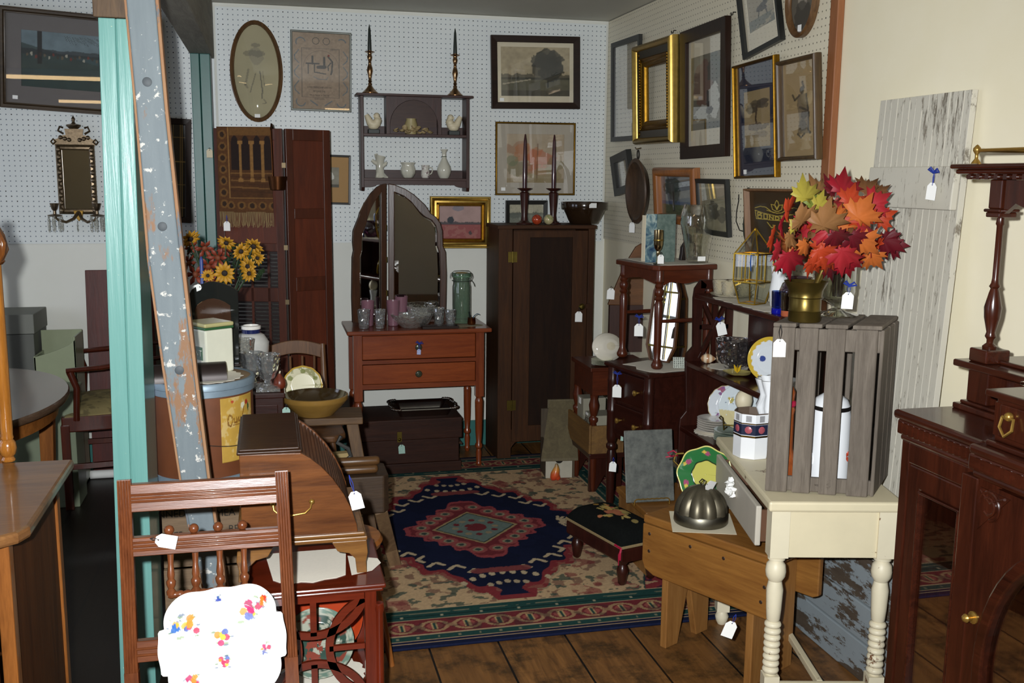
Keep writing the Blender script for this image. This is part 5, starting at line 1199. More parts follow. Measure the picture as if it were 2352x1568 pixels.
# enamel canister
cy2=-2.115
p0=W(446,742,Y=cy2);p1=W(543,742,Y=cy2);zt2=p1.z;
ct=thing('enamel_canister','square cream enamel canister with green rim and green lettered label, on the drum','canister',(W(490,800,Y=-2.12).x-.01,-2.12,dz1+.001),math.radians(34))
hc=zt2-dz1;CE=plain('cream_enamel','#d9d8c4',.25,var=.06,coat=.4)
MB().box(-.052,.052,-.06,.06,0,hc-.012).build('body',CE,ct,0,.006)
MB().box(-.054,.054,-.062,.062,hc-.012,hc-.004).build('rim',plain('green_enamel','#2c5a34',.3,coat=.4),ct,0,.002)
MB().box(-.055,.055,-.063,.063,hc-.004,hc+.010).build('lid',plain('tan_enamel','#b5ad78',.35,coat=.3),ct,0,.005)
m=MB().at((-.0525,0,hc*.42),-PI/2);lb=m.box(-.04,.04,-.0008,0,-.022,.022).build('label',MATS['green_enamel'],ct,0)
text('NT',.03,plain('label_white','#e6e8dc',.5),lb,(-.0538,-.016,hc*.42),(PI/2,0,-PI/2),.0003)
# red chest with glassware
rx1=W(655,905,Y=-1.9).x;rz=W(620,898,Y=-1.9).z
rc=thing('red_chest','dark red brown chest behind the drum, crystal goblets on its top','chest',(.05,-1.66,0))
rz=.765
m=MB();m.box(-.24,rx1-.05-.006,-.225,.22,0,rz-.02);m.build('body',DRED,rc,0,.003);MB().box(-.25,rx1-.05,-.24,.23,rz-.02,rz).build('top',DRED,rc,0,.004)
for k in range(3): MB().box(-.22,.19,-.229,-.224,.06+.23*k,.06+.23*k+.2).build('drawer',DRED,rc,0,.003)
ptag((rx1+.002,-1.91,rz-.04),'pale printed tag hanging from the dark red chest corner',.9,VIEWRZ,0,BLKS,.012,mat=MATS['green_tag'])
def goblet(x,y,lab,s=1.0):
    q=thing('crystal_goblet',lab,'glass',(x,y,rz+.001),0,'crystal goblets on the red chest')
    MB().lathe([(.032*s,0),(.034*s,.006),(.034*s,.016),(.014*s,.024),(.011*s,.035),(.02*s,.045),(.03*s,.075),(.04*s,.135),(.037*s,.133),(.025*s,.07),(1e-4,.05)],12,fl=lambda a,k:1+(.05*math.cos(6*a) if k>3 else 0)).build('goblet',CRYS,q,15)
    MB().bc((0,0,.006),(.075*s,.075*s,.012)).build('foot',CRYSF,q,0,.002)
goblet(W(616,890,Y=-1.84).x,-1.84,'cut crystal goblet standing nearest the chest edge, beside the plate',1.15)
goblet(W(580,880,Y=-1.80).x,-1.79,'cut crystal goblet half hidden by the front one',1.1)
q=thing('crystal_vase','tall clear cut crystal vase between the canister and the goblets','vase',(W(560,870,Y=-1.72).x,-1.72,rz+.001));MB().lathe([(.035,0),(.036,.01),(.03,.03),(.04,.16),(.043,.175),(.04,.175),(.026,.035),(1e-4,.02)],14,fl=lambda a,k:1+.03*math.cos(7*a)).build('body',CRYSF,q,15)
q=thing('ginger_jar','white ceramic jar with dark blue neck band behind the crystal vase','jar',(W(578,800,Y=-1.55).x,-1.55,rz+.001))
zj=W(578,748,Y=-1.55).z-rz
MB().lathe([(.045,0),(.05,.01),(.066,zj*.5),(.068,zj*.68),(.05,zj*.82),(.034,zj*.86)],28).build('body',plain('speckled_white','#c9c8c2',.25,var=.12,scale=40,coat=.5),q)
MB().lathe([(.035,zj*.855),(.036,zj*.86),(.036,zj*.93),(.035,zj*.935)],28).build('neck_band',plain('navy_glaze','#1c2452',.2,coat=.5),q)
MB().lathe([(.036,zj*.932),(.038,zj*.94),(.038,zj),(.03,zj+.002),(.028,zj*.9),(1e-4,zj*.85)],28).build('rim',CHINA,q)
q=thing('small_gourd','small red brown pear shaped ornament beside the goblets','ornament',(W(640,885,Y=-1.86).x+.004,-1.83,rz+.001));MB().lathe([(.012,0),(.02,.006),(.024,.02),(.02,.036),(.009,.05),(.006,.058),(1e-4,.06)],16).build('body',plain('gourd_red','#6a2c1a',.35,var=.15),q);MB().tube([(0,0,.058),(.003,0,.068)],.003,6).build('stem',CREAMP,q)
# arched mirror (wood backed) behind the canister
my=-1.99
def mp(u,v): p=W(u,v,Y=my);return (p.x,p.z)
am_=[(432,800),(432,676),(440,662),(455,652),(475,645),(492,643),(512,647),(530,654),(546,664),(548,700),(548,800)]
AM=[mp(*p) for p in am_];mx_=sum(p[0] for p in AM)/len(AM)
base=.90
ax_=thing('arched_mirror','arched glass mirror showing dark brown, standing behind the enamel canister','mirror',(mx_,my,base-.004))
AMl=[(x-mx_,max(z-base,-.0)) for x,z in AM];AMl[0]=(AMl[0][0],0);AMl[-1]=(AMl[-1][0],0)
cxm=0;czm=.05
AMi=[(x*.72-.004,(z-0)*.80) for x,z in AMl]
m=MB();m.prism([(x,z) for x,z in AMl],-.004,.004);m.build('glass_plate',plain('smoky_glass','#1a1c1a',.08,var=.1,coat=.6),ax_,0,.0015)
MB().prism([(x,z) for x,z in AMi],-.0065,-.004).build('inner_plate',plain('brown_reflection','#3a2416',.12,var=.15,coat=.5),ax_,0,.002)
MB().box(-.08,.08,-.02,.03,base*-1+.9-.004,.0).build('stand',DKW,ax_,0)
p=W(466,655,Y=my);ptag((p.x+.0,my-.012,p.z),'white tag lying over the top of the arched mirror',.7,VIEWRZ,0,BLKS,.006).rotation_euler=(.1,math.radians(68),VIEWRZ)
# flowers in a dark vase behind the mirror
fy_=-1.76
fv=thing('flower_arrangement','bunch of yellow sunflowers and rusty orange lilies in a dark vase behind the arched mirror','flowers',(W(500,650,Y=fy_).x,fy_,rz+.001))
o=fv.location
MB().lathe([(.035,0),(.05,.04),(.055,.12),(.04,.2),(.045,.22),(.04,.22),(.035,.2),(1e-4,.1)],20).build('vase',plain('dark_vase','#1c2420',.2,coat=.5),fv)
YEL=plain('sunflower_yellow','#b5821a',.6,var=.2,scale=60);RUST=plain('rust_lily','#7a2e18',.6,var=.25,scale=60);LEAFG=plain('dark_leaf_green','#22371c',.6,var=.3);BRNC=plain('flower_eye','#20140c',.8)
def flower(u,v,dy,r,kind,tiltx,tiltz,nm):
    p=W(u,v,Y=fy_+dy);c=Vector((p.x-o.x,p.y-o.y,p.z-o.z))
    M=Matrix.Translation(c)@Matrix.Rotation(tiltz,4,'Z')@Matrix.Rotation(PI/2+tiltx,4,'X')
    m=MB();m.M=M;np_=13 if kind=='sun' else 6
    for k in range(np_):
        a=2*PI*k/np_+random.uniform(-.1,.1);ca,sa=math.cos(a),math.sin(a);w_=r*(.2 if kind=='sun' else .2);L=r*random.uniform(.85,1.1);h=r*(.15 if kind=='sun' else .25)
        def P(t,s,z): return (ca*t*L-sa*s*w_,sa*t*L+ca*s*w_,z)
        m.add([P(.2,-.5,0),P(.2,.5,0),P(.6,1,h*.55),P(1,0,h*.7),P(.6,-1,h*.55),P(.6,0,h*.4)],[(0,1,5),(1,2,5),(2,3,5),(3,4,5),(4,0,5)])
    b=m.build('sunflower' if kind=='sun' else 'lily',YEL if kind=='sun' else RUST,fv,60)
    md=b.modifiers.new('s','SOLIDIFY');md.thickness=.0012
    m=MB();m.M=M;m.sph((0,0,.004),r*.26,12,.5);m.build('flower_centre',BRNC if kind=='sun' else plain('lily_centre','#6a3010',.7),b)
    m=MB();m.tube([tuple(c+Vector((0,.006,0))),tuple(c*.6+Vector((0,.02,.1))),(random.uniform(-.02,.02),random.uniform(-.02,.02),.2)],.0028,5);m.build('stem',LEAFG,b)
random.seed(11)
FL=[(437,548,-.02,.04,'sun',.5,.6),(520,557,-.03,.036,'sun',.6,-.3),(553,577,.0,.036,'sun',.2,.4),(583,565,0,.042,'sun',.5,-.5),(592,592,.02,.03,'sun',.1,-.4),(516,627,-.09,.042,'sun',0,0),(570,612,-.02,.04,'sun',.1,-.6),(573,628,-.03,.034,'sun',-.2,-.5),(477,633,-.09,.026,'sun',-.2,.2),
 (470,570,-.03,.04,'l',.3,.3),(448,630,-.06,.044,'l',0,.3),(432,604,-.03,.036,'l',.2,.7),(500,592,-.05,.04,'l',0,-.2),(478,612,-.06,.04,'l',.2,0),(516,573,0,.034,'l',.5,-.4),(440,568,0,.03,'l',.4,.5),(488,645,-.06,.03,'l',-.3,-.3)]
for f in FL: flower(*f,'')
m=MB()
for k in range(90):
    p=W(random.uniform(430,600),random.uniform(565,650),Y=fy_+random.uniform(0,.05));c=Vector((p.x-o.x,p.y-o.y,p.z-o.z));m.at(c,random.random()*6,random.uniform(-1,1),random.uniform(-.6,.6))
    L=random.uniform(.025,.045);m.add([(0,0,0),(L*.35,.0,L*.5),(0,0.004,L),(-L*.35,0,L*.5)],[(0,1,2,3)])
g=m.build('leaves',LEAFG,fv,0);g['kind']='stuff'
md=g.modifiers.new('s','SOLIDIFY');md.thickness=.001
q=thing('blue_taper','thin blue taper candle in front of the rusty lilies','candle',(W(464,640,Y=-1.845).x,-1.845,.766));zt_=W(464,590,Y=-1.845).z-.766
MB().lathe([(.02,0),(.02,.004),(.007,.01),(.0065,.05),(.009,.06),(.0085,.07),(.006,.072)],14).build('holder',BRASSD,q);MB().lathe([(.0065,.07),(.0065,zt_-.01),(.003,zt_),(1e-4,zt_+.004)],12).build('candle',plain('blue_wax','#2c3f7e',.4),q)
# ================================================================ bowl on old step stool, block stool
ly=-1.74
a=W(640,960,Y=ly-.09);b=W(836,948,Y=ly-.09)
lz=.645
ls=thing('step_stool','worn wooden step stool with splayed plank legs carrying the yellow ware bowl','stool',((a.x+b.x)/2,ly,0),math.radians(-3))
hx=(b.x-a.x)/2
MB().box(-hx,hx,-.09,.09,lz-.028,lz).build('top_plank',OLDW,ls,0,.004)
for s in(-1,1):
    for y in(-.065,.065): MB().beam((s*(hx+.055),y*1.5,0),(s*(hx-.04),y,lz-.028),.045,.022,(0,1,0)).build('leg',OLDWZ,ls,0,.003)
    MB().beam((s*(hx+.02),-.09,.2),(s*(hx+.02),.09,.2),.02,.03).build('rung',OLDW,ls,0,.002)
bc=W(724,940,Y=ly)
q=thing('yellow_ware_bowl','wide shallow yellow ware bowl, dark glazed inside, on the worn step stool','bowl',(bc.x,ly-.01,lz+.001))
MB().lathe([(.07,0),(.075,.006),(.1,.03),(.122,.055),(.126,.062),(.126,.075),(.121,.077)],44,caps=False).build('outside',plain('mustard_glaze','#8e6c34',.25,var=.15,coat=.4),q)
MB().lathe([(.121,.077),(.116,.06),(.09,.03),(.05,.016),(1e-4,.014)],44,caps=False).build('inside',plain('brown_inside_glaze','#32240f',.15,var=.2,coat=.7),q)
# gilt rimmed plate standing behind the bowl
pc=W(697,912,Y=-1.62)
q=thing('gilt_plate','cream plate with gold rim and green flower border standing behind the yellow ware bowl','plate',(pc.x,-1.595,lz+.083),rot=(PI/2-.2,0,-.1))
def colg(x,y,T):
    A=Art.on(x,y);A.fill('#d9d3b4');n=vnoise(x*70,y*70,4)
    A.fill('#8a8a5a',((T>.62)&(n>.58)).astype(float),.8)
    for k in range(6):
        an=k*PI/3+PI/2;A.disc(.058*math.cos(an),.058*math.sin(an),.010,'#77803e',None,.4,.8,k)
    A.fill('#b8963c',(T>.93).astype(float));return A
dish('plate',lambda a:.078*(1+.012*math.cos(12*a)),[(0,0),(.6,.0),(.7,.005),(1,.014)],colg,q,PLM,96,50,.003)
# primitive block stool
by=-1.90
k0=W(700,1180,Y=by-.1);k1=W(895,1175,Y=by-.1);kz1=W(890,1092,Y=by-.1).z;kz0=W(890,1178,Y=by-.1).z
bs=thing('block_stool','low rustic stool hewn from a thick dark block with plank legs, by the rug','stool',((k0.x+k1.x)/2,by,0))
hx=(k1.x-k0.x)/2
m=MB();m.prism([(-hx,-.1),(hx-.02,-.1),(hx,-.07),(hx,.07),(hx-.03,.1),(-hx,.1)],kz0,kz1,'XY');m.build('block',wood('block_wood','#2a1c12','#483522',.6,'X',.8,bstr=.2),bs,0,.006)
f=W(905,1290,Z=0)
for s in(-1,1):
    for y in(-1,1): MB().beam((s*(f.x-bs.location.x),(.16 if y>0 else f.y-by) if 1 else 0,0),(s*(hx-.03),y*.06,kz0),.05,.028,(0,1,0)).build('leg',wood('block_leg','#5a4430','#84694a',.6,'Z',.9,bstr=.2),bs,0,.004)
LASTW=wood('last_wood','#452c16','#6a4a2a',.35,'X',1.5)
for k,(u,v,z,r) in enumerate(((800,1085,kz1+.048,.017),(795,1104,kz1+.017,.017))):
    x1=W(872 if k==0 else 868,v,Y=by-.06).x
    q=thing('wooden_roller',['tan wooden roller with rounded end, upper of the pair on the dark block stool','tan wooden roller with rounded end, lower of the pair on the dark block stool'][k],'roller',(x1-.09,by-.055,z))
    MB().lathe([(1e-4,-.11),(.012,-.108),(r,-.098),(r,.078),(r*.9,.086),(r*.6,.09),(1e-4,.092)],20,(0,0,0),'X').build('roller',LASTW,q)
q=thing('iron_hook','old grey iron hook with pale tip lying behind the wooden rollers','hook',(W(775,1050,Y=by+.03).x,by+.03,kz1+.001))
MB().tube([(-.03,0,.006),(.03,-.005,.03),(.05,0,.045),(.04,0,.075),(.0,.0,.1),(.015,0,.125)],.008,8).build('hook',plain('grey_iron','#4a4a48',.5,.5),q)
q=thing('pale_box','small pale cardboard box between the step stool and the dark block','box',(W(772,1040,Y=by+.07).x,by+.068,kz1+.001),.2);MB().box(-.045,.045,-.02,.02,0,.05).build('box',plain('card','#a08a5c',.8,var=.1),q,0,.002)
# ================================================================ Windsor style chair behind
wy=-.92
wl=W(612,790,Y=wy).x;wr=W(745,785,Y=wy).x;wz=W(700,780,Y=wy).z;wz2=W(700,812,Y=wy).z
WC=wood('windsor_wood','#4a2f1a','#7a5434',.4,'Z',1.1)
wc=thing('spindle_chair','brown spindle back chair with curved top rail, in front of the folding screen','chair',((wl+wr)/2,wy,0))
hx=(wr-wl)/2
n=12;pts=[(-hx+2*hx*k/n, wz-.028*(1-math.sin(PI*k/n))) for k in range(n+1)]+[(hx-2*hx*k/n, wz2+.004-.03*(1-math.sin(PI*k/n))) for k in range(n+1)]
MB().prism(pts,-.009,.009).build('top_rail',WC,wc,0,.003)
for s in(-1,1): MB().tube([(s*(hx-.008),-.07,.43),(s*(hx-.006),-.03,.6),(s*(hx-.009),0,wz-.02)],[.015,.014,.012],10).build('back_post',WC,wc)
for k in range(4):
    x=-hx*.62+k*hx*.42; MB().tube([(x*.9,-.06,.43),(x,0,wz2-.01)],[.0075,.0055],8).build('spindle',WC,wc)
MB().prism([(-.19,.02),(-.2,-.3),(-.15,-.36),(.15,-.36),(.2,-.3),(.19,.02)],.40,.43,'XY').build('seat',WC,wc,0,.008)
for s in(-1,1):
    for y,yy in((-.02,.03),(-.3,-.35)): MB().tube([(s*.14,y,.4),(s*.19,yy,0)],[.014,.011],10).build('leg',WC,wc)
# ================================================================ folding screen
szt=1.775
SCR=wood('screen_wood','#34150a','#572610',.4,'Z',.9,coat=.05);SCRX=SCR;SCRD=wood('screen_panel','#421a0b','#662c14',.45,'Z',.7,coat=.05);SLAT=wood('screen_slat','#120704','#24100a',.45,'X',.9)
sc=thing('folding_screen','tall three panel mahogany folding screen with slatted centre, against the rear wall','screen',(.305,-.50,0))
def spanel(w,rz,ox,oy,kind,left):
    e=MB();st=.038
    e.box(0,st,-.011,.011,.02,szt);e.box(w-st,w,-.011,.011,.02,szt)
    for z0,z1 in((.05,.15),(.98,1.05) if kind else (.93,1.0),(1.34,1.39) if kind else (1.18,1.22),(szt-.055,szt)): e.box(st,w-st,-.009,.009,z0,z1)
    if not left: pass
    e.M=Matrix.Identity(4)
    o=e.build('panel_frame',[SCR],sc,0,.002); o.location=(ox,oy,0);o.rotation_euler[2]=rz
    if kind: MB().box(st-.004,w-st+.004,-.003,.003,.1,szt-.03).build('panel',SCRD,o,0)
    else:
        m=MB()
        for k in range(54): 
            z=.16+k*.019
            if z<1.18: m.box(st-.003,w-st+.003,-.005,.004,z,z+.013)
        m.build('slats',SLAT,o,0); 
        m=MB()
        for k in range(3): m.box(w*(k+1)/4-.006,w*(k+1)/4+.006,-.009,.006,.15,1.18)
        m.build('mullion',SCR,o,0);MB().box(st-.003,w-st+.003,-.003,.003,1.2,szt-.03).build('panel',SCRD,o,0)
    return o
spanel(.235,math.radians(22),.009,0,True,False)
wpan=.335;ra=math.radians(-16)
spanel(wpan,ra,-wpan*math.cos(ra)-.002,-wpan*math.sin(ra),False,True)
rb=math.radians(35);spanel(.2,rb,-wpan*math.cos(ra)-.004-.2*math.cos(rb),-wpan*math.sin(ra)-.2*math.sin(rb)+.0,True,True) if 0 else None
m=MB()
for z in(.5,.93,1.2,1.6): m.box(-.009,.010,-.016,-.010,z-.012,z+.012)
m.build('hinge',plain('dark_hinge','#4a3c22',.4,.6),sc,0)
# tapestry over the centre panel
tw=W(625,300,Y=-.46).x-W(487,295,Y=-.4).x
TW=.268;zt0=szt+.006;zb0=W(560,488,Y=-.47).z
tp=thing('tapestry','brown woven tapestry of arched columns with fringe, hung over the folding screen','tapestry',(0,0,0))
nx,ny=90,130
A=Art(nx,ny,.62);A.fill('#5e3a1c');n=A.noise(12,3);A.mul(.75+.5*n)
C1,C2,C3='#2a1a14','#8a6030','#a87a42'
bord=(A.u<.13)|(A.v<.16);A.fill('#6e4522',bord.astype(float),.6)
for k in range(7): A.disc(.06,.1+.135*k,.045,C2,.05,.3,.9,k);A.disc(.06,.1+.135*k,.025,C1,.03,.2,.9,k)
for k in range(5): A.disc(.14+.12*k,.08,.05,C2,.05,.3,.9,k);A.disc(.14+.12*k,.08,.028,C1,.032,.2,.9,k)
A.line([(.13,.17),(.13,1),],.006,C3);A.line([(.13,.17),(.62,.17)],.006,C3)
for k,x in enumerate((.2,.32,.455,.57)):
    A.rect(x-.045,x+.045,.5,.78,C1);A.disc(x,.78,.045,C1,.12)
for x in(.26,.39,.515): A.rect(x-.016,x+.016,.36,.84,C3,.9);A.rect(x-.028,x+.028,.8,.84,C3);A.rect(x-.026,x+.026,.36,.4,C3)
A.fill(C2,((A.v>.9)&(A.u>.14)).astype(float),.7)
for k in range(6): A.line([(.15,.46-.04*k),(.62,.46-.045*k)],.008,[C3,'#4a2c18'][k%2],.5)
A.mul((.8+.4*A.noise(60,7,2))*.62)
vv=np.linspace(0,1,ny)
X=(A.u/A.asp)*TW;ZZ=zb0+(zt0-zb0)*A.v;wv=.004*np.sin(X*40+ZZ*5)
X0=.305-wpan*math.cos(ra)-.002+.012;Y0=-.50-wpan*math.sin(ra)
P=np.stack([X0+X*math.cos(ra)+.0,Y0+X*math.sin(ra)-.019+wv,ZZ],-1)
gridmesh('cloth',P,A.c,paintmat('cloth',.9),tp,back=.003)
m=MB();random.seed(6)
for k in range(64):
    x=TW*(k+.5)/64;z=zb0;px=X0+x*math.cos(ra);py=Y0+x*math.sin(ra)-.019;m.tube([(px,py,z+.004),(px+random.uniform(-.003,.003),py-.002,z-.035),(px+random.uniform(-.005,.005),py,z-random.uniform(.06,.075))],.0016,4)
fr=m.build('fringe',plain('tan_fringe','#8a744e',.9,var=.2),tp);fr['kind']='stuff'
MB().box(X0,X0+.001,Y0,Y0+.001,zt0-.1,zt0-.099) 
m=MB();a_=(X0,Y0-.019,zt0);m.hexa([(X0,Y0-.02,zt0-.002),(X0+TW*math.cos(ra),Y0+TW*math.sin(ra)-.02,zt0-.002),(X0+TW*math.cos(ra),Y0+TW*math.sin(ra)+.018,zt0-.002),(X0,Y0+.018,zt0-.002),(X0,Y0-.02,zt0+.001),(X0+TW*math.cos(ra),Y0+TW*math.sin(ra)-.02,zt0+.001),(X0+TW*math.cos(ra),Y0+TW*math.sin(ra)+.018,zt0+.001),(X0,Y0+.018,zt0+.001)])
m.build('top_fold',plain('tapestry_brown','#5e3a1c',.9,var=.3),tp,0)
p=W(521,508,Y=-.46);ptag((p.x,-.475,p.z+.03),'white tag on dark ribbon hanging among the tapestry fringe',1.0,VIEWRZ,0,BLUER,.03)
p=W(482,340,Y=-.42);ptag((p.x,-.46,p.z),'cream tag at the outer edge of the tapestry beside the rear post',.9,.3,0,BLKS,.005,mat=CREAMP)
# copper dipper hung from the screen
p=W(640,420,Y=-.56);zt_=W(630,284,Y=-.54).z
q=thing('copper_dipper','brown copper dipper with very long handle hooked over the folding screen','dipper',(p.x-.005,-.575,p.z-.035))
MB().lathe([(.03,0),(.036,.003),(.045,.06),(.046,.066),(.043,.066),(.034,.006),(1e-4,.006)],24).build('cup',metal('old_copper','#5a3822',.35),q)
H_=zt_-p.z+.035
MB().tube([(-.02,.04,.06),(-.022,.035,.2),(-.024,.04,H_-.03),(-.02,.07,H_),(-.015,.09,H_-.02)],.0055,8,flat=.6).build('handle',MATS['old_copper'],q)
# ================================================================ far left: plank panel, cabinets, armchair, oval table, dresser with post
q=thing('headboard','plain dark red brown headboard panel leaning on the wall behind the green post','headboard',(-.535,-.04,0),rot=(0,0,0))
MB().hexa([(-.165,-.13,.0),(.165,-.13,.0),(.165,-.11,.0),(-.165,-.11,.0),(-.165,-.03,1.06),(.165,-.03,1.06),(.165,-.01,1.06),(-.165,-.01,1.06)]).build('panel',wood('headboard_wood','#3c0f08','#5c1a0e',.4,'Z',.6),q,0,.002)
q=thing('paper_roll','short white paper roll lying on the floor at the foot of the headboard','roll',(-.66,-.24,.022));MB().lathe([(.012,-.12),(.022,-.12),(.022,.16),(.012,.16)],18,(0,0,0),'X').build('roll',WHITEP,q)
MG=plain('pale_green_enamel','#8e9678',.4,var=.06,coat=.2)
x0,x1=W(80,900,Y=-.45).x,W(178,900,Y=-.45).x;zt_=W(130,768,Y=-.4).z
q=thing('metal_bin','pale green metal bin with scooped front rim behind the armchair','bin',((x0+x1)/2,-.33,0))
hx=(x1-x0)/2
m=MB();m.box(-hx,hx,.09,.1,0,zt_);m.box(hx-.01,hx,-.1,.09,0,zt_-.01);m.box(-hx,-hx+.01,-.1,.09,0,zt_-.1)
arc=[(-hx,0),(hx,0),(hx,zt_-.02)]+[(hx-2*hx*k/10,zt_-.02-.085*(k/10)**.6) for k in range(1,11)]
m.prism(arc,-.1,-.09);m.box(-hx,hx,-.09,.09,0,.02);m.build('bin',MG,q,0,.002)
x0,x1=W(165,1000,Y=-.5).x,W(193,1000,Y=-.5).x;zt_=W(180,882,Y=-.5).z
q=thing('green_cabinet','low pale green metal cabinet whose edge shows under the armchair','cabinet',((x0+x1)/2-.12,-.6,0));MB().box(-.14,(x1-x0)/2+.12,-.1,.1,0,zt_).build('body',plain('grey_green_metal','#7f8870',.4,var=.06),q,0,.004);MB().box(-.145,(x1-x0)/2+.125,-.105,.105,zt_,zt_+.012).build('top',plain('grey_green_metal','#7f8870'),q,0,.004)
x1=W(78,750,Y=-.35).x;zt_=W(60,722,Y=-.35).z;zs_=W(60,768,Y=-.35).z
q=thing('grey_box','grey cardboard box stacked high against the wall behind the turned post','box',(x1-.25,-.2,0));MB().box(-.25,.25,-.15,.15,zs_+.002,zt_).build('lid',plain('grey_card','#75766e',.7,var=.05),q,0,.003);MB().box(-.245,.245,-.145,.145,0,zs_).build('body',plain('grey_card_dark','#5c5d57',.7,var=.05),q,0,.003)
# armchair
ac=thing('armchair','dark wood open armchair with tan patterned seat, behind the green post','chair',(-.52,-.46,0),math.radians(-84))
AW=wood('armchair_wood','#33120a','#5a2412',.3,'Z',1.0,coat=.2)
zs=.455
A=Art(70,60,1.15);A.fill('#85774e');A.mul(.8+.4*A.noise(5,2));A.fill('#5c5136',(A.noise(11,5)>.55).astype(float),.7);A.fill('#9c8c5c',(A.noise(13,9)>.62).astype(float),.6)
u=(A.u/A.asp-.5)*2;v=(A.v-.5)*2
P=np.stack([u*.245*(1-.06*v),v*.22,zs-.01+.045*(1-np.abs(u)**4)*(1-np.abs(v)**4)],-1);gridmesh('cushion',P,A.c,paintmat('cloth',.9),ac,back=.02)
MB().prism([(-.262,-.235),(.262,-.235),(.235,.235),(-.235,.235)],zs-.085,zs-.012,'XY').build('seat_rail',AW,ac,0,.006)
for s in(-1,1):
    MB().beam((s*.245,-.22,0),(s*.25,-.22,zs-.05),.038,.038,(0,1,0)).build('front_leg',AW,ac,0,.003)
    MB().beam((s*.22,.27,0),(s*.22,.21,zs),.036,.034,(0,1,0)).beam((s*.22,.21,zs-.02),(s*.225,.3,.99),.034,.03,(0,1,0)).build('back_post',AW,ac,0,.003)
    MB().tube([(s*.255,-.17,zs-.03),(s*.27,-.16,.58),(s*.268,-.185,.655)],[.014,.015,.017],10).build('arm_support',AW,ac)
    MB().tube([(s*.268,-.2,.662),(s*.27,-.05,.67),(s*.245,.13,.69),(s*.226,.245,.70)],[.016,.018,.016,.014],10,flat=.7).build('arm',AW,ac)
    MB().beam((s*.235,-.2,.2),(s*.22,.25,.2),.02,.026,(0,0,1)).build('stretcher',AW,ac,0,.002)
MB().box(-.23,.23,.275,.305,.93,1.0).build('crest_rail',AW,ac,0,.006);MB().box(-.21,.21,.215,.235,.66,.7).build('back_rail',AW,ac,0,.003)
for k in range(7): MB().tube([(-.165+.055*k,.225,.69),(-.165+.055*k,.26,.82),(-.165+.055*k,.29,.94)],[.008,.012,.008],8).build('spindle',AW,ac)
# oval table
ot=thing('oval_table','oval wooden table with grey brown top, between turned post and armchair','table',(-1.0,-1.68,0))
m=MB();m.lathe([(1,.715),(1.01,.722),(1.01,.735),(1,.742),(1e-4,.743)],64,(0,0,0),sx=.475,sy=.64);m.build('top',wood('oval_top','#4e3a2a','#6e5644',.22,'Y',.8,coat=.3),ot)
MB().lathe([(.93,.655),(.93,.715)],48,(0,0,0),sx=.47,sy=.63,caps=False).build('apron',OAK,ot)
for sx in(-1,1):
    for sy in(-1,1): MB().hexa([(sx*.31-.018,sy*.4-.018,0),(sx*.31+.018,sy*.4-.018,0),(sx*.31+.018,sy*.4+.018,0),(sx*.31-.018,sy*.4+.018,0),(sx*.33-.03,sy*.40-.03,.71),(sx*.33+.03,sy*.40-.03,.71),(sx*.33+.03,sy*.40+.03,.71),(sx*.33-.03,sy*.40+.03,.71)]).build('leg',OAKZ,ot,0,.003)
# dresser with turned post, at the left edge
vz=.80
c0=W(170,1053,Z=vz);c1=W(80,1205,Z=vz)
vd=thing('low_dresser','low brown dresser at the left edge, one turned mirror post rising from its top','dresser',(c0.x-.45,(c0.y-.02+c1.y)/2-.02,0))
hx=.45;hy=(c0.y-c1.y)/2+.03
VT=wood('dresser_top','#5c3a20','#8a6038',.28,'X',.8,coat=.25);VS=wood('dresser_side','#3c1f0f','#633a1c',.6,'Z',.8,spec=.15)
pts=[(-hx,hy),(hx,hy),(hx+.003,-hy+.06),(hx-.012,-hy+.02),(hx-.045,-hy-.005),(hx-.12,-hy-.022),(-hx,-hy-.03)]
MB().prism(pts,vz-.028,vz,'XY').build('top',VT,vd,0,.008)
MB().box(hx-.06,hx-.045,-hy+.05,hy-.03,.06,vz-.028).build('side_panel',VS,vd,0,.002)
MB().box(-hx+.02,hx-.06,hy-.045,hy-.03,.06,vz-.028).build('back_panel',VS,vd,0)
for y in(-hy+.06,hy-.035): MB().box(hx-.068,hx-.038,y-.018,y+.018,0,vz-.028).build('corner_post',OAKZ,vd,0,.003)
for k in range(3): MB().box(-hx+.03,hx-.075,-hy+.03,-hy+.05,.1+.22*k,.1+.22*k+.21).build('drawer',VS,vd,0,.003)
pb=W(20,1058,Z=vz)
lx,ly_=pb.x-vd.location.x,pb.y-vd.location.y
zt1=W(15,598,Y=pb.y).z
VP=wood('post_wood','#7a4818','#b5752e',.2,'Z',1.2,coat=.5)
MB().lathe([(.016,vz),(.017,vz+.004),(.013,vz+.012),(.019,vz+.02),(.022,vz+.035),(.02,vz+.05),(.0145,vz+.058),(.0165,vz+.064),(.0145,vz+.07),(.0155,vz+.09),(.0165,lerp(vz,zt1,.5)),(.0165,zt1)],24,(lx,ly_,0)).build('post',VP,vd)
zt2=W(10,485,Y=pb.y).z
h=zt2-zt1;n=10
m=MB()
for k in range(6):
    f=k/5-.5
    m.tube([(lx+f*.03,ly_-.016,zt1-.002),(lx+.006+f*.04,ly_-.024,zt1+h*.16),(lx+.016+f*.026,ly_-.026,zt1+h*.36),(lx+.012+f*.012,ly_-.018,zt1+h*.6),(lx-.004+f*.006,ly_-.010,zt1+h*.84)],[.006,.009,.010,.008,.005],8)
m.sph((lx-.002,ly_,zt1+h*.93),.014,12,1,1.3,1);m.tube([(lx,ly_,zt1-.004),(lx+.008,ly_,zt1+h*.25),(lx+.008,ly_,zt1+h*.5),(lx-.004,ly_,zt1+h*.88)],[.02,.03,.022,.010],14);m.lathe([(.02,zt1-.010),(.027,zt1-.002),(.02,zt1+.008)],20,(lx,ly_,0))
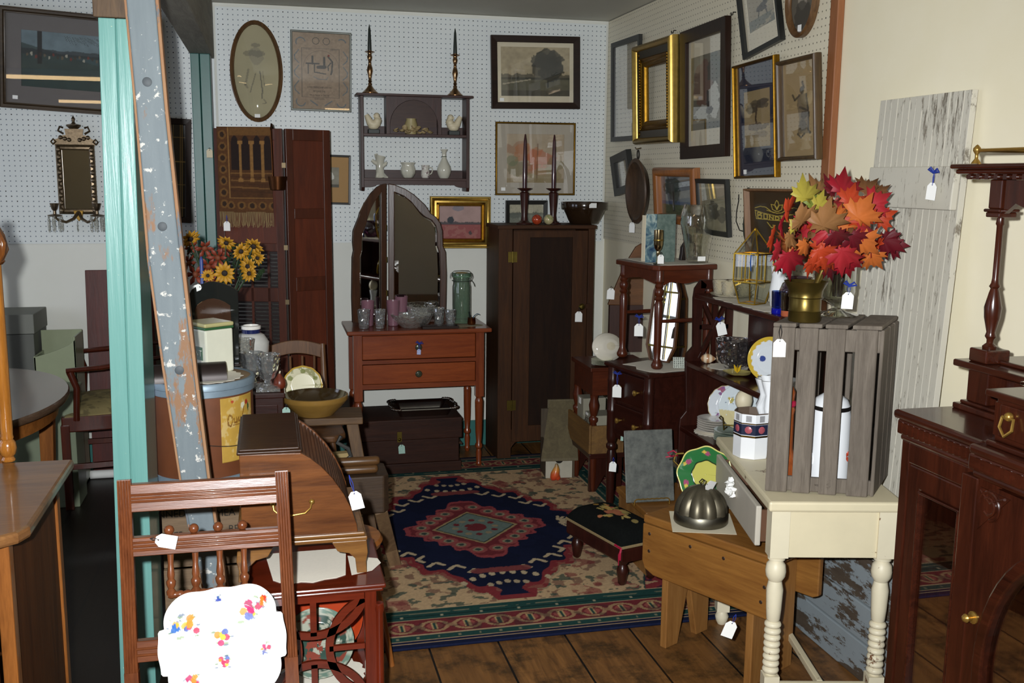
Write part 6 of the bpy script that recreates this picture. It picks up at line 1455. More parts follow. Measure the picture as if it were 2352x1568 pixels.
m.build('carved_finial',wood('finial_wood','#4a2410','#8a5426',.2,'Z',1.2,coat=.5),vd,60)
# ================================================================ rug
rx0,rx1,ry0,ry1=-.02,2.06,-2.482,-.27
NX,NY=420,460
A=Art(NX,NY,1.0);xx=rx0+(rx1-rx0)*A.u;yy=ry0+(ry1-ry0)*A.v
NAVY='#141a33';RED='#7c3034';CRM='#b79a76';GRN='#20403c';BRN='#5a3a34'
dE=np.minimum(np.minimum(xx-rx0,rx1-xx),np.minimum(yy-ry0,ry1-yy))
mx,my_=1.085,-1.385
u=xx-mx;v=yy-my_
au=np.abs(u);av=np.abs(v)
ang=np.arctan2(av,au)
A.fill(CRM)
# floral scatter in the cream field
n1=vnoise(xx*26,yy*26,3,3);n2=vnoise(xx*22+9,yy*30,5,3);n3=vnoise(xx*9,yy*9,8,3)
A.fill('#7a5a4a',(n1>.64).astype(float),.85);A.fill('#3c4c42',(n2>.66).astype(float),.85);A.fill(RED,(n3>.70).astype(float),.7);A.fill(CRM,((n1<.4)&(n3>.7)).astype(float),.8)
# corner spandrels
fx,fy=(rx1-rx0)/2,(ry1-ry0)/2
cxm,cym=(rx0+rx1)/2,(ry0+ry1)/2
q=np.maximum(0,fx-.29-np.abs(xx-cxm))+np.maximum(0,fy-.30-np.abs(yy-cym))
sp=q+.05*np.sin(np.abs(xx-cxm)*38)+.04*(n3-.5)
A.fill(RED,(sp<.22).astype(float));A.fill(NAVY,((sp<.22)&(n1>.55)).astype(float),.8);A.fill(CRM,((sp<.2)&(n2>.64)).astype(float),.8);A.fill(GRN,((sp>=.205)&(sp<.225)).astype(float))
# navy medallion with lobed outline
rx_,ry_=.475,.70
def lob(k): 
    e=(au/rx_)**1.35+(av/ry_)**1.35
    return e+.05*np.cos(ang*16)+.03*np.cos(ang*34)-k
e=lob(0)
tip=((au<.075*(1-np.clip((av-.62)/.3,0,1))+.015*np.cos(av*50))&(av<.75))
A.fill(GRN,((e<1.14)).astype(float),.35*1.0)
A.fill(RED,((e<1.11)|((au<.115-.05*np.clip((av-.66)/.15,0,1))&(av<.785))).astype(float));A.fill('#8d5a4c',((e<1.11)&(e>1.04)&(n1>.5)).astype(float),.7)
A.fill(NAVY,((e<.98)|tip).astype(float));A.fill('#10152a',((e<.98)&(n3>.5)).astype(float),.5)
# cream sprays inside the navy field
for sx in(-1,1):
    for sy in(-1,1):
        for (bx_,by_,dx,dy,nn) in((.10,.475,.05,-.03,6),(.28,.30,.04,-.035,4),(.30,.14,.05,.02,0)):
            for k in range(nn):
                x=mx+sx*(bx_+dx*k*.75);y=my_+sy*(by_+dy*k*.75);s_=1 if k%2 else -1
                A.line([(( x-rx0)/(rx1-rx0),(y-ry0)/(ry1-ry0)),((x+sx*.024-rx0)/(rx1-rx0),(y+s_*.028-ry0)/(ry1-ry0))],.0042,'#b5a283')
for sy in(-1,1):
    for k in range(-4,5):
        x=mx+.042*k;y=my_+sy*(.55+.010*k*k*.5-.02);A.disc((x-rx0)/(rx1-rx0),(y-ry0)/(ry1-ry0),.006,'#b5a283',.009)
        if abs(k)<4: A.disc((mx+.03*k-rx0)/(rx1-rx0),(my_+sy*.50-ry0)/(ry1-ry0),.016,'#7a3c3c',.012,.5,.9,k)
        if abs(k)<3: A.disc((mx+.035*k-rx0)/(rx1-rx0),(my_+sy*(.62+.01*abs(k))-ry0)/(ry1-ry0),.006,'#a8967a',.008)
for sx in(-1,1):
    for k in range(7):
        a_=-1.2+.4*k;A.line([((mx+sx*.38+sx*.02*math.cos(a_)-rx0)/(rx1-rx0),(my_+.02*math.sin(a_)-ry0)/(ry1-ry0)),((mx+sx*.38+sx*.06*math.cos(a_)-rx0)/(rx1-rx0),(my_+.07*math.sin(a_)-ry0)/(ry1-ry0))],.0035,'#b5a283')
# red central medallion and grey diamond
e2=au/.335+av/.40
w2=e2+.055*np.cos(ang*20)
A.fill('#8f4044',(w2<1.0).astype(float));A.fill('#6c2b30',(w2<.93).astype(float))
for k in range(20):
    a_=2*PI*k/20+.16;r_=.80/(abs(math.cos(a_))/.335+abs(math.sin(a_))/.40)
    X=(mx+r_*math.cos(a_)-rx0)/(rx1-rx0);Y=(my_+r_*math.sin(a_)-ry0)/(ry1-ry0);A.disc(X,Y,.019,'#8f4a48',.018);A.disc(X,Y,.011,'#8d8068',.010);A.disc(X,Y,.006,'#33403c',.006)
e3=au/.185+av/.20
A.fill('#9c8660',(e3<1.06).astype(float));A.fill('#2f3a36',(e3<.98).astype(float));A.fill('#66756e',(e3<.93).astype(float));A.fill('#6c2b30',((np.hypot(u,v)<.05)&(n1>.35)).astype(float))
for k in range(12):
    a_=k*PI/6;r_=.09;A.disc((mx+r_*math.cos(a_)-rx0)/(rx1-rx0),(my_+r_*math.sin(a_)*1-ry0)/(ry1-ry0),.007,['#8c7f66','#6c2b30'][k%2],.007)
# borders from the edge inward
s=np.where((np.minimum(xx-rx0,rx1-xx)<np.minimum(yy-ry0,ry1-yy)),yy,xx)
def band(d0,d1,c,a=1.0,m=None):
    k=((dE>=d0)&(dE<d1)).astype(float); A.fill(c,k if m is None else k*m,a)
band(0,.028,NAVY);band(.028,.033,'#a58c6e');band(.033,.044,NAVY);band(.044,.05,'#a58c6e');band(.05,.085,GRN);band(.05,.085,'#7d7a62',.9,((np.abs((s*14)%1-.5)<.06)&(np.abs(dE-.067)<.006)))
band(.085,.092,'#a58c6e');band(.092,.205,'#6a2a2e')
ph_=(s/.115)%1-.5;dd=(dE-.148)/.05
rr_=np.sqrt((ph_*2.0)**2+(dd*1.05)**2)
band(.092,.205,'#9a7a5a',1,((rr_<.92)&(rr_>.66)));band(.092,.205,'#8d4a44',1,(rr_<.5));band(.092,.205,'#b09468',1,((np.abs(ph_)<.1)&(np.abs(dd)<.55)));band(.092,.205,'#27423c',1,((np.abs(ph_)<.05)&(np.abs(dd)<.5)));band(.092,.205,'#8a6a50',.9,((np.abs(ph_)>.4)&(np.abs(dd)<.25)))
band(.092,.205,'#3a2a2c',.5,(n1>.6))
band(.205,.211,'#a58c6e');band(.211,.285,GRN);band(.211,.285,'#17302e',1,(np.abs(dE-.235)<.004));band(.255,.265,'#7d7a62',.7,(n2>.45));band(.211,.285,'#9a937a',.9,((np.abs((s*7)%1-.5)<.035)&(np.abs(dE-.232)<.008)));band(.285,.293,'#b39a78')
A.mul(.82+.36*vnoise(xx*150,yy*150,2,2))
P=np.stack([xx,yy,np.full_like(xx,.009)],-1)
rg=thing('rug','navy, red and cream oriental rug with central medallion, covering the middle of the floor','rug',(0,0,0))
gridmesh('pile',P,A.c,paintmat('wool',.95,0,0,.1),rg,back=.008)
GREYC=wood('crate_grey_wood','#4a4138','#7a7064',.8,'Z',1.1,bstr=.2,wear=('#2c241d',9,.66))
# ================================================================ right: white table and what it carries
WPT=chippy('chippy_cream_paint','#d8ccab','#6a4c30',.60,11,.5,(1,1,1.6))
WPL=chippy('chippy_leg_paint','#dcd2b6','#6d4a30',.585,24,.45,(1,1,.7))
wt=thing('painted_table','small chippy cream painted table with spool turned legs, carrying the slatted crate','table',(1.8195,-2.855,0),math.radians(-13.2))
hx,hy,H=.178,.343,.67
MB().box(-hx-.012,hx+.012,-hy-.014,hy+.014,H-.03,H).build('top',WPT,wt,0,.007)
za=.50
MB().box(-hx+.05,hx-.05,-hy+.008,-hy+.028,za,H-.03).build('apron',WPT,wt,0,.002);MB().box(-hx+.05,hx-.05,hy-.028,hy-.008,za,H-.03).build('apron',WPT,wt,0)
MB().box(hx-.03,hx-.01,-hy+.05,hy-.05,za,H-.03).build('apron',WPT,wt,0)
prf=[(.012,0),(.017,.012),(.02,.03),(.013,.05)]
up=[(.013,.14)]
for k in range(8):
    z0=.145+k*.0198;up+=[(.0135,z0),(.0185,z0+.003),(.0205,z0+.008),(.0205,z0+.0115),(.0185,z0+.0165),(.0135,z0+.0195)]
up+=[(.0165,.31),(.0185,.34),(.0205,.40),(.016,.425),(.0235,.44),(.025,.455),(.0225,.475),(.014,.487),(.021,.49),(.021,.4965),(.016,.50)]
for sx in(-1,1):
    for sy in(-1,1):
        x,y=sx*(hx-.027),sy*(hy-.027);m=MB();m.lathe([(r*1.2,z) for r,z in prf],18,(x,y,0));m.box(x-.022,x+.022,y-.022,y+.022,.05,.14);m.lathe([(r*1.17,z) for r,z in up],18,(x,y,0));m.box(x-.026,x+.026,y-.026,y+.026,.50,H-.03);m.build('leg',WPL,wt,40,.0)
for sy in(-1,1): MB().box(-hx+.05,hx-.05,sy*(hy-.027)-.008,sy*(hy-.027)+.008,.085,.115).build('stretcher',WPT,wt,0,.003)
MB().box(-.009,.009,-hy+.04,hy-.04,.09,.112).build('stretcher',WPT,wt,0,.003)
dr=MB();dr.box(-hx-.022,-hx-.005,-hy+.085,hy-.05,za+.005,H-.045);dr.build('drawer',chippy('drawer_paint','#b9b2a4','#7a6a5a',.68,10,.6),wt,0,.004)
d=wt.children[-1]
MB().box(-hx-.005,hx-.06,-hy+.095,-hy+.105,za+.015,H-.06).box(-hx-.005,hx-.06,hy-.07,hy-.06,za+.015,H-.06).box(-hx-.005,hx-.06,-hy+.105,hy-.07,za+.015,za+.022).build('drawer_box',plain('drawer_wood','#5a3a24',.6),d,0)
m=MB();random.seed(9);P_=[]
for k in range(26):
    y=random.uniform(-.035,.035);z=random.uniform(-.02,.035)*(1-abs(y)*12)+0;m.at((-hx-.028-random.uniform(0,.012),.02+y,za+.085+z),random.random()*6,random.random()*3,random.random()*3);m.lathe([(1e-4,-.005),(.012,0),(.004,.006)],6)
m.build('paper_flower_pull',WHITEP,d,30)
# slatted crate standing on end
cr=thing('slatted_crate','weathered grey slatted crate standing on end on the cream table','crate',(1.585,-3.068,H+.0015))
th=math.radians(-24.5);ex=Vector((math.cos(th),math.sin(th),0));ey=Vector((math.cos(math.radians(47)),math.sin(math.radians(47)),0))
cw=.297;cd_=.262;chh=.475
def cbox(name,a0,a1,b0,b1,z0,z1,mat=GREYC,top=None):
    m=MB();t1=top if top else (a0,a1)
    q=[]
    for z,(aa,bb) in((z0,(a0,a1)),(z1,t1)):
        for a,b in((aa,b0),(bb,b0),(bb,b1),(aa,b1)): q.append(tuple(ex*a+ey*b+Vector((0,0,z))))
    m.hexa(q);return m.build(name,mat,cr,0,.003)
sl=[(0,.060),(.073,.123),(.146,.195),(.222,.280)]
for a,b in sl: cbox('front_slat',a,b,0,.009,0,chh)
cbox('end_board',.004,cw-.012,.0095,cd_-.0095,chh-.07 if 0 else chh-.016,chh-.001) if 0 else None
cbox('end_rail',.003,cw-.01,.010,.024,chh-.065,chh-.003);cbox('end_rail',.003,cw-.01,.010,.024,.003,.045)
for a,b in((0,.062),(.07,.132),(.14,.2),(.212,.29)): cbox('top_slat',a,b,.0,cd_,chh,chh+.012)
for b in((.0105,.1),(.108,.18),(.19,cd_-.012)): cbox('side_slat',cw-.012,cw-.002,b[0],b[1],0,chh-.001)
cbox('back_slat',.01,.08,cd_-.01,cd_,0,chh-.001);cbox('back_slat',.1,.17,cd_-.01,cd_,0,chh-.001);cbox('back_slat',.2,.28,cd_-.01,cd_,0,chh-.001)
cbox('bottom_board',.004,cw-.014,.026,cd_-.012,.0005,.012)
ZC1=H+chh+.0135+.0005
co_=cr.location
def inC(a,b,z): return co_+ex*a+ey*b+Vector((0,0,z))
p=inC(.03,-.004,chh+.008);ptag((p.x-.012,p.y-.004,p.z),'big white price tag wired to the upper front edge of the grey crate',1.1,VIEWRZ,0,IRON,.04)
# in the crate: mill and coffee pot
p=inC(.035,.075,.0135)
q=thing('pepper_mill','tall brown turned wooden mill with red ribbon inside the slatted crate','pepper mill',p)
MB().lathe([(.036,0),(.04,.01),(.039,.05),(.026,.075),(.019,.1),(.018,.2),(.021,.215),(.015,.23),(.018,.25),(.019,.265),(.012,.28),(1e-4,.285)],24).build('body',wood('mill_wood','#6a2f14','#9a5226',.25,'Z',1.5,coat=.3),q);MB().lathe([(.0185,.222),(.022,.226),(.022,.236),(.0185,.24)],16).build('ribbon',REDR,q)
p=inC(.148,.105,.0135)
q=thing('enamel_pot','white enamel coffee pot with dark rim and red flower inside the slatted crate','coffee pot',p)
EN=plain('white_enamel','#e6e8ea',.15,var=.02,coat=.6)
MB().lathe([(.055,0),(.062,.006),(.062,.02),(.057,.2),(.054,.215)],32).build('body',EN,q)
MB().lathe([(.054,.215),(.056,.218),(.056,.224),(.054,.226)],32).build('rim',IRON,q)
MB().lathe([(.053,.227),(.045,.245),(.02,.262),(.008,.268),(.012,.28),(1e-4,.286)],28).build('lid',EN,q)
MB().tube([(.058,.01,.19),(.09,.02,.19),(.1,.02,.15),(.09,.02,.08),(.06,.01,.06)],.007,8).build('handle',EN,q)
MB().tube([(-.055,.0,.06),(-.08,0,.11),(-.095,0,.19)],[.018,.014,.008],10).build('spout',EN,q)
m=MB();
for k in range(5): m.sph((.03+.008*math.cos(k*1.26),-.0535,.085+.009*math.sin(k*1.26)),.007,8,1,1,.3)
m.build('painted_flower',plain('orange_red','#b03a20',.4),q)
# octagonal canister
p=W(1738,1055,Z=H)
q=thing('octagonal_canister','white octagonal tin with dark blue flowered band, left of the grey crate','canister',(p.x+.004,p.y+.05,H+.001),math.radians(-16))
m=MB();n=8;R_=.058;hh=.145
m.lathe([(R_*.98,0),(R_,.004),(R_,hh)],8,caps=False);m.lathe([(1e-4,.003),(R_*.98,.001)],8,caps=False);m.build('body',EN,q,15)
MB().lathe([(R_+.0006,.078),(R_+.0006,.112)],8,caps=False).build('blue_band',plain('navy_band','#23283f',.3,var=.3,scale=70,coat=.3),q,15)
MB().lathe([(R_+.0008,.070),(R_+.001,.076)],8,caps=False).lathe([(R_+.0008,.113),(R_+.001,.117)],8,caps=False).build('gold_line',GOLDD,q,15)
MB().lathe([(R_,hh),(R_+.001,hh+.003),(R_-.003,hh+.003),(R_-.004,.01),(1e-4,.008)],8,caps=False).build('inside',plain('canister_inside','#5a4a3c',.6),q,15)
for k in range(8):
    a=PI/8+k*PI/4; r=R_*math.cos(PI/8)+.0012
    m=MB().at((r*math.cos(a),r*math.sin(a),.095),a+PI/2);m.lathe([(1e-4,-.0012),(.011,-.0006),(.012,0)],10,axis='Y');m.build('rose_medallion',plain('rose_medallion','#a8525c',.35,var=.35,scale=160),q,30)
    m=MB().at((r*math.cos(a),r*math.sin(a),.131),a+PI/2);m.box(-.009,.009,-.0008,0,-.010,.010);m.build('panel_square',plain('grey_square','#9a9a9c',.4,var=.3,scale=200),q,0)
# brass mortar on the crate
p=W(1866,742,Z=ZC1)
MORT=plain('old_mortar_brass','#6d5c2c',.33,.85,var=.35,scale=12)
q=thing('brass_mortar','heavy brass mortar with pestle on the grey crate, under the autumn leaves','mortar',(p.x,p.y+.045,ZC1))
MB().lathe([(.043,0),(.045,.004),(.044,.028),(.046,.031),(.044,.034),(.044,.066),(.047,.069),(.046,.073),(.048,.088),(.058,.108),(.061,.113),(.057,.113),(.04,.085),(.036,.02),(1e-4,.014)],36).build('mortar',MORT,q)
MB().tube([(.012,0,.02),(.04,.01,.105),(.062,.018,.15),(.068,.02,.163),(.073,.022,.17)],[.017,.010,.010,.016,.013],14).build('pestle',MORT,q)
# glass hurricane vase with leaves
p=W(1922,727,Z=ZC1)
gvx,gvy=p.x+.015,p.y+.03
q=thing('glass_vase','clear footed glass vase holding the autumn leaf stems, behind the brass mortar','vase',(gvx,gvy,ZC1))
HG=glass('hurricane_glass','#f2f4ee',3.5,.015)
MB().lathe([(.062,0),(.064,.004),(.03,.012),(.014,.02),(.016,.03),(.042,.045),(.05,.07),(.05,.165),(.048,.165),(.046,.07),(.038,.05),(1e-4,.04)],36).build('vase',HG,q)
p2=W(1950,655,Y=gvy-.06);ptag((p2.x,gvy-.062,p2.z+.0),'white price tag with blue bow tied to the clear glass vase',1.05,VIEWRZ,.05,BLUER,.02,bow=True)
fo=thing('autumn_leaves','big bunch of red, orange, tan and yellow artificial maple leaves above the crate','leaves',(gvx,gvy,ZC1+.001))
o=fo.location
def P3(x,z): # maple leaf half outline
    return (x,z)
half=[(0,-.12),(.08,-.1),(.26,-.24),(.24,-.08),(.52,-.12),(.42,.06),(.80,.20),(.58,.30),(.66,.52),(.40,.42),(.30,.46),(.30,.66),(.16,.62),(0,1.0)]
out=half+[(-x,z) for x,z in half[-2:0:-1]]
LCOL=[('#8a1020','crimson'),('#5c0c18','dark_red'),('#a8381a','orange'),('#b8622a','light_orange'),('#8a6038','tan'),('#6a4426','brown'),('#a09238','yellow'),('#6f7a30','yellow_green'),('#9a2028','red')]
LM=[]
for c,nm in LCOL:
    tt=NT('leaf_'+nm);nz=tt.noise(tt.coord('Object'),16,4,.6);cc=lin(c);LM.append(tt.bsdf(tt.mix(nz,tuple(v*.62 for v in cc[:3])+(1,),tuple(min(1,v*1.15) for v in cc[:3])+(1,)),.55,0,.3,0,nz,.15))
def leafmesh(size,cup):
    vs=[(0,0,.0)]
    for x,z in out: vs.append((x*size,-cup*size*(x*x*1.2+max(0,z)**2*.5)+.03*size*math.sin(9*x+5*z),z*size))
    n=len(out);return vs,[(0,i+1,(i+1)%n+1) for i in range(n)]
ce=W(1905,545,Y=gvy)
cl=Vector((ce.x,gvy-.005,ce.z))-Vector(o)
random.seed(21)
def leaf(u,v,dy,size,mi,ax_,ay,az):
    p=W(u,v,Y=gvy+dy)-Vector(o)
    vs,fs=leafmesh(size,random.uniform(.1,.5))
    m=MB();m.M=Matrix.Translation(p)@Matrix.Rotation(az,4,'Z')@Matrix.Rotation(ax_,4,'X')@Matrix.Rotation(ay,4,'Y');m.add(vs,fs)
    b=m.build('leaf',LM[mi],fo,60);md=b.modifiers.new('s','SOLIDIFY');md.thickness=.0008
# leaves placed as a dome: bright ones where the bunch shows them, the rest filling the sides and back
FRONT=[(1810,585,-.13,.075,0,.1,PI*.95,.2),(1880,575,-.13,.06,2,.2,PI*.8,-.2),(1935,575,-.14,.075,8,.1,PI,-.1),(1910,605,-.10,.06,1,.3,PI*.9,.3),(1975,550,-.13,.07,3,.3,2.2,-.4),(1890,520,-.15,.085,4,.1,.05,.0),(1840,510,-.13,.07,4,.2,-.5,.3),(1970,500,-.14,.08,3,.1,.4,-.2),(1975,512,-.12,.07,2,.2,-.2,-.3),
 (1848,455,-.10,.07,6,-.2,-.1,.2),(1862,475,-.09,.055,7,-.1,.7,.1),(1935,440,-.06,.075,0,-.4,.2,0),(1915,440,-.05,.06,1,-.5,-.5,.3),(1985,440,-.05,.06,5,-.5,.8,-.3),(2030,550,-.05,.07,1,.3,2.0,-.8),(2045,560,-.02,.06,1,.2,1.6,-.9),(1775,545,-.08,.055,2,.2,-1.9,.7),(1790,570,-.07,.06,8,.2,-2.2,.6),(1815,540,-.11,.05,4,.1,-2.6,.4),
 (1810,485,-.08,.06,2,0,-.9,.6),(1795,515,-.07,.05,0,.1,-1.5,.7),(2000,470,-.08,.065,8,-.1,1.0,-.4),(2015,500,-.06,.06,2,0,1.2,-.6),(1920,535,-.15,.06,1,.3,2.9,.1),(1955,540,-.14,.055,1,.2,2.6,-.2),(1850,560,-.12,.05,3,.3,-2.5,.3),(1880,475,-.10,.05,6,-.1,.2,.1),(1950,465,-.10,.06,2,-.2,.3,-.1),(1830,520,-.11,.04,6,.1,-1,.2),(2000,585,-.09,.055,3,.5,2.4,-.5),(1900,590,-.13,.055,2,.3,3.0,.1),(1865,600,-.11,.05,2,.3,-2.9,.2),(1945,600,-.1,.055,0,.4,2.8,-.2),(1790,600,-.04,.045,4,.4,-2.4,.6),(1880,440,-.03,.06,4,-.6,-.3,.2),(2010,445,-.02,.05,5,-.6,1.0,-.5)]
for f in FRONT: leaf(*f)
for k in range(58):
    a=random.uniform(0,2*PI);e=random.uniform(-.5,1.3);R1=random.uniform(.08,.135)
    n_=Vector((math.cos(a)*math.cos(e),math.sin(a)*math.cos(e),math.sin(e)*.75));p=cl+n_*R1
    vs,fs=leafmesh(random.uniform(.05,.075),random.uniform(.1,.5));m=MB();m.M=Matrix.Translation(p)@Matrix.Rotation(math.atan2(n_.y,n_.x)+PI/2,4,'Z')@Matrix.Rotation(-e*.8,4,'X')@Matrix.Rotation(random.uniform(0,6.28),4,'Y');m.add(vs,fs)
    b=m.build('leaf',LM[random.choice([0,1,2,3,4,5,8,8,2,0])],fo,60);md=b.modifiers.new('s','SOLIDIFY');md.thickness=.0008
m=MB()
for k in range(9):
    a=k*.7;m.tube([(.012*math.cos(a),.012*math.sin(a),.055),(.02*math.cos(a),.02*math.sin(a),.16),tuple(cl+Vector((.09*math.cos(a),.09*math.sin(a),.02*math.sin(k*3))))],.0022,5)
m.build('stems',plain('dark_twig','#2a1a14',.8),fo)
TINR=plain('old_pewter','#6a6352',.42,.75,var=.4,scale=16)
# ================================================================ bench, box, moulds, footstool, slate
bn0=Vector((1.411,-2.58));bn1=Vector((1.635,-3.007));bd=(bn1-bn0).normalized();bnrm=Vector((-bd.y,bd.x))
bl=(bn1-bn0).length+.03;rzb=math.atan2(bd.y,bd.x)
be=thing('pine_bench','honey coloured pine bench with deep plank aprons and notched end boards, in front','bench',(bn0.x,bn0.y,0),rzb)
bw=.27;bz=.45
MB().box(-.0,bl,.0,bw,bz-.028,bz).build('top',PINE,be,0,.005)
pts=[(.0,bz-.03),(bl,bz-.03),(bl,bz-.19),(bl-.02,bz-.2),(.05,bz-.2),(.012,bz-.185),(0,bz-.16)]
MB().prism(pts,-.002,.02).build('apron',PINE,be,0,.004);MB().prism(pts,bw-.02,bw+.002).build('apron',PINE,be,0,.004)
for x in(.07,bl-.105):
    pp=[(.022,bz-.03),(bw-.022,bz-.03),(bw-.022,0),(bw-.085,0),(bw/2,.21),(.085,0),(.022,0)]
    m=MB();m.prism(pp,x,x+.026,'YZ');m.build('end_board',PINEZ,be,0,.003)
m=MB()
for x,z in((.03,bz-.06),(.03,bz-.12),(.2,bz-.055),(.33,bz-.055),(bl-.03,bz-.1),(bl-.04,bz-.15)): m.lathe([(.006,0),(.005,-.001),(1e-4,-.0012)],10,(x,-.002,z),'Y')
nb=m.build('nail_heads',plain('nail_dark','#2c1a0c',.6),be);nb['kind']='stuff'
p=W(1690,1425,D=3.02);p.z=max(p.z,.1);ptag((p.x,p.y,p.z+.02),'white price tag hanging below the pine bench apron',1.15,VIEWRZ,.35,BLUER,.025)
pj_=W(1612,1200,Z=bz)
q=thing('paper_sheet','square sheet of cream paper under the melon shaped tin mould on the pine bench','paper',(pj_.x,pj_.y,bz+.0005),rzb+.75);MB().box(-.10,.10,-.10,.10,0,.0008).build('paper',CREAMP,q,0)
q=thing('melon_mould','ribbed melon shaped pewter pudding mould on a paper sheet, on the pine bench','mould',(pj_.x,pj_.y+.01,bz+.002),.3)
m=MB();m.lathe([(.086,0),(.088,.004),(.086,.032),(.083,.036)],40);m.build('collar',TIN,q)
m=MB();NN=20
m.lathe([(.083*math.cos(t),.034+.088*math.sin(t)) for t in np.linspace(0,PI/2-.01,16)],60,sx=1.0,sy=1.0,fl=lambda a,k:1+.13*abs(math.cos(5*a))**.7-.09);m.build('ribbed_dome',TINR,q,60)
MB().tube([(.0,0,.12),(.012,0,.135),(0,0,.142),(-.012,0,.135),(0,0,.12)],.0025,6).build('lifting_ring',TIN,q)
pt=W(1617,1112,Y=pj_.y-.03);ptag((pt.x,pt.y-.01,pt.z+.003),'white price tag lying on top of the melon shaped mould',1.05,VIEWRZ,0,BLKS,.008).rotation_euler=(.75,math.radians(-62),VIEWRZ)
# green cake plate standing behind the mould
pg=W(1640,1128,Z=bz)
q=thing('green_plate','green bordered yellow handled cake plate propped behind the melon mould','plate',(1.665,-2.505,bz+.098),rot=(PI/2-.25,0,math.radians(-35)))
def colgp(x,y,T):
    A=Art.on(x,y);A.fill('#b9b45a');A.fill('#2c6a3a',(T>.5).astype(float));A.fill('#1c2a1c',(np.abs(T-.5)<.02).astype(float));A.fill('#d8cf7a',(T>.95).astype(float))
    for k in range(6):
        a=k*PI/3+.5;A.disc(.073*math.cos(a),.073*math.sin(a),.009,'#9a4a6a',None,.4);A.disc(.08*math.cos(a+.15),.078*math.sin(a+.15),.006,'#c9b04a',None,.4)
    return A
dish('plate',lambda a:.097*(1+.03*math.cos(8*a)),[(0,0),(.5,0),(.55,.003),(1,.016)],colgp,q,PLM,96,40,.003)
MB().tube([(-.095,.02,.014),(-.112,.035,.02),(-.105,.06,.02),(-.08,.065,.014)],.004,8).build('gilt_handle',GOLD,q)
MB().tube([(-.1,.06,.016),(-.115,.07,.022),(-.135,.06,.02),(-.12,.05,.03),(-.1,.055,.02),(-.14,.045,.02)],.0026,6).build('red_ribbon',REDR,q)
# low pine box with slate
q=thing('low_pine_box','low pine step box holding the slate, between footstool and work table','box',(1.775,-1.905,0));
MB().box(-.155,.155,-.175,.175,.245,.27).build('top',PINE,q,0,.004);MB().box(-.145,.145,-.165,-.148,0,.245).build('front_board',PINEZ,q,0);MB().box(-.145,.145,.148,.165,0,.245).build('back_board',PINEZ,q,0)
for s in(-1,1): MB().box(s*.145-.018*(s>0),s*.145+.018*(s<0),-.147,.147,0,.245).build('side_board',PINEZ,q,0)
sb=W(1440,1138,Z=.27);sr=W(1548,1140,Z=.27)
ys=-1.98
a=W(1440,1140,Y=ys);b=W(1549,1140,Y=ys);zt_=W(1495,986,Y=ys+.05).z
sw=b.x-a.x;sh=zt_-.275
q=thing('slate_board','grey scratched rectangular slate on a brass easel, on the low pine box','slate',((a.x+b.x)/2,ys,.272),rot=(-.2,0,-.05))
tt=NT('slate_grey');n1=tt.noise(tt.coord(),22,6,.7);n2=tt.noise(tt.coord(),7,4,.6)
SLM=tt.bsdf(tt.mix(tt.ramp(n2,[(.6,0.),(.7,1.)]),tt.ramp(n1,[(.3,'#3f4240'),(.75,'#74766f')]),'#4a3c34'),.5,.1,.4,0,n1,.08)
MB().box(-sw/2,sw/2,0,.006,.006,.006+sh).build('slate',SLM,q,0,.004)
qe=thing('brass_easel','twisted brass wire easel holding the grey slate','easel',((a.x+b.x)/2,ys,.2725),rot=(0,0,-.05))
m=MB();ew=sw*.36
pts=[(-ew,-.016,0),(-ew,-.018,.018),(-ew+.006,-.018,.024)]+[(-ew+.006+(2*ew-.012)*k/14,-.018+.0015*(k%2),.024+.0015*(k%2)) for k in range(1,14)]+[(ew-.006,-.018,.024),(ew,-.018,.018),(ew,-.016,0)]
m.tube(pts,.0026,6)
for s in(-1,1): m.tube([(s*ew,-.016,.001),(s*ew,.05,.002),(s*ew*.8,.075,.002),(s*ew*.5,.052,.16)],.0026,6)
m.build('wire',BRASS,qe)
# cream lidded sugar bowl behind the slate
q=thing('cream_sugar_bowl','cream lidded pot peeping out left of the grey slate','pot',(W(1437,1110,Z=.27).x+.012,-1.80,.2715));MB().lathe([(.026,0),(.03,.004),(.036,.03),(.04,.055),(.03,.075),(.034,.08),(.03,.095),(.02,.115),(.03,.135),(.034,.16),(.02,.175),(1e-4,.178)],20).build('body',BISQ,q)
# footstool
fn=Vector((1.485,-2.175));fd=Vector((-.105,.375));fl_=fd.length;rzf=math.atan2(fd.y,fd.x)
fs_=thing('footstool','small footstool with black needlepoint rose cushion and turned mahogany feet, on the rug','footstool',(fn.x,fn.y,.0095),rzf)
fw=.205
for x in(.035,fl_-.035):
    for y in(.035,fw-.035): MB().lathe([(.011,0),(.016,.006),(.018,.02),(.022,.045),(.024,.06),(.018,.075),(.014,.082),(.02,.088),(.021,.1)],16,(x,-y,0)).build('foot',DREDZ,fs_)
MB().box(0,fl_,-fw,0,.098,.155).build('frame',DREDZ,fs_,0,.008)
MB().box(-.002,fl_+.002,-fw-.002,.002,.156,.168).build('tan_braid',plain('tan_braid','#8a7652',.8,var=.2,scale=120),fs_,0,.003)
A=Art(110,80,fl_/fw);A.fill('#0f1110');A.mul(.7+.6*A.noise(50,3,2));c0=A.asp/2
random.seed(12)
for k in range(26):
    x=c0+random.gauss(0,.24);y=.5+random.gauss(0,.15);A.disc(x,y,random.uniform(.05,.1),['#b89a5a','#a8823f','#8a7a4a','#5a5a34','#b0704a','#a85a4a'][k%6],random.uniform(.03,.07),.6,.95,k)
for k in range(5): A.disc(c0+random.gauss(0,.1),.5+random.gauss(0,.08),.09,'#a8674a',.07,.5,.9,k+50)
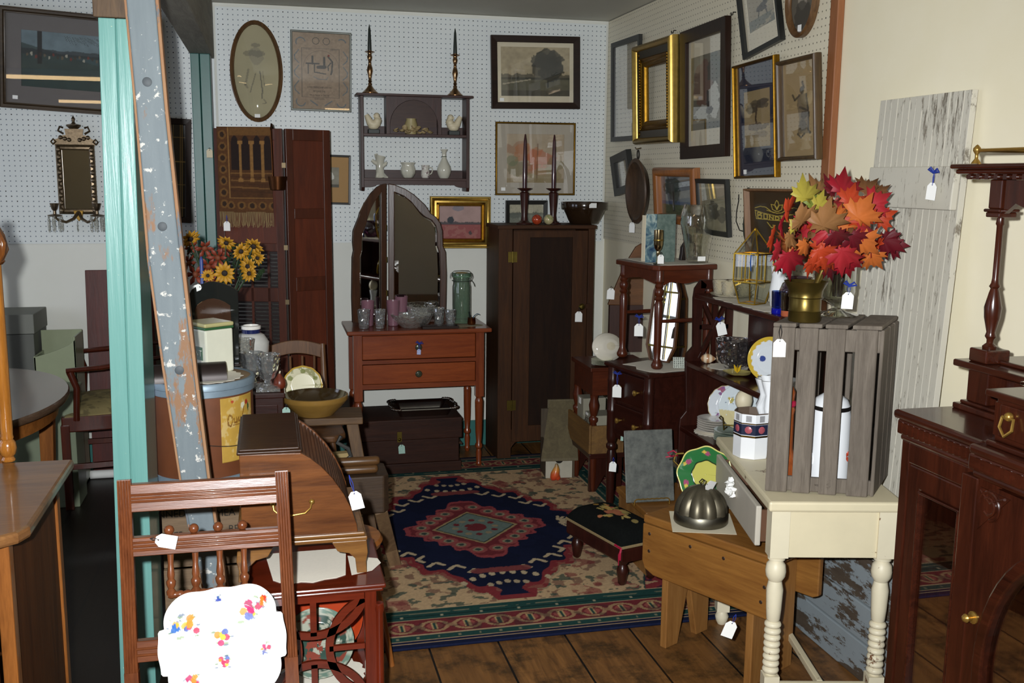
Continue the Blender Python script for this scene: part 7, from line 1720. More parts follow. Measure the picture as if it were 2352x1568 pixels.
for k in range(18):
    a=random.random()*6.28;A.line([(c0+.3*math.cos(a),.5+.16*math.sin(a)),(c0+.42*math.cos(a+.2),.5+.27*math.sin(a+.2))],.022,'#a89458',.9)
u=(A.u/A.asp-.5)*2;v=(A.v-.5)*2
P=np.stack([(u*.5+.5)*fl_,-(v*.5+.5)*fw,.166+.065*np.sqrt(np.clip((1-np.abs(u)**5)*(1-np.abs(v)**4),0,1))],-1);gridmesh('needlepoint_cushion',P,A.c,paintmat('wool',.95,0,0,.1),fs_)
rb_=MB();rb_.tube([(-.004,.002,.165),(-.012,.012,.15),(-.008,.01,.12)],.004,6,flat=.4);rb_.tube([(-.004,.002,.165),(.02,.014,.175),(.03,.01,.168),(-.002,.006,.163)],.004,6,flat=.4);rb_.tube([(-.004,.002,.163),(-.004,.014,.14),(-.006,.014,.1)],.003,6,flat=.4);rb_.build('red_ribbon',REDR,fs_)
# ================================================================ work table, plant stand, lanterns
Tz=.735
w0=Vector((1.70,-1.345));w1=Vector((1.772,-1.675));wd_=(w1-w0);wl_=wd_.length;rzw=math.atan2(wd_.y,wd_.x)
# local x runs along the drawer front towards the viewer, local y into the room's side wall
wk=thing('work_table','dark mahogany two drawer work table with turned legs and brass knobs, under the tall stand','table',(w0.x,w0.y,0),rzw)
wdp=.34
MB().box(-.012,wl_+.012,-.01,wdp,Tz-.02,Tz).build('top',DRED,wk,0,.006)
zb=.385
LP=[(.010,0),(.014,.02),(.012,.05),(.018,.08),(.020,.2),(.022,.30),(.016,.325),(.024,.335),(.024,.35),(.017,.36),(.022,.375)]
for x in(.022,wl_-.022):
    for y in(.02,wdp-.03): MB().lathe(LP+[(.023,zb+.01),(.023,.5),(.025,.505),(.025,.515),(.023,.52),(.023,.64),(.025,.65),(.022,.66),(.022,Tz-.02)],18,(x,y,0)).build('leg',DREDZ,wk)
MB().box(.03,wl_-.03,.03,wdp-.04,zb,Tz-.021).build('case',DREDZ,wk,0)
MB().box(wl_-.03,wl_-.012,.03,wdp-.04,zb,Tz-.021).build('side_panel',DRED,wk,0);MB().box(.012,.03,.03,wdp-.04,zb,Tz-.021).build('side_panel',DRED,wk,0)
for k,(z0,z1) in enumerate(((.565,.70),(.41,.55))):
    dd=MB().box(.045,wl_-.045,.012,.03,z0,z1).build('drawer',wood('work_drawer','#200c07','#381710',.25,'X',1.0,coat=.2),wk,0,.003)
    for x in(.1,wl_-.1): MB().lathe([(.006,0),(.006,-.008),(.012,-.012),(.013,-.018),(.008,-.022),(1e-4,-.023)],12,(x,.012,(z0+z1)/2),'Y').build('knob',BRASS,dd)
p=W(1418,858,D=4.44);ptag((p.x,p.y,p.z),'white price tag on a blue ribbon hanging on the work table corner',1.25,-.5,0,BLUER,.05,bow=True)
q=thing('doily','white lace doily between work table and plant stand feet','doily',(w0.x,w0.y,Tz+.0005),rzw);MB().prism([(.10,.02),(.16,.05),(.22,.015),(.30,.03),(.335,.08),(.33,.16),(.335,.24),(.25,.3),(.12,.3),(.06,.18)],0,.001,'XY').build('lace',LACE,q,0)
# plant stand
Sz=1.188
N0=Vector((1.83,-1.60));rzs=math.radians(8);sx_,sy_=.285,.36
sd=thing('plant_stand','tall narrow mahogany plant stand with turned legs standing on the work table','stand',(N0.x,N0.y,Tz+.0025),rzs)
SH=Sz-Tz-.0025
MB().prism([(-.02,.012),(.0,-.012),(sx_,-.012),(sx_+.015,.012),(sx_+.015,sy_),(0,sy_+.012),(-.02,sy_-.01)],SH-.022,SH,'XY').build('top',MAH,sd,0,.004)
for s in(0,1):
    pts=[(.02,SH-.024),(sx_-.02,SH-.024),(sx_-.02,SH-.1)]+[(sx_-.02-(sx_-.04)*t,SH-.1+.028*math.sin(PI*t)+.010*math.sin(3*PI*t)) for t in np.linspace(.06,1,14)]
    MB().prism(pts,.012+s*(sy_-.036),.024+s*(sy_-.036)).build('apron',MAH,sd,0)
    pts=[(.02,SH-.024),(sy_-.02,SH-.024),(sy_-.02,SH-.085),(sy_/2,SH-.065),(.02,SH-.085)]
    MB().prism(pts,.010+s*(sx_-.032),.022+s*(sx_-.032),'YZ').build('apron',MAH,sd,0)
LS=[(.018,0),(.024,.006),(.026,.016),(.02,.03),(.014,.045),(.016,.08),(.018,SH*.5),(.019,SH-.17),(.014,SH-.155),(.021,SH-.145),(.014,SH-.135),(.02,SH-.125),(.021,SH-.11),(.015,SH-.1),(.02,SH-.09),(.015,SH-.08),(.021,SH-.07),(.018,SH-.06),(.018,SH-.022)]
for x in(.02,sx_-.02):
    for y in(.02,sy_-.02): MB().lathe(LS,18,(x,y,0)).build('leg',MAHZ,sd)
MB().lathe([(.007,.03),(.010,sx_/2),(.007,sx_-.03)],12,(0,.02,SH*.46),'X').build('stretcher',MAH,sd);MB().lathe([(.007,.03),(.010,sx_/2),(.007,sx_-.03)],12,(0,sy_-.02,SH*.46),'X').build('stretcher',MAH,sd)
# coffin shaped mirrored sconces on the work table
def coffin(name,lab,loc,rz,hh,w0_,w1_,w2_,mir):
    t=thing(name,lab,'mirror',loc,rz)
    zs=[0,hh*.17,hh*.78,hh];ws=[w0_,w1_,w1_*.92,w2_];dp=.055
    o_=[(-ws[i],zs[i]) for i in range(4)]+[(ws[i],zs[i]) for i in(3,2,1,0)]
    i_=[(x*.86,hh/2+(z-hh/2)*.965) for x,z in o_]
    MB().ring(o_,i_,-.012,.006).build('frame',wood('sconce_wood','#2c1a10','#6a4424',.3,'Z',1.4),t,0,.002)
    MB().prism(i_,0,.004).build('mirror_glass',mir,t,0)
    m=MB()
    for z in(zs[1],zs[2]): m.box(-ws[1]*.9,ws[1]*.9,-.010,-.004,z-.004,z+.004)
    for x in(-.3,.3): m.beam((x*w0_*1.2,-.006,.01),(x*w2_*1.4,-.006,hh-.01),.004,.004,(0,1,0))
    m.build('glazing_bar',BRASSD,t,0)
    return t
coffin('mirror_sconce','tall coffin shaped mirror with window reflections, behind the plant stand front leg',(1.905,-1.465,Tz+.012),math.radians(-57),.40,.05,.078,.035,MIRR).rotation_euler[0]=-.148
p=W(1470,735,Y=-1.46);ptag((p.x-.02,-1.50,p.z+.02),'white tag on blue bow hanging on the coffin shaped mirror',1.2,-.4,0,BLUER,.03,bow=True)
t=coffin('mirror_sconce','dark coffin shaped sconce case standing right of the mirror one, under the stand',(2.0,-1.40,Tz+.003),math.radians(10),.36,.05,.062,.03,plain('dark_glass','#1c1310',.15,coat=.4))
q=thing('punched_tin_tag','small black and white patterned card leaning by the plant stand foot','card',(1.955,-1.60,Tz+.012),rot=(-.7,0,-.3));A=Art(40,30,1.2);A.fill('#c9cfc4');
for i in range(8):
    for j in range(6): A.disc(.09+.145*i,.1+.16*j,.045,'#2a2c28',None,.2)
artplane('card',A,.075,.055,q,0,cz=.02)
# on the stand top
tz0=Sz+.0008
q=thing('doily','cream cloth runner on the plant stand top','doily',(N0.x,N0.y,tz0),rzs);MB().prism([(.005,.06),(.04,-.008),(.22,-.008),(.29,.02),(.27,.36),(.03,.38)],0,.0012,'XY').build('cloth',LACE,q,0)
tz0+=.0016
pb=W(1487,597,Y=-1.50);pb2=W(1572,597,Y=-1.35)
q=thing('marbled_book','large blue grey marbled book standing upright on the plant stand','book',(pb.x+.0,-1.47,tz0),math.radians(12))
bwid=.155;bh=W(1500,491,Y=-1.45).z-tz0
tt=NT('marbled_blue');n1=tt.noise(tt.coord(),20,5,.6,1.2);MBL=tt.bsdf(tt.ramp(n1,[(.35,'#1c3a5c'),(.5,'#5c7a84'),(.62,'#a9b9b4')]),.5)
tt=NT('green_cloth_board');n1=tt.noise(tt.coord(),40,5,.6);GCB=tt.bsdf(tt.ramp(n1,[(.3,'#4c5f58'),(.7,'#75857c')]),.7)
MB().box(0,.055,-.003,0,0,bh).build('marbled_cover',MBL,q,0,.001);MB().box(.057,bwid,-.002,.006,0,bh*.995).build('cloth_cover',GCB,q,0,.001);MB().box(.0,bwid,.006,.03,0.004,bh-.006).build('pages',CREAMP,q,0)
p=W(1508,597,Y=-1.54)
q=thing('silver_goblet','small gilt silver goblet with white tag in front of the marbled book','goblet',(p.x,-1.555,tz0))
MB().lathe([(.02,0),(.021,.003),(.006,.008),(.0045,.03),(.008,.045),(.007,.055),(.016,.068),(.02,.085),(.02,.145),(.018,.146),(.017,.09),(1e-4,.075)],24).build('goblet',metal('silver_gilt','#b5a078',.16),q)
MB().lathe([(.0205,.1),(.0215,.103),(.0205,.106)],24,caps=False).build('gilt_band',GOLD,q)
ptag((p.x+.002,-1.582,tz0+.055),'white price tag on the gilt silver goblet stem',.85,VIEWRZ,0,BLKS,.012)
p=W(1600,597,Y=-1.49)
q=thing('crystal_vase','large bulbous cut crystal vase on the plant stand, in front of the black framed print','vase',(p.x,-1.49,tz0))
vh=W(1600,470,Y=-1.49).z-tz0
CV=glass('vase_crystal','#f4f3ea',5.0,.015,.25,24,.015)
MB().lathe([(.046,0),(.048,.006),(.05,.03),(.062,vh*.4),(.077,vh*.68),(.074,vh*.85),(.062,vh),(.058,vh),(.07,vh*.84),(.072,vh*.68),(.056,vh*.38),(.04,.03),(1e-4,.02)],36).build('body',CV,q)
MB().prism([(-.018,-.010),(.018,-.010),(.018,.010),(-.018,.010)],0,.001).build('price_sticker',WHITEP,q,0,loc=(.0,-.052,.02))
q=thing('carved_crest','dark carved wooden crest standing at the wall behind the crystal vase','carving',(2.07,-1.36,tz0),rzs)
MB().prism([(-.045,0),(.05,0),(.05,.03),(.035,.045),(.03,.075),(.012,.085),(.01,.11),(-.004,.12),(-.018,.108),(-.02,.085),(-.038,.06),(-.04,.03)],-.01,.012).build('crest',plain('black_wood','#1a0e0a',.4,var=.3),q,0,.003)
# ---------------------------------------------------------------- console table with crate and birdhouse behind
Cz=.64
ct=thing('console_table','narrow red mahogany side table with turned legs, mostly hidden behind the work table','table',(1.87,-.865,0))
MB().box(-.14,.2,-.16,.17,Cz-.02,Cz).build('top',MAH,ct,0,.003);MB().box(-.125,.185,-.145,.155,Cz-.14,Cz-.02).build('apron',MAH,ct,0)
for x in(-.11,.17):
    for y in(-.13,.14): MB().lathe([(.012,0),(.016,.03),(.02,.15),(.024,.3),(.018,.36),(.024,.37),(.024,.385),(.016,.395),(.022,.42),(.026,.45),(.018,.48),(.021,.5)],16,(x,y,0)).build('leg',MAHZ,ct)
p=W(1410,850,Z=Cz)
q=thing('white_tureen','white oval dish with cream foot standing on edge on the red side table','dish',(1.845,-.93,Cz+.085),rot=(PI/2-.3,0,.25))
dish('dish',lambda a:.085/math.sqrt((math.cos(a)/1.05)**2+(math.sin(a)/.82)**2),[(0,.034),(.5,.028),(.8,.014),(1,0)],lambda x,y,T:Art.on(x,y).fill('#ddd6c6').fill('#c9b98a',((T<.3)).astype(float),.4),q,PLM,60,24,.003)
for k in range(4):
    q=thing('pale_saucer',['pale green saucer at the bottom of the small pile under the white oval dish','pale green saucer second from the bottom under the white oval dish','pale green saucer third from the bottom under the white oval dish','pale green saucer uppermost of the small pile under the white oval dish'][k],'saucer',(1.81,-.955,Cz+.001+.0075*k),0,'saucers on the red side table')
    MB().lathe([(.03,0),(.052,.007),(.054,.0075),(.03,.003),(1e-4,.0025)],24).build('saucer',plain('pale_green_china','#b3b79c',.25,coat=.4),q)
# board furniture in the corner behind
q=thing('cradle_end','brown shaped wooden cradle end leaning in the corner behind the plant stand','board',(2.02,-.62,Cz+.001) if 0 else (2.0,-.60,0),math.radians(-8))
def cp(u,v): p=W(u,v,Y=-.60);return (p.x-2.0,p.z)
MB().prism([cp(*c) for c in((1396,700),(1420,640),(1438,600),(1458,566),(1474,556),(1486,562),(1488,700))],-.012,.012).build('shaped_board',wood('cradle_wood','#4a2c14','#7a4e26',.5,'X',.8),q,0,.004)
m=MB();a=cp(1400,700);b=cp(1488,700);m.box(a[0],b[0],-.02,.02,Cz+.002-.0,a[1]);m.build('lower_board',wood('cradle_dark','#2a140c','#43241a',.5,'Z',.8),q,0)
for x in(a[0]+.01,b[0]-.03): MB().box(x,x+.03,-.02,.02,0,Cz+.001).build('foot',MATS['cradle_dark'],q,0)
p=W(1404,662,Y=-.66);ptag((p.x,-.66,p.z+.012),'white price tag dangling beside the cupboard on the brown cradle end',1.25,VIEWRZ,.05,BLKS,.012)
# grocery crate on a low dark stool
gx,gy=1.80,-.845
q=thing('low_dark_stool','low dark wooden stool under the small board crate, behind the birdhouse','stool',(gx+.02,gy,0))
MB().box(-.09,.11,-.19,.16,.185,.21).build('top',DRED,q,0,.003)
for s in(-1,1): m=MB();m.prism([(-.08,0),(-.05,0),(.0,.09),(.06,0),(.09,0),(.09,.185),(-.08,.185)],s*.15-.012,s*.15+.012);m.build('end_board',DREDZ,q,0,.002)
g=thing('board_crate','small open board crate of paper goods on the low dark stool','crate',(gx+.015,gy,.2115))
CB=wood('board_crate_wood','#5a3e20','#83602f',.6,'Y',1.1,bstr=.15)
MB().box(-.09,-.078,-.19,.17,0,.145).build('front_board',CB,g,0,.002);MB().box(.078,.09,-.19,.17,0,.145).build('back_board',CB,g,0);MB().box(-.077,.077,-.19,-.178,0,.14).build('end_board',CB,g,0);MB().box(-.077,.077,.158,.17,0,.14).build('end_board',CB,g,0);MB().box(-.077,.077,-.177,.157,0,.01).build('bottom',CB,g,0)
for k,(y,h,lab) in enumerate(((-.09,.185,'grey card box lettered LAST N and OUS, standing in the board crate'),(.03,.24,'plain tan card box behind the lettered one in the board crate'))):
    q=thing('card_box',lab,'box',(gx+.01,gy+y,.223));b=MB().box(-.06,.06,-.075 if k==0 else -.04,.05 if k==0 else .06,0,h-.012).build('box',plain('grey_board','#8f8a78',.7,var=.1),q,0,.002)
    if k==0: text('LAST N',.036,INK,b,(-.0606,.012,h*.72),(PI/2,0,-PI/2),.0003);text('OUS',.036,INK,b,(-.0606,-.052,h*.72),(PI/2,0,-PI/2),.0003)
    MB().box(-.0612,-.06,.0,.035,h*.8 if k else h*.86,h*.93 if k else h*.93).build('white_sticker',WHITEP,b,0)
# birdhouse
bhx,bhy=1.665,-.69
q=thing('birdhouse','rustic birdhouse with steep grey brown plank roof and white front, on the rug','birdhouse',(bhx,bhy,.0095),math.radians(-6))
BW=plain('whitewashed','#b0aa98',.7,var=.15);BR=wood('roof_board','#4f4634','#6f6448',.7,'Z',1.0,bstr=.15)
zt_=W(1285,935,Y=bhy).z
hw=.07
fz=W(1280,1050,Y=bhy-.05).z
MB().box(-hw,hw,-.06,-.048,0,fz+.045).build('front_board',BW,q,0,.002);MB().box(hw,hw+.012,-.06,.12,0,fz+.06).build('side_board',wood('bh_side','#3a3024','#5a4c38',.7,'Z'),q,0);MB().box(-hw-.0,-hw+.012,-.047,.12,0,fz+.06).build('side_board',MATS['bh_side'],q,0);MB().box(-hw,hw,.108,.12,0,zt_-.04).build('back_board',MATS['bh_side'],q,0)
MB().hexa([(-hw-.035,-.115,fz-.012),(hw+.02,-.115,fz-.012),(hw+.05,.14,zt_-.02),(-.02,.14,zt_-.02),(-hw-.035,-.113,fz+.003),(hw+.02,-.113,fz+.003),(hw+.05,.145,zt_-.005),(-.02,.145,zt_-.005)]).build('roof',BR,q,0,.002)
MB().box(-.03,hw+.055,.142,.155,zt_-.06,zt_).build('ridge_board',BR,q,0,.002)
MB().lathe([(1e-4,-.0615),(.021,-.0615),(.021,-.06)],20,(0,0,.10),'Y').build('entry_hole',BLACKP,q)
bd_=thing('gourd_bird','small orange and yellow gourd bird ornament in front of the birdhouse door','ornament',(W(1266,1095,Z=.009).x,bhy-.105,.0095))
tt=NT('gourd_paint');sp=tt.n('SeparateXYZ');tt.l(tt.coord('Object'),sp.inputs[0]);nz=tt.noise(tt.coord(),30,3,.6)
GB=tt.bsdf(tt.ramp(tt.math('ADD',tt.math('MULTIPLY',sp.outputs[2],9),tt.math('MULTIPLY',nz,.3)),[(.2,'#b8321c'),(.5,'#c9582a'),(.75,'#c98a3a'),(1.0,'#7a6a4a')]),.35,0,.5,.3)
MB().tube([(-.022,0,.012),(-.012,0,.016),(.0,0,.035),(.006,0,.06),(.008,0,.078),(.006,0,.09)],[.010,.018,.024,.018,.011,.007],14).tube([(.02,0,.010),(.012,0,.018),(.002,0,.036)],[.012,.017,.02],12).build('body',GB,bd_,60)
p=W(1409,1060,D=4.45);ptag((p.x,p.y,p.z+.02),'white price tag with dark ribbon low on the work table leg',1.0,-.4,.06,BLUER,.02)
p=W(1436,985,D=4.5);ptag((p.x,p.y,p.z+.01),'pale green printed tag with blue ribbon beside the slate top corner',1.0,-.4,.06,BLUER,.02,mat=MATS['green_tag'])
# ================================================================ stepped whatnot and china
X0=1.93;XB=2.112;YF=-1.75;YN=-2.47
wn_=thing('stepped_bookcase','dark red three tier stepped bookcase with lattice end, loaded with china and glass','bookcase',(0,0,0))
z1_,z2_,z3_=.525,.80,1.085
X1,X2,X3=1.895,1.912,1.932
def hb(x): return x
pts=[(X1,0),(XB,0),(XB,z3_+.055),(X3+.03,z3_+.055),(X3+.005,z3_+.02),(X3,z3_-.02),(X3+.006,z2_+.06),(X2-.002,z2_+.03),(X2-.006,z2_-.01),(X2+.004,z1_+.06),(X1-.004,z1_+.03),(X1-.008,z1_-.01)]
# end panel: solid below, open lattice above the middle tier
lo_=[(X1,0),(XB,0),(XB,z2_),(X2-.006,z2_),(X2+.004,z1_+.06),(X1-.004,z1_+.03),(X1-.008,z1_-.01)]
MB().prism(lo_,YF,YF+.018).build('end_panel',DREDZ,wn_,0,.003)
m=MB();a0,a1,b0,b1=X3,XB,z2_,z3_+.055
m.prism([(X2-.006,b0),(X2-.002,z2_+.03),(X3+.006,z2_+.06),(X3,z3_-.02),(X3+.005,z3_+.02),(X3+.03,b1),(X3+.055,b1-.02),(X3+.04,z3_-.02),(X3+.04,b0)],YF,YF+.018)
m.box(XB-.03,XB,YF,YF+.018,b0,b1);m.box(X3+.03,XB,YF,YF+.018,b1-.035,b1);m.beam((X3+.035,YF+.009,b0+.01),(XB-.02,YF+.009,z3_-.02),.014,.022,(0,1,0));m.beam((X3+.035,YF+.010,z3_-.02),(XB-.02,YF+.010,b0+.01),.014,.022,(0,1,0));m.box(X3+.03,XB-.02,YF,YF+.016,(b0+z3_)/2-.009,(b0+z3_)/2+.009)
m.box((X3+XB)/2-.0,(X3+XB)/2+.02,YF+.001,YF+.017,b0,b1-.03)
m.build('lattice_end',DREDZ,wn_,0)
for z,x in((z1_,X1-.006),(z2_,X2-.004),(z3_,X3)): MB().box(x,XB,YN,YF-.0005,z-.022,z).build('shelf',wood('bookcase_shelf','#260e08','#421b12',.22,'Y',1.0,coat=.25),wn_,0,.004)
MB().box(XB-.010,XB,YN,YF-.16,.0,z3_-.023).build('back_panel',DREDZ,wn_,0)
MB().box(X1+.02,XB-.012,YN,YF-.001,.02,z1_-.023).build('base_case',DREDZ,wn_,0)
MB().prism(lo_,YN-.018,YN).build('end_panel',DREDZ,wn_,0,.003);MB().box(X3+.01,XB,YN-.018,YN,z2_,z3_).build('end_panel',DREDZ,wn_,0)
p=W(1652,740,D=4.1);ptag((p.x,p.y,p.z+.012),'white tag on blue bow hanging on the bookcase lattice',1.2,VIEWRZ,-.25,BLUER,.012,bow=True)
# top tier
def onT(u,v,z): p=W(u,v,Z=z);return min(p.x,2.06),p.y
q=thing('doily','cream crochet runner along the top tier of the stepped bookcase','doily',(2.0,-2.14,z3_+.0005));MB().prism([(-.06,-.2),(.09,-.2),(.09,.25),(-.05,.25)]+[(-.06-.012*(k%2),.22-.04*k) for k in range(11)],0,.001,'XY').build('crochet',LACE,q,0)
PG=glass('pressed_glass','#f2ead0',4.0,.06,.9,110,.28)
px_,py_=2.03,-1.895
q=thing('glass_platter','round pressed glass platter under the punch cups on the top tier','platter',(px_,py_,z3_+.0025));MB().lathe([(.055,0),(.08,.006),(.086,.012),(.082,.012),(.055,.004),(1e-4,.003)],40).build('platter',PG,q)
for k,(dx,dy,lab) in enumerate(((-.035,.035,'pressed glass punch cup farthest back on the glass platter'),(.03,.03,'pressed glass punch cup by the wall side of the glass platter'),(-.03,-.035,'pressed glass punch cup at the front edge of the glass platter'),(.035,-.035,'pressed glass punch cup nearest the brass lantern on the glass platter'))):
    q=thing('punch_cup',lab,'cup',(px_+dx,py_+dy,z3_+.0082),0,'punch cups on the glass platter')
    MB().lathe([(.02,0),(.024,.004),(.028,.03),(.031,.056),(.028,.056),(.024,.01),(1e-4,.006)],18,fl=lambda a,k:1+.03*math.cos(9*a)).build('cup',PG,q);MB().tube([(.028,0,.045),(.042,0,.042),(.042,0,.024),(.027,0,.018)],.003,6).build('handle',PG,q)
# brass and glass lantern (terrarium)
lx,ly=2.00,-2.13
q=thing('glass_terrarium','gold edged glass terrarium with pointed top on the top tier','terrarium',(lx,ly,z3_+.002),math.radians(28))
BRT=metal('bright_brass','#d0a63a',.2)
b4=[(-.035,-.035),(.035,-.035),(.035,.035),(-.035,.035)];m4=[(-.052,-.052),(.052,-.052),(.052,.052),(-.052,.052)]
za_,zb_2,zc_,zd_=0.003,.085,.19,.285
m=MB()
for k in range(4):
    j=(k+1)%4
    A0,A1=(*b4[k],za_),(*b4[j],za_);B0,B1=(*m4[k],zb_2),(*m4[j],zb_2);D0,D1=(*m4[k],zc_),(*m4[j],zc_)
    for s,e in((A0,A1),(B0,B1),(D0,D1),(A0,B0),(B0,D0),(D0,(0,0,zd_))): m.beam(s,e,.0045,.0045)
    c0,c1=((B0[0]+B1[0])/2,(B0[1]+B1[1])/2,zb_2),((D0[0]+D1[0])/2,(D0[1]+D1[1])/2,zc_);m.beam(c0,c1,.0035,.0035)
m.build('brass_edge',BRT,q,0)
m=MB()
for k in range(4):
    j=(k+1)%4
    m.add([(*b4[k],za_),(*b4[j],za_),(*m4[j],zb_2),(*m4[k],zb_2)],[(0,1,2,3)]);m.add([(*m4[k],zb_2),(*m4[j],zb_2),(*m4[j],zc_),(*m4[k],zc_)],[(0,1,2,3)]);m.add([(*m4[k],zc_),(*m4[j],zc_),(0,0,zd_)],[(0,1,2)])
m.build('glass_pane',CLEAR,q,0)
MB().tube([(-.06,-.03,.13),(-.065,-.03,.16),(-.06,-.028,.19)],.006,6,flat=.4).build('blue_ribbon',plain('bright_blue','#2a62b8',.4),q)
SHOT=[(1770,722,'#8fb0e0','cobalt based shot glass nearest the grey crate',True,'#10148a'),(1796,728,'#e0d8cc','rose based shot glass beside the cobalt one',True,'#a5583c')]
for u,v,c,lab,_,c2 in SHOT:
    x,y=W(u,v,Z=z3_).x,W(u,v,Z=z3_).y
    q=thing('shot_glass',lab,'glass',(max(x,1.965),y+.02,z3_+.0005),0,'coloured shot glasses')
    MB().lathe([(.02,.02),(.022,.08),(.0205,.08),(.0185,.022),(1e-4,.02)],20).build('bowl',glass('shot_'+c[1:],c,3.5,.02),q);MB().lathe([(.019,0),(.0205,.004),(.02,.0195),(1e-4,.0198)],20).build('coloured_base',plain('shotbase_'+c2[1:],c2,.08,coat=.8),q)
x,y=2.045,-2.385
q=thing('amethyst_vase','round purple glass vase on the top tier behind the brass mortar','vase',(x,y,z3_+.0005));AM_=glass('amethyst_glass','#a57a98',3.5,.02,haze=.05)
MB().lathe([(.03,0),(.04,.006),(.062,.05),(.066,.075),(.055,.105),(.04,.118),(.048,.128),(.046,.128),(.036,.118),(.052,.1),(.06,.07),(1e-4,.012)],32).build('body',AM_,q)
q=thing('white_pitcher','white pottery pig shaped jug on the top tier behind the leaves','jug',(2.06,-2.22,z3_+.0005));MB().lathe([(.025,0),(.03,.006),(.035,.06),(.028,.11),(.03,.125),(.034,.15),(.03,.15),(.02,.11),(1e-4,.02)],24).build('body',EN,q)
# middle tier
q=thing('doily','cream crochet doily under the crystal bowl on the middle tier','doily',(2.025,-1.90,z2_+.0005));MB().lathe([(.082,0),(.082,.001),(1e-4,.0012)],36,fl=lambda a,k:1+.05*math.cos(15*a)).build('crochet',LACE,q,0)
q=thing('crystal_bowl','smoky heavy cut crystal bowl on the middle tier of the bookcase','bowl',(2.037,-1.925,z2_+.0022));SMK=glass('smoky_crystal','#d0ccce',6.0,.03,.8,45,.015)
MB().lathe([(.045,0),(.05,.008),(.064,.02),(.072,.06),(.075,.115),(.07,.115),(.064,.05),(.05,.02),(1e-4,.015)],20,fl=lambda a,k:1+.03*math.cos(10*a)).build('bowl',SMK,q,15)
x,y=1.975,-1.815
q=thing('sea_shell','small cream and tan striped sea shell left of the smoky crystal bowl','shell',(x,y,z2_+.021),-.4);tt=NT('shell_stripes');wv=tt.n('TexWave');wv.inputs['Scale'].default_value=14;tt.l(tt.coord(),wv.inputs['Vector']);SHM=tt.bsdf(tt.mix(wv.outputs['Fac'],'#a5744a','#dccbb0'),.3,0,.5,.3)
MB().lathe([(1e-4,-.03),(.012,-.024),(.021,-.008),(.02,.008),(.012,.02),(.006,.028),(1e-4,.034)],20,axis='X').sph((-.006,.004,.006),.014,12).build('shell',SHM,q)
x,y=1.985,-2.065
q=thing('leaf_dish','yellow leaf shaped dish with a modelled yellow flower on the middle tier','dish',(x,y,z2_+.0006))
MB().lathe([(.025,0),(.05,.010),(.052,.012),(.025,.003),(1e-4,.003)],24,sx=1.0,sy=1.2,fl=lambda a,k:1+.08*math.cos(5*a)).build('dish',plain('pale_yellow_china','#c9b86a',.2,coat=.5),q)
m=MB()
for k in range(6): m.at((.0,0,.01),k*1.05,0,-.5);m.lathe([(1e-4,-.004),(.007,.012),(1e-4,.034)],8,sx=1,sy=.4)
m.build('flower',plain('yellow_china_flower','#c9a41c',.3,coat=.4),q)
q=thing('yellow_rim_plate','white plate with scalloped yellow rim and blue sprig standing behind the leaf dish','plate',(2.045,-2.215,z2_+.086),rot=(PI/2-.25,0,-.75))
def colyr(x,y,T):
    A=Art.on(x,y);A.fill('#d3d8dc');A.fill('#c9a93a',(T>.84+.03*np.cos(np.arctan2(y,x)*18)).astype(float));A.disc(-.03,.0,.012,'#3a4a8a',None,.6);return A
dish('plate',lambda a:.085,[(0,0),(.6,0),(.7,.004),(1,.014)],colyr,q,PLM,96,40,.003)
# lower tier
q=thing('doily','white lace doily under the white plate stack on the lower tier','doily',(1.985,-1.885,z1_+.0005));MB().lathe([(.082,0),(.082,.001),(1e-4,.0012)],48,fl=lambda a,k:1+.05*math.cos(20*a)).build('lace',LACE,q,0)
def stack(x,y,n,r,mat,what,z0,nm):
    names=['lowest','second','third','fourth','fifth','topmost']
    for k in range(n):
        lab='%s, %s of the stack %s'%(what[0],names[k] if k<n-1 else 'topmost',what[1])
        q=thing('stacked_plate',lab,'plate',(x,y,z0+k*.0092),0,nm)
        MB().lathe([(r*.55,0),(r*.6,.002),(r*.95,.011),(r,.0125),(r*.95,.0135),(r*.58,.0045),(1e-4,.0042)],40).build('plate',mat,q)
stack(1.985,-1.885,6,.072,CHINA,('white scalloped plate','on the lace doily'),z1_+.002,'white plates stacked on the lower tier')
stack(1.985,-2.045,5,.072,plain('celadon_china','#9fae9f',.2,coat=.5),('pale grey green plate','beside the white stack'),z1_+.0006,'grey green plates stacked on the lower tier')
def colv(x,y,T):
    A=Art.on(x,y);A.fill('#d6dbe0');posy(A,-.03,.06,.02,3,('#8a5a8a','#a0607a'));posy(A,.035,.0,.008,2,('#8a5a8a','#a0607a'));posy(A,-.04,-.045,.01,1,('#a05a7a','#8a5a8a'));A.fill('#b8a880',(T>.975).astype(float));return A
q=thing('violet_plate','white plate with violet sprays standing on the white plate stack','plate',(2.062,-1.845,z1_+.10),rot=(PI/2-.25,0,-.62));dish('plate',lambda a:.084*(1+.012*math.cos(16*a)),[(0,0),(.6,0),(.7,.004),(1,.014)],colv,q,PLM,120,50,.003)
q=thing('wire_plate_stand','clear wire stand holding the violet plate','plate stand',(2.045,-1.86,z1_+.002),rot=(0,0,-.62));MB().tube([(-.03,-.045,0),(-.035,-.05,.018),(-.03,-.03,.003),(.03,-.03,.003),(.035,-.05,.018),(.03,-.045,0)],.002,6).build('wire',SILV,q)
def colr(x,y,T):
    A=Art.on(x,y);A.fill('#cfd8dc');A.fill('#c9b45a',((y<-.02)&(vnoise(x*50,y*50,3)>.35)).astype(float),.7);posy(A,-.0,-.05,.03,2,('#c9705a','#d9a060','#c05a5a'));posy(A,-.05,.02,.014,5,('#c9b060','#a8a050'));return A
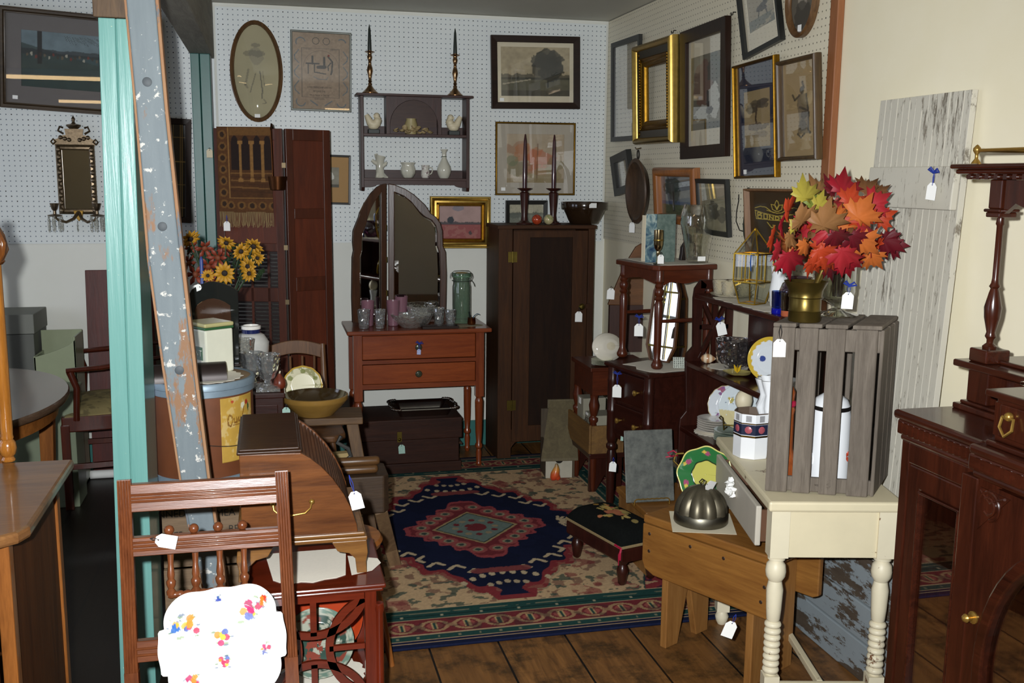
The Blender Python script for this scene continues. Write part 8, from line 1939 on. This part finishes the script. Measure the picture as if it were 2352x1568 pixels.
q=thing('rose_plate','blue white plate with yellow and pink roses on a scrolled brass stand','plate',(2.025,-2.045,z1_+.050+.092),rot=(PI/2-.28,0,-.62));dish('plate',lambda a:.092*(1+.01*math.cos(12*a)),[(0,0),(.6,0),(.7,.004),(1,.014)],colr,q,PLM,120,50,.003)
q=thing('scroll_plate_stand','bronze scrolled plate stand in front of the rose plate','plate stand',(1.985,-2.065,z1_+.0525),rot=(0,0,-.62))
m=MB()
for s in(-1,1): m.tube([(s*.04,-.012,.0),(s*.042,-.014,.03),(s*.044,-.018,.05),(s*.052,-.022,.058),(s*.058,-.02,.05),(s*.052,-.018,.044)],.003,8);m.tube([(s*.04,-.012,0.003),(s*.035,.03,.003)],.003,6)
m.tube([(-.041,-.014,.022),(.041,-.014,.022)],.003,8);m.build('scroll_frame',BRASSD,q)
q=thing('bisque_head','small cream bisque shell shaped ornament over the rose plate','ornament',(1.95,-2.20,z1_+.02));MB().lathe([(.02,-.019),(.03,0),(.022,.1),(.03,.15)],16).build('pedestal',EN,q);MB().sph((0,0,.185),.042,16,1.0,.8,.7).build('shell',BISQ,q)
q=thing('ruffled_vase','tall white ruffled porcelain shell vase beside the octagonal canister','vase',(1.80,-2.72,H+.001));m=MB();m.lathe([(.04,0),(.045,.01),(.03,.04),(.045,.1),(.062,.16),(.05,.2),(.066,.25),(.06,.25),(.04,.2),(1e-4,.1)],48,fl=lambda a,k:1+.10*math.cos(9*a+k)*(1 if k>2 else 0));m.build('body',EN,q,60)
# ================================================================ leaning boards
bb0,bb1=-3.142,-2.714
t=NT('beadboard_paint');sp=t.n('SeparateXYZ');t.l(t.coord('Object'),sp.inputs[0])
n1=t.noise(t.coord('Object',(1,5,.8)),9,8,.75);n2=t.noise(t.coord('Object'),2.4,3,.5);n3=t.noise(t.coord('Object',(1,2,.6)),30,5,.7)
k=t.ramp(t.math('ADD',t.math('MULTIPLY',n1,.7),t.math('MULTIPLY',n2,.3)),[(.55,0.),(.60,1.)])
edge=t.ramp(n3,[(.62,0.),(.66,1.)])
BBP=t.bsdf(t.mix(t.math('MAXIMUM',k,t.math('MULTIPLY',edge,.7)),t.mix(n2,'#b3aea0','#cbc6b8'),t.mix(n3,'#5a564e','#8a8070')),.65,0,.3,0,k,.2,.004)
bbd=thing('beadboard_door','tall narrow white beadboard door with peeling paint, leaning on the cream wall','door',(0,0,0))
def bp(y,z): # leaning plane: touches the wall at the top
    return 2.128-(1.80-z)*.062
m=MB();nb=7;wb=(bb1-bb0)/nb
for k_ in range(nb):
    y0=bb0+k_*wb;ztop=W(2243+(2030-2243)*(k_+.5)/nb,205+30*(k_+.5)/nb,X=2.12).z
    for ya,yb_,off in((y0+.0006,y0+wb*.46,0),(y0+wb*.46+.0008,y0+wb*.56-.0008,-.0015),(y0+wb*.56,y0+wb-.0006,0)):
        zz=1.80;m.hexa([(bp(0,0)+off,ya,0),(bp(0,0)+off,yb_,0),(bp(0,0)+.02,yb_,0),(bp(0,0)+.02,ya,0),(bp(0,zz)+off-.02,ya,zz),(bp(0,zz)+off-.02,yb_,zz),(bp(0,zz)-.001,yb_,zz),(bp(0,zz)-.001,ya,zz)])
m.build('beadboard',BBP,bbd,0,.001)
zb0,zb1=W(2100,478,X=2.09).z,W(2100,383,X=2.09).z
ya,yb_=W(2200,430,X=2.085).y,W(2003,430,X=2.085).y
def bx_(z): return 2.128-(1.80-z)*.062-.021
m=MB();m.hexa([(bx_(zb0)-.022,ya,zb0),(bx_(zb0)-.022,yb_,zb0),(bx_(zb0),yb_,zb0),(bx_(zb0),ya,zb0),(bx_(zb1)-.022,ya,zb1),(bx_(zb1)-.022,yb_,zb1),(bx_(zb1)-.001,yb_,zb1),(bx_(zb1)-.001,ya,zb1)]);m.build('batten',BBP,bbd,0,.003)
p=W(2150,395,X=2.055);ptag((p.x-.006,p.y,p.z),'white price tag with blue bow pinned to the beadboard door batten',1.05,-PI/2+.2,.1,BLUER,.03,bow=True)
wbp=chippy('weathered_blue_white','#8f989c','#3c3026',.49,12,.75,(1,.3,1),'#5c5042')
q=thing('weathered_boards','three wide weathered boards of peeling blue white paint at floor level under the cream table','boards',(2.0,-2.85,0))
for k_,(z0,z1) in enumerate(((0,.125),(.13,.25),(.255,.40))): MB().box(-.006,.008,-.56,.36,z0,z1).build('board',wbp,q,0,.004)
q.location=(1.985+.0,-2.85,0)
q.location.x=1.995
# ================================================================ display cabinet
VIC=wood('cabinet_mahogany','#220d07','#471f11',.25,'Z',1.0,coat=.2);VICY=wood('cabinet_mahogany_y','#220d07','#471f11',.22,'Y',1.0,coat=.25)
cb=thing('display_cabinet','dark carved mahogany display cabinet with glazed doors and pillared shelf above','cabinet',(1.722,-3.49,0))
# local: x from front into wall, y negative towards the viewer
D=.425;L1=.30;L2=1.25;CH=1.0
def cbx(m,x0,x1,y0,y1,z0,z1): return m.box(x0,x1,-y1,-y0,z0,z1)
m=MB();cbx(m,-.02,D,-.02,L1,CH-.022,CH);cbx(m,-.055,D,L1,L2,CH-.022,CH);m.build('top',VICY,cb,0,.008)
m=MB();cbx(m,-.012,D,-.012,L1,CH-.06,CH-.023);cbx(m,-.047,D,L1-.008,L2,CH-.06,CH-.023);cbx(m,-.005,D,-.006,L1,CH-.075,CH-.06);cbx(m,-.04,D,L1,L2,CH-.075,CH-.06);m.build('cornice',VICY,cb,0,.006)
m=MB()
for k_ in range(15): cbx(m,-.0165,-.012,.0+.021*k_,.012+.021*k_,CH-.055,CH-.028)
m.build('dentil_band',VICY,cb,0);m=MB()
for k_ in range(30): cbx(m,-.0515,-.047,L1+.02+.03*k_,L1+.034+.03*k_,CH-.055,CH-.028)
m.build('dentil_band',VICY,cb,0)
MB().box(0,D,-.002,.0,.08,CH-.075).build('end_panel',VIC,cb,0)
MB().box(D-.012,D,-L2,0,.08,CH-.075).build('back_panel',VIC,cb,0)
m=MB();cbx(m,-.01,D,-.01,L1,0,.08);cbx(m,-.045,D,L1,L2,0,.08);m.build('plinth',VICY,cb,0,.006)
m=MB()
for y0,y1 in((0,.028),(L1-.03,L1+.02)): cbx(m,0 if y0<.1 else -.04,.03,y0,y1,.08,CH-.075)
cbx(m,0,.03,.028,L1-.03,CH-.125,CH-.075)
m.build('pilaster',VIC,cb,0,.003)
# side glazed door
y0,y1=.03,L1-.032;zA,zB=.09,CH-.127
dr=MB().at((0,0,0));o_=[(-y1,zA),(-y0,zA),(-y0,zB),(-y1,zB)];i_=[(-y1+.045,zA+.05),(-y0-.045,zA+.05),(-y0-.045,zB-.055),(-y1+.045,zB-.055)]
door=MB().ring(o_,i_,.002,.022,'YZ').build('door',VIC,cb,0,.004)
i2=[(y+(.006 if k in(0,3) else -.006),z+(.006 if k<2 else -.006)) for k,(y,z) in enumerate(i_)]
MB().ring(i_,i2,-.004,.012,'YZ').build('bead_moulding',VICY,door,0,.002)
CG=glass('cabinet_glass','#ffffff',4.5,.01);MB().prism(i_,.008,.010,'YZ').build('glass_pane',CG,door,0)
MB().lathe([(.005,0),(.009,-.006),(.004,-.01),(1e-4,-.012)],10,(-.0,-y1+.02,.52),'X').build('escutcheon',BRASSD,door)
for z in(.38,.64): MB().box(.03,D-.02,-L1+.03,-.03,z,z+.014).build('inner_shelf',VICY,cb,0)
MB().box(.032,D-.02,-L1+.012,-L1+.028,.08,CH-.08).build('divider',VIC,cb,0)
# centre bay with oval glazed door
ya,yb_=L1+.02,L1+.60;zA,zB=.12,CH-.08
cy_,cz_=(ya+yb_)/2,.52;ry,rz_=(yb_-ya)/2-.045,.33;n=48
oval=[(-cy_+ry*math.cos(2*PI*k/n),cz_+rz_*math.sin(2*PI*k/n)) for k in range(n)]
def sq(k):
    a=2*PI*k/n;c,s=math.cos(a),math.sin(a);hy_,hz=(yb_-ya)/2,max(zB-cz_,0);t=min(hy_/abs(c) if abs(c)>1e-6 else 9,(hz if s>0 else cz_-zA)/abs(s) if abs(s)>1e-6 else 9);return (-cy_+t*c,cz_+t*s)
d2=MB().ring([sq(k) for k in range(n)],oval,-.038,-.015,'YZ').build('oval_door',VIC,cb,0)
ov2=[(-cy_+(ry-.02)*math.cos(2*PI*k/n),cz_+(rz_-.02)*math.sin(2*PI*k/n)) for k in range(n)];ov3=[(-cy_+(ry+.01)*math.cos(2*PI*k/n),cz_+(rz_+.01)*math.sin(2*PI*k/n)) for k in range(n)]
MB().ring(ov3,ov2,-.046,-.02,'YZ').build('oval_moulding',VICY,d2,0,.005);MB().prism(ov2,-.028,-.026,'YZ').build('glass_pane',CG,d2,0)
MB().lathe([(.014,0),(.014,-.003),(.006,-.006),(.010,-.02),(.006,-.026),(1e-4,-.028)],14,(-.038,-ya-.022,.62),'X').build('key_knob',BRASS,d2)
for yy,zz,sg in((ya+.055,zB-.055,1),(ya+.055,zA+.065,-1)):
    m=MB();m.prism([(-yy-.045,zz+sg*.045),(-yy+.045,zz+sg*.045),(-yy+.045,zz-sg*.05)],-.041,-.037,'YZ')
    for r_,tt_ in((.03,0),(.018,.8)): m.tube([(-.042,-yy+.012+r_*math.cos(a),zz+sg*(.012+r_*math.sin(a))) for a in np.linspace(tt_,tt_+4.6,16)],.0035,6)
    m.tube([(-.042,-yy+.04,zz+sg*.04),(-.042,-yy+.01,zz+sg*.02),(-.042,-yy-.03,zz+sg*.04)],.003,6)
    m.build('carved_spandrel',VIC,d2)
MB().box(-.02,D-.02,-L2,-yb_,.08,CH-.08).build('side_bay',VIC,cb,0)
# little drawer unit on top
m=MB();cbx(m,-.03,D-.1,L1+.02,L2,CH,CH+.012);cbx(m,-.018,D-.1,L1+.03,L2,CH+.012,CH+.105);cbx(m,-.035,D-.1,L1+.012,L2,CH+.105,CH+.12);m.build('drawer_case',VICY,cb,0,.004)
df=MB();cbx(df,-.026,-.019,L1+.05,L1+.33,CH+.025,CH+.095);df=df.build('small_drawer',VIC,cb,0,.003)
m=MB();
for k_ in range(3): cbx(m,-.0225,-.018,L1+.032+.005*k_,L1+.035+.005*k_,CH+.025,CH+.095)
m.build('reeding',VIC,cb,0)
m=MB();yy=-(L1+.085);m.sph((-.032,yy,CH+.075),.010,10);m.tube([(-.034,yy+.016,CH+.072),(-.038,yy+.018,CH+.05),(-.04,yy,CH+.034),(-.038,yy-.018,CH+.05),(-.034,yy-.016,CH+.072),(-.034,yy+.016,CH+.072)],.0035,8);m.build('ring_pull',BRASS,df)
# upper stage
ux=.155;uy=.0
m=MB();cbx(m,ux-.02,D,-.005,L2,CH,CH+.014);cbx(m,ux-.008,D,.006,L2,CH+.014,CH+.022);m.box(ux,D,-.09,-.018,CH+.022,CH+.105);cbx(m,ux+.05,D,.09,L2,CH+.022,CH+.095);m.build('pedestal',VIC,cb,0,.003)
m=MB();cbx(m,ux-.026,D,-.008,L2,CH+.105,CH+.122);cbx(m,ux-.006,ux+.06,.022,.085,CH+.122,CH+.155);cbx(m,ux+.03,D,.085,L2,CH+.122,CH+.132);m.build('upper_ledge',VICY,cb,0,.004)
px_,py_=ux+.026,-.053
cz0=CH+.155;zT=W(2235,400,X=1.70+ux).z
hP=zT-.10-cz0
MB().lathe([(.016,cz0),(.017,cz0+.006),(.008,cz0+.014),(.008,cz0+.022),(.013,cz0+.03),(.010,cz0+.04),(.018,cz0+.075),(.020,cz0+.1),(.012,cz0+.135),(.009,cz0+.145),(.013,cz0+.15),(.009,cz0+.158),(.0075,cz0+.17),(.0075,cz0+hP-.02),(.010,cz0+hP-.015),(.008,cz0+hP)],20,(px_,py_,0)).build('turned_column',VIC,cb)
zk=cz0+hP
m=MB();m.box(px_-.024,px_+.024,py_-.024,py_+.024,zk,zk+.012);m.box(px_-.028,px_+.028,py_-.028,py_+.028,zk+.012,zk+.02);m.box(px_-.021,px_+.021,py_-.021,py_+.021,zk+.02,zT-.012);m.build('capital',VIC,cb,0,.003)
m=MB();cbx(m,ux-.03,D,-.012,L2,zT-.012,zT);cbx(m,ux-.045,D,-.03,L2,zT,zT+.012);cbx(m,ux-.055,D,-.04,L2,zT+.012,zT+.024);m.build('canopy',VICY,cb,0,.005)
m=MB()
for k_ in range(24): cbx(m,ux-.0335,ux-.03,.0+.03*k_,.012+.03*k_,zT-.012,zT)
m.build('canopy_dentil',VICY,cb,0)
pts=[(-.08,zT-.013),(-.6,zT-.013),(-.6,zT-.05)]+[(-.6+.52*t,zT-.05-.022*abs(math.sin(t*PI*3))-.012*math.sin(t*PI)) for t in np.linspace(.05,.93,26)]+[(-.082,zT-.09),(-.08,zT-.09)]
MB().prism(pts,ux+.01,ux+.024,'YZ').build('carved_fringe',VIC,cb,0)
m=MB();zr=zT+.024
m.lathe([(.012,zr),(.010,zr+.004),(.004,zr+.012),(.004,zr+.022),(.009,zr+.03),(.009,zr+.036),(.003,zr+.043),(1e-4,zr+.045)],14,(ux-.028,-.02,0));m.tube([(ux-.028,-.02,zr+.031),(ux-.028,-L2,zr+.031)],.004,8);m.tube([(ux-.028,-.02,zr+.031),(D-.03,-.02,zr+.031)],.004,8);m.build('gallery_rail',BRASS,cb)
m=MB();cbx(m,D-.03,D,.4,L2,CH+.095,zT-.013);m.build('upper_back',VIC,cb,0)
MB().lathe([(.012,CH+.1),(.012,zT-.013)],16,(ux+.03,-.42,0)).build('rear_post',VIC,cb)
q=thing('glass_slab','thick clear glass tray on the small drawer unit of the display cabinet','tray',(1.70+.12,-3.50-.42,CH+.1215));MB().box(-.08,.1,-.1,.06,0,.012).box(-.09,.11,-.11,.07,.014,.022).build('tray',CLEAR,q,0,.003)
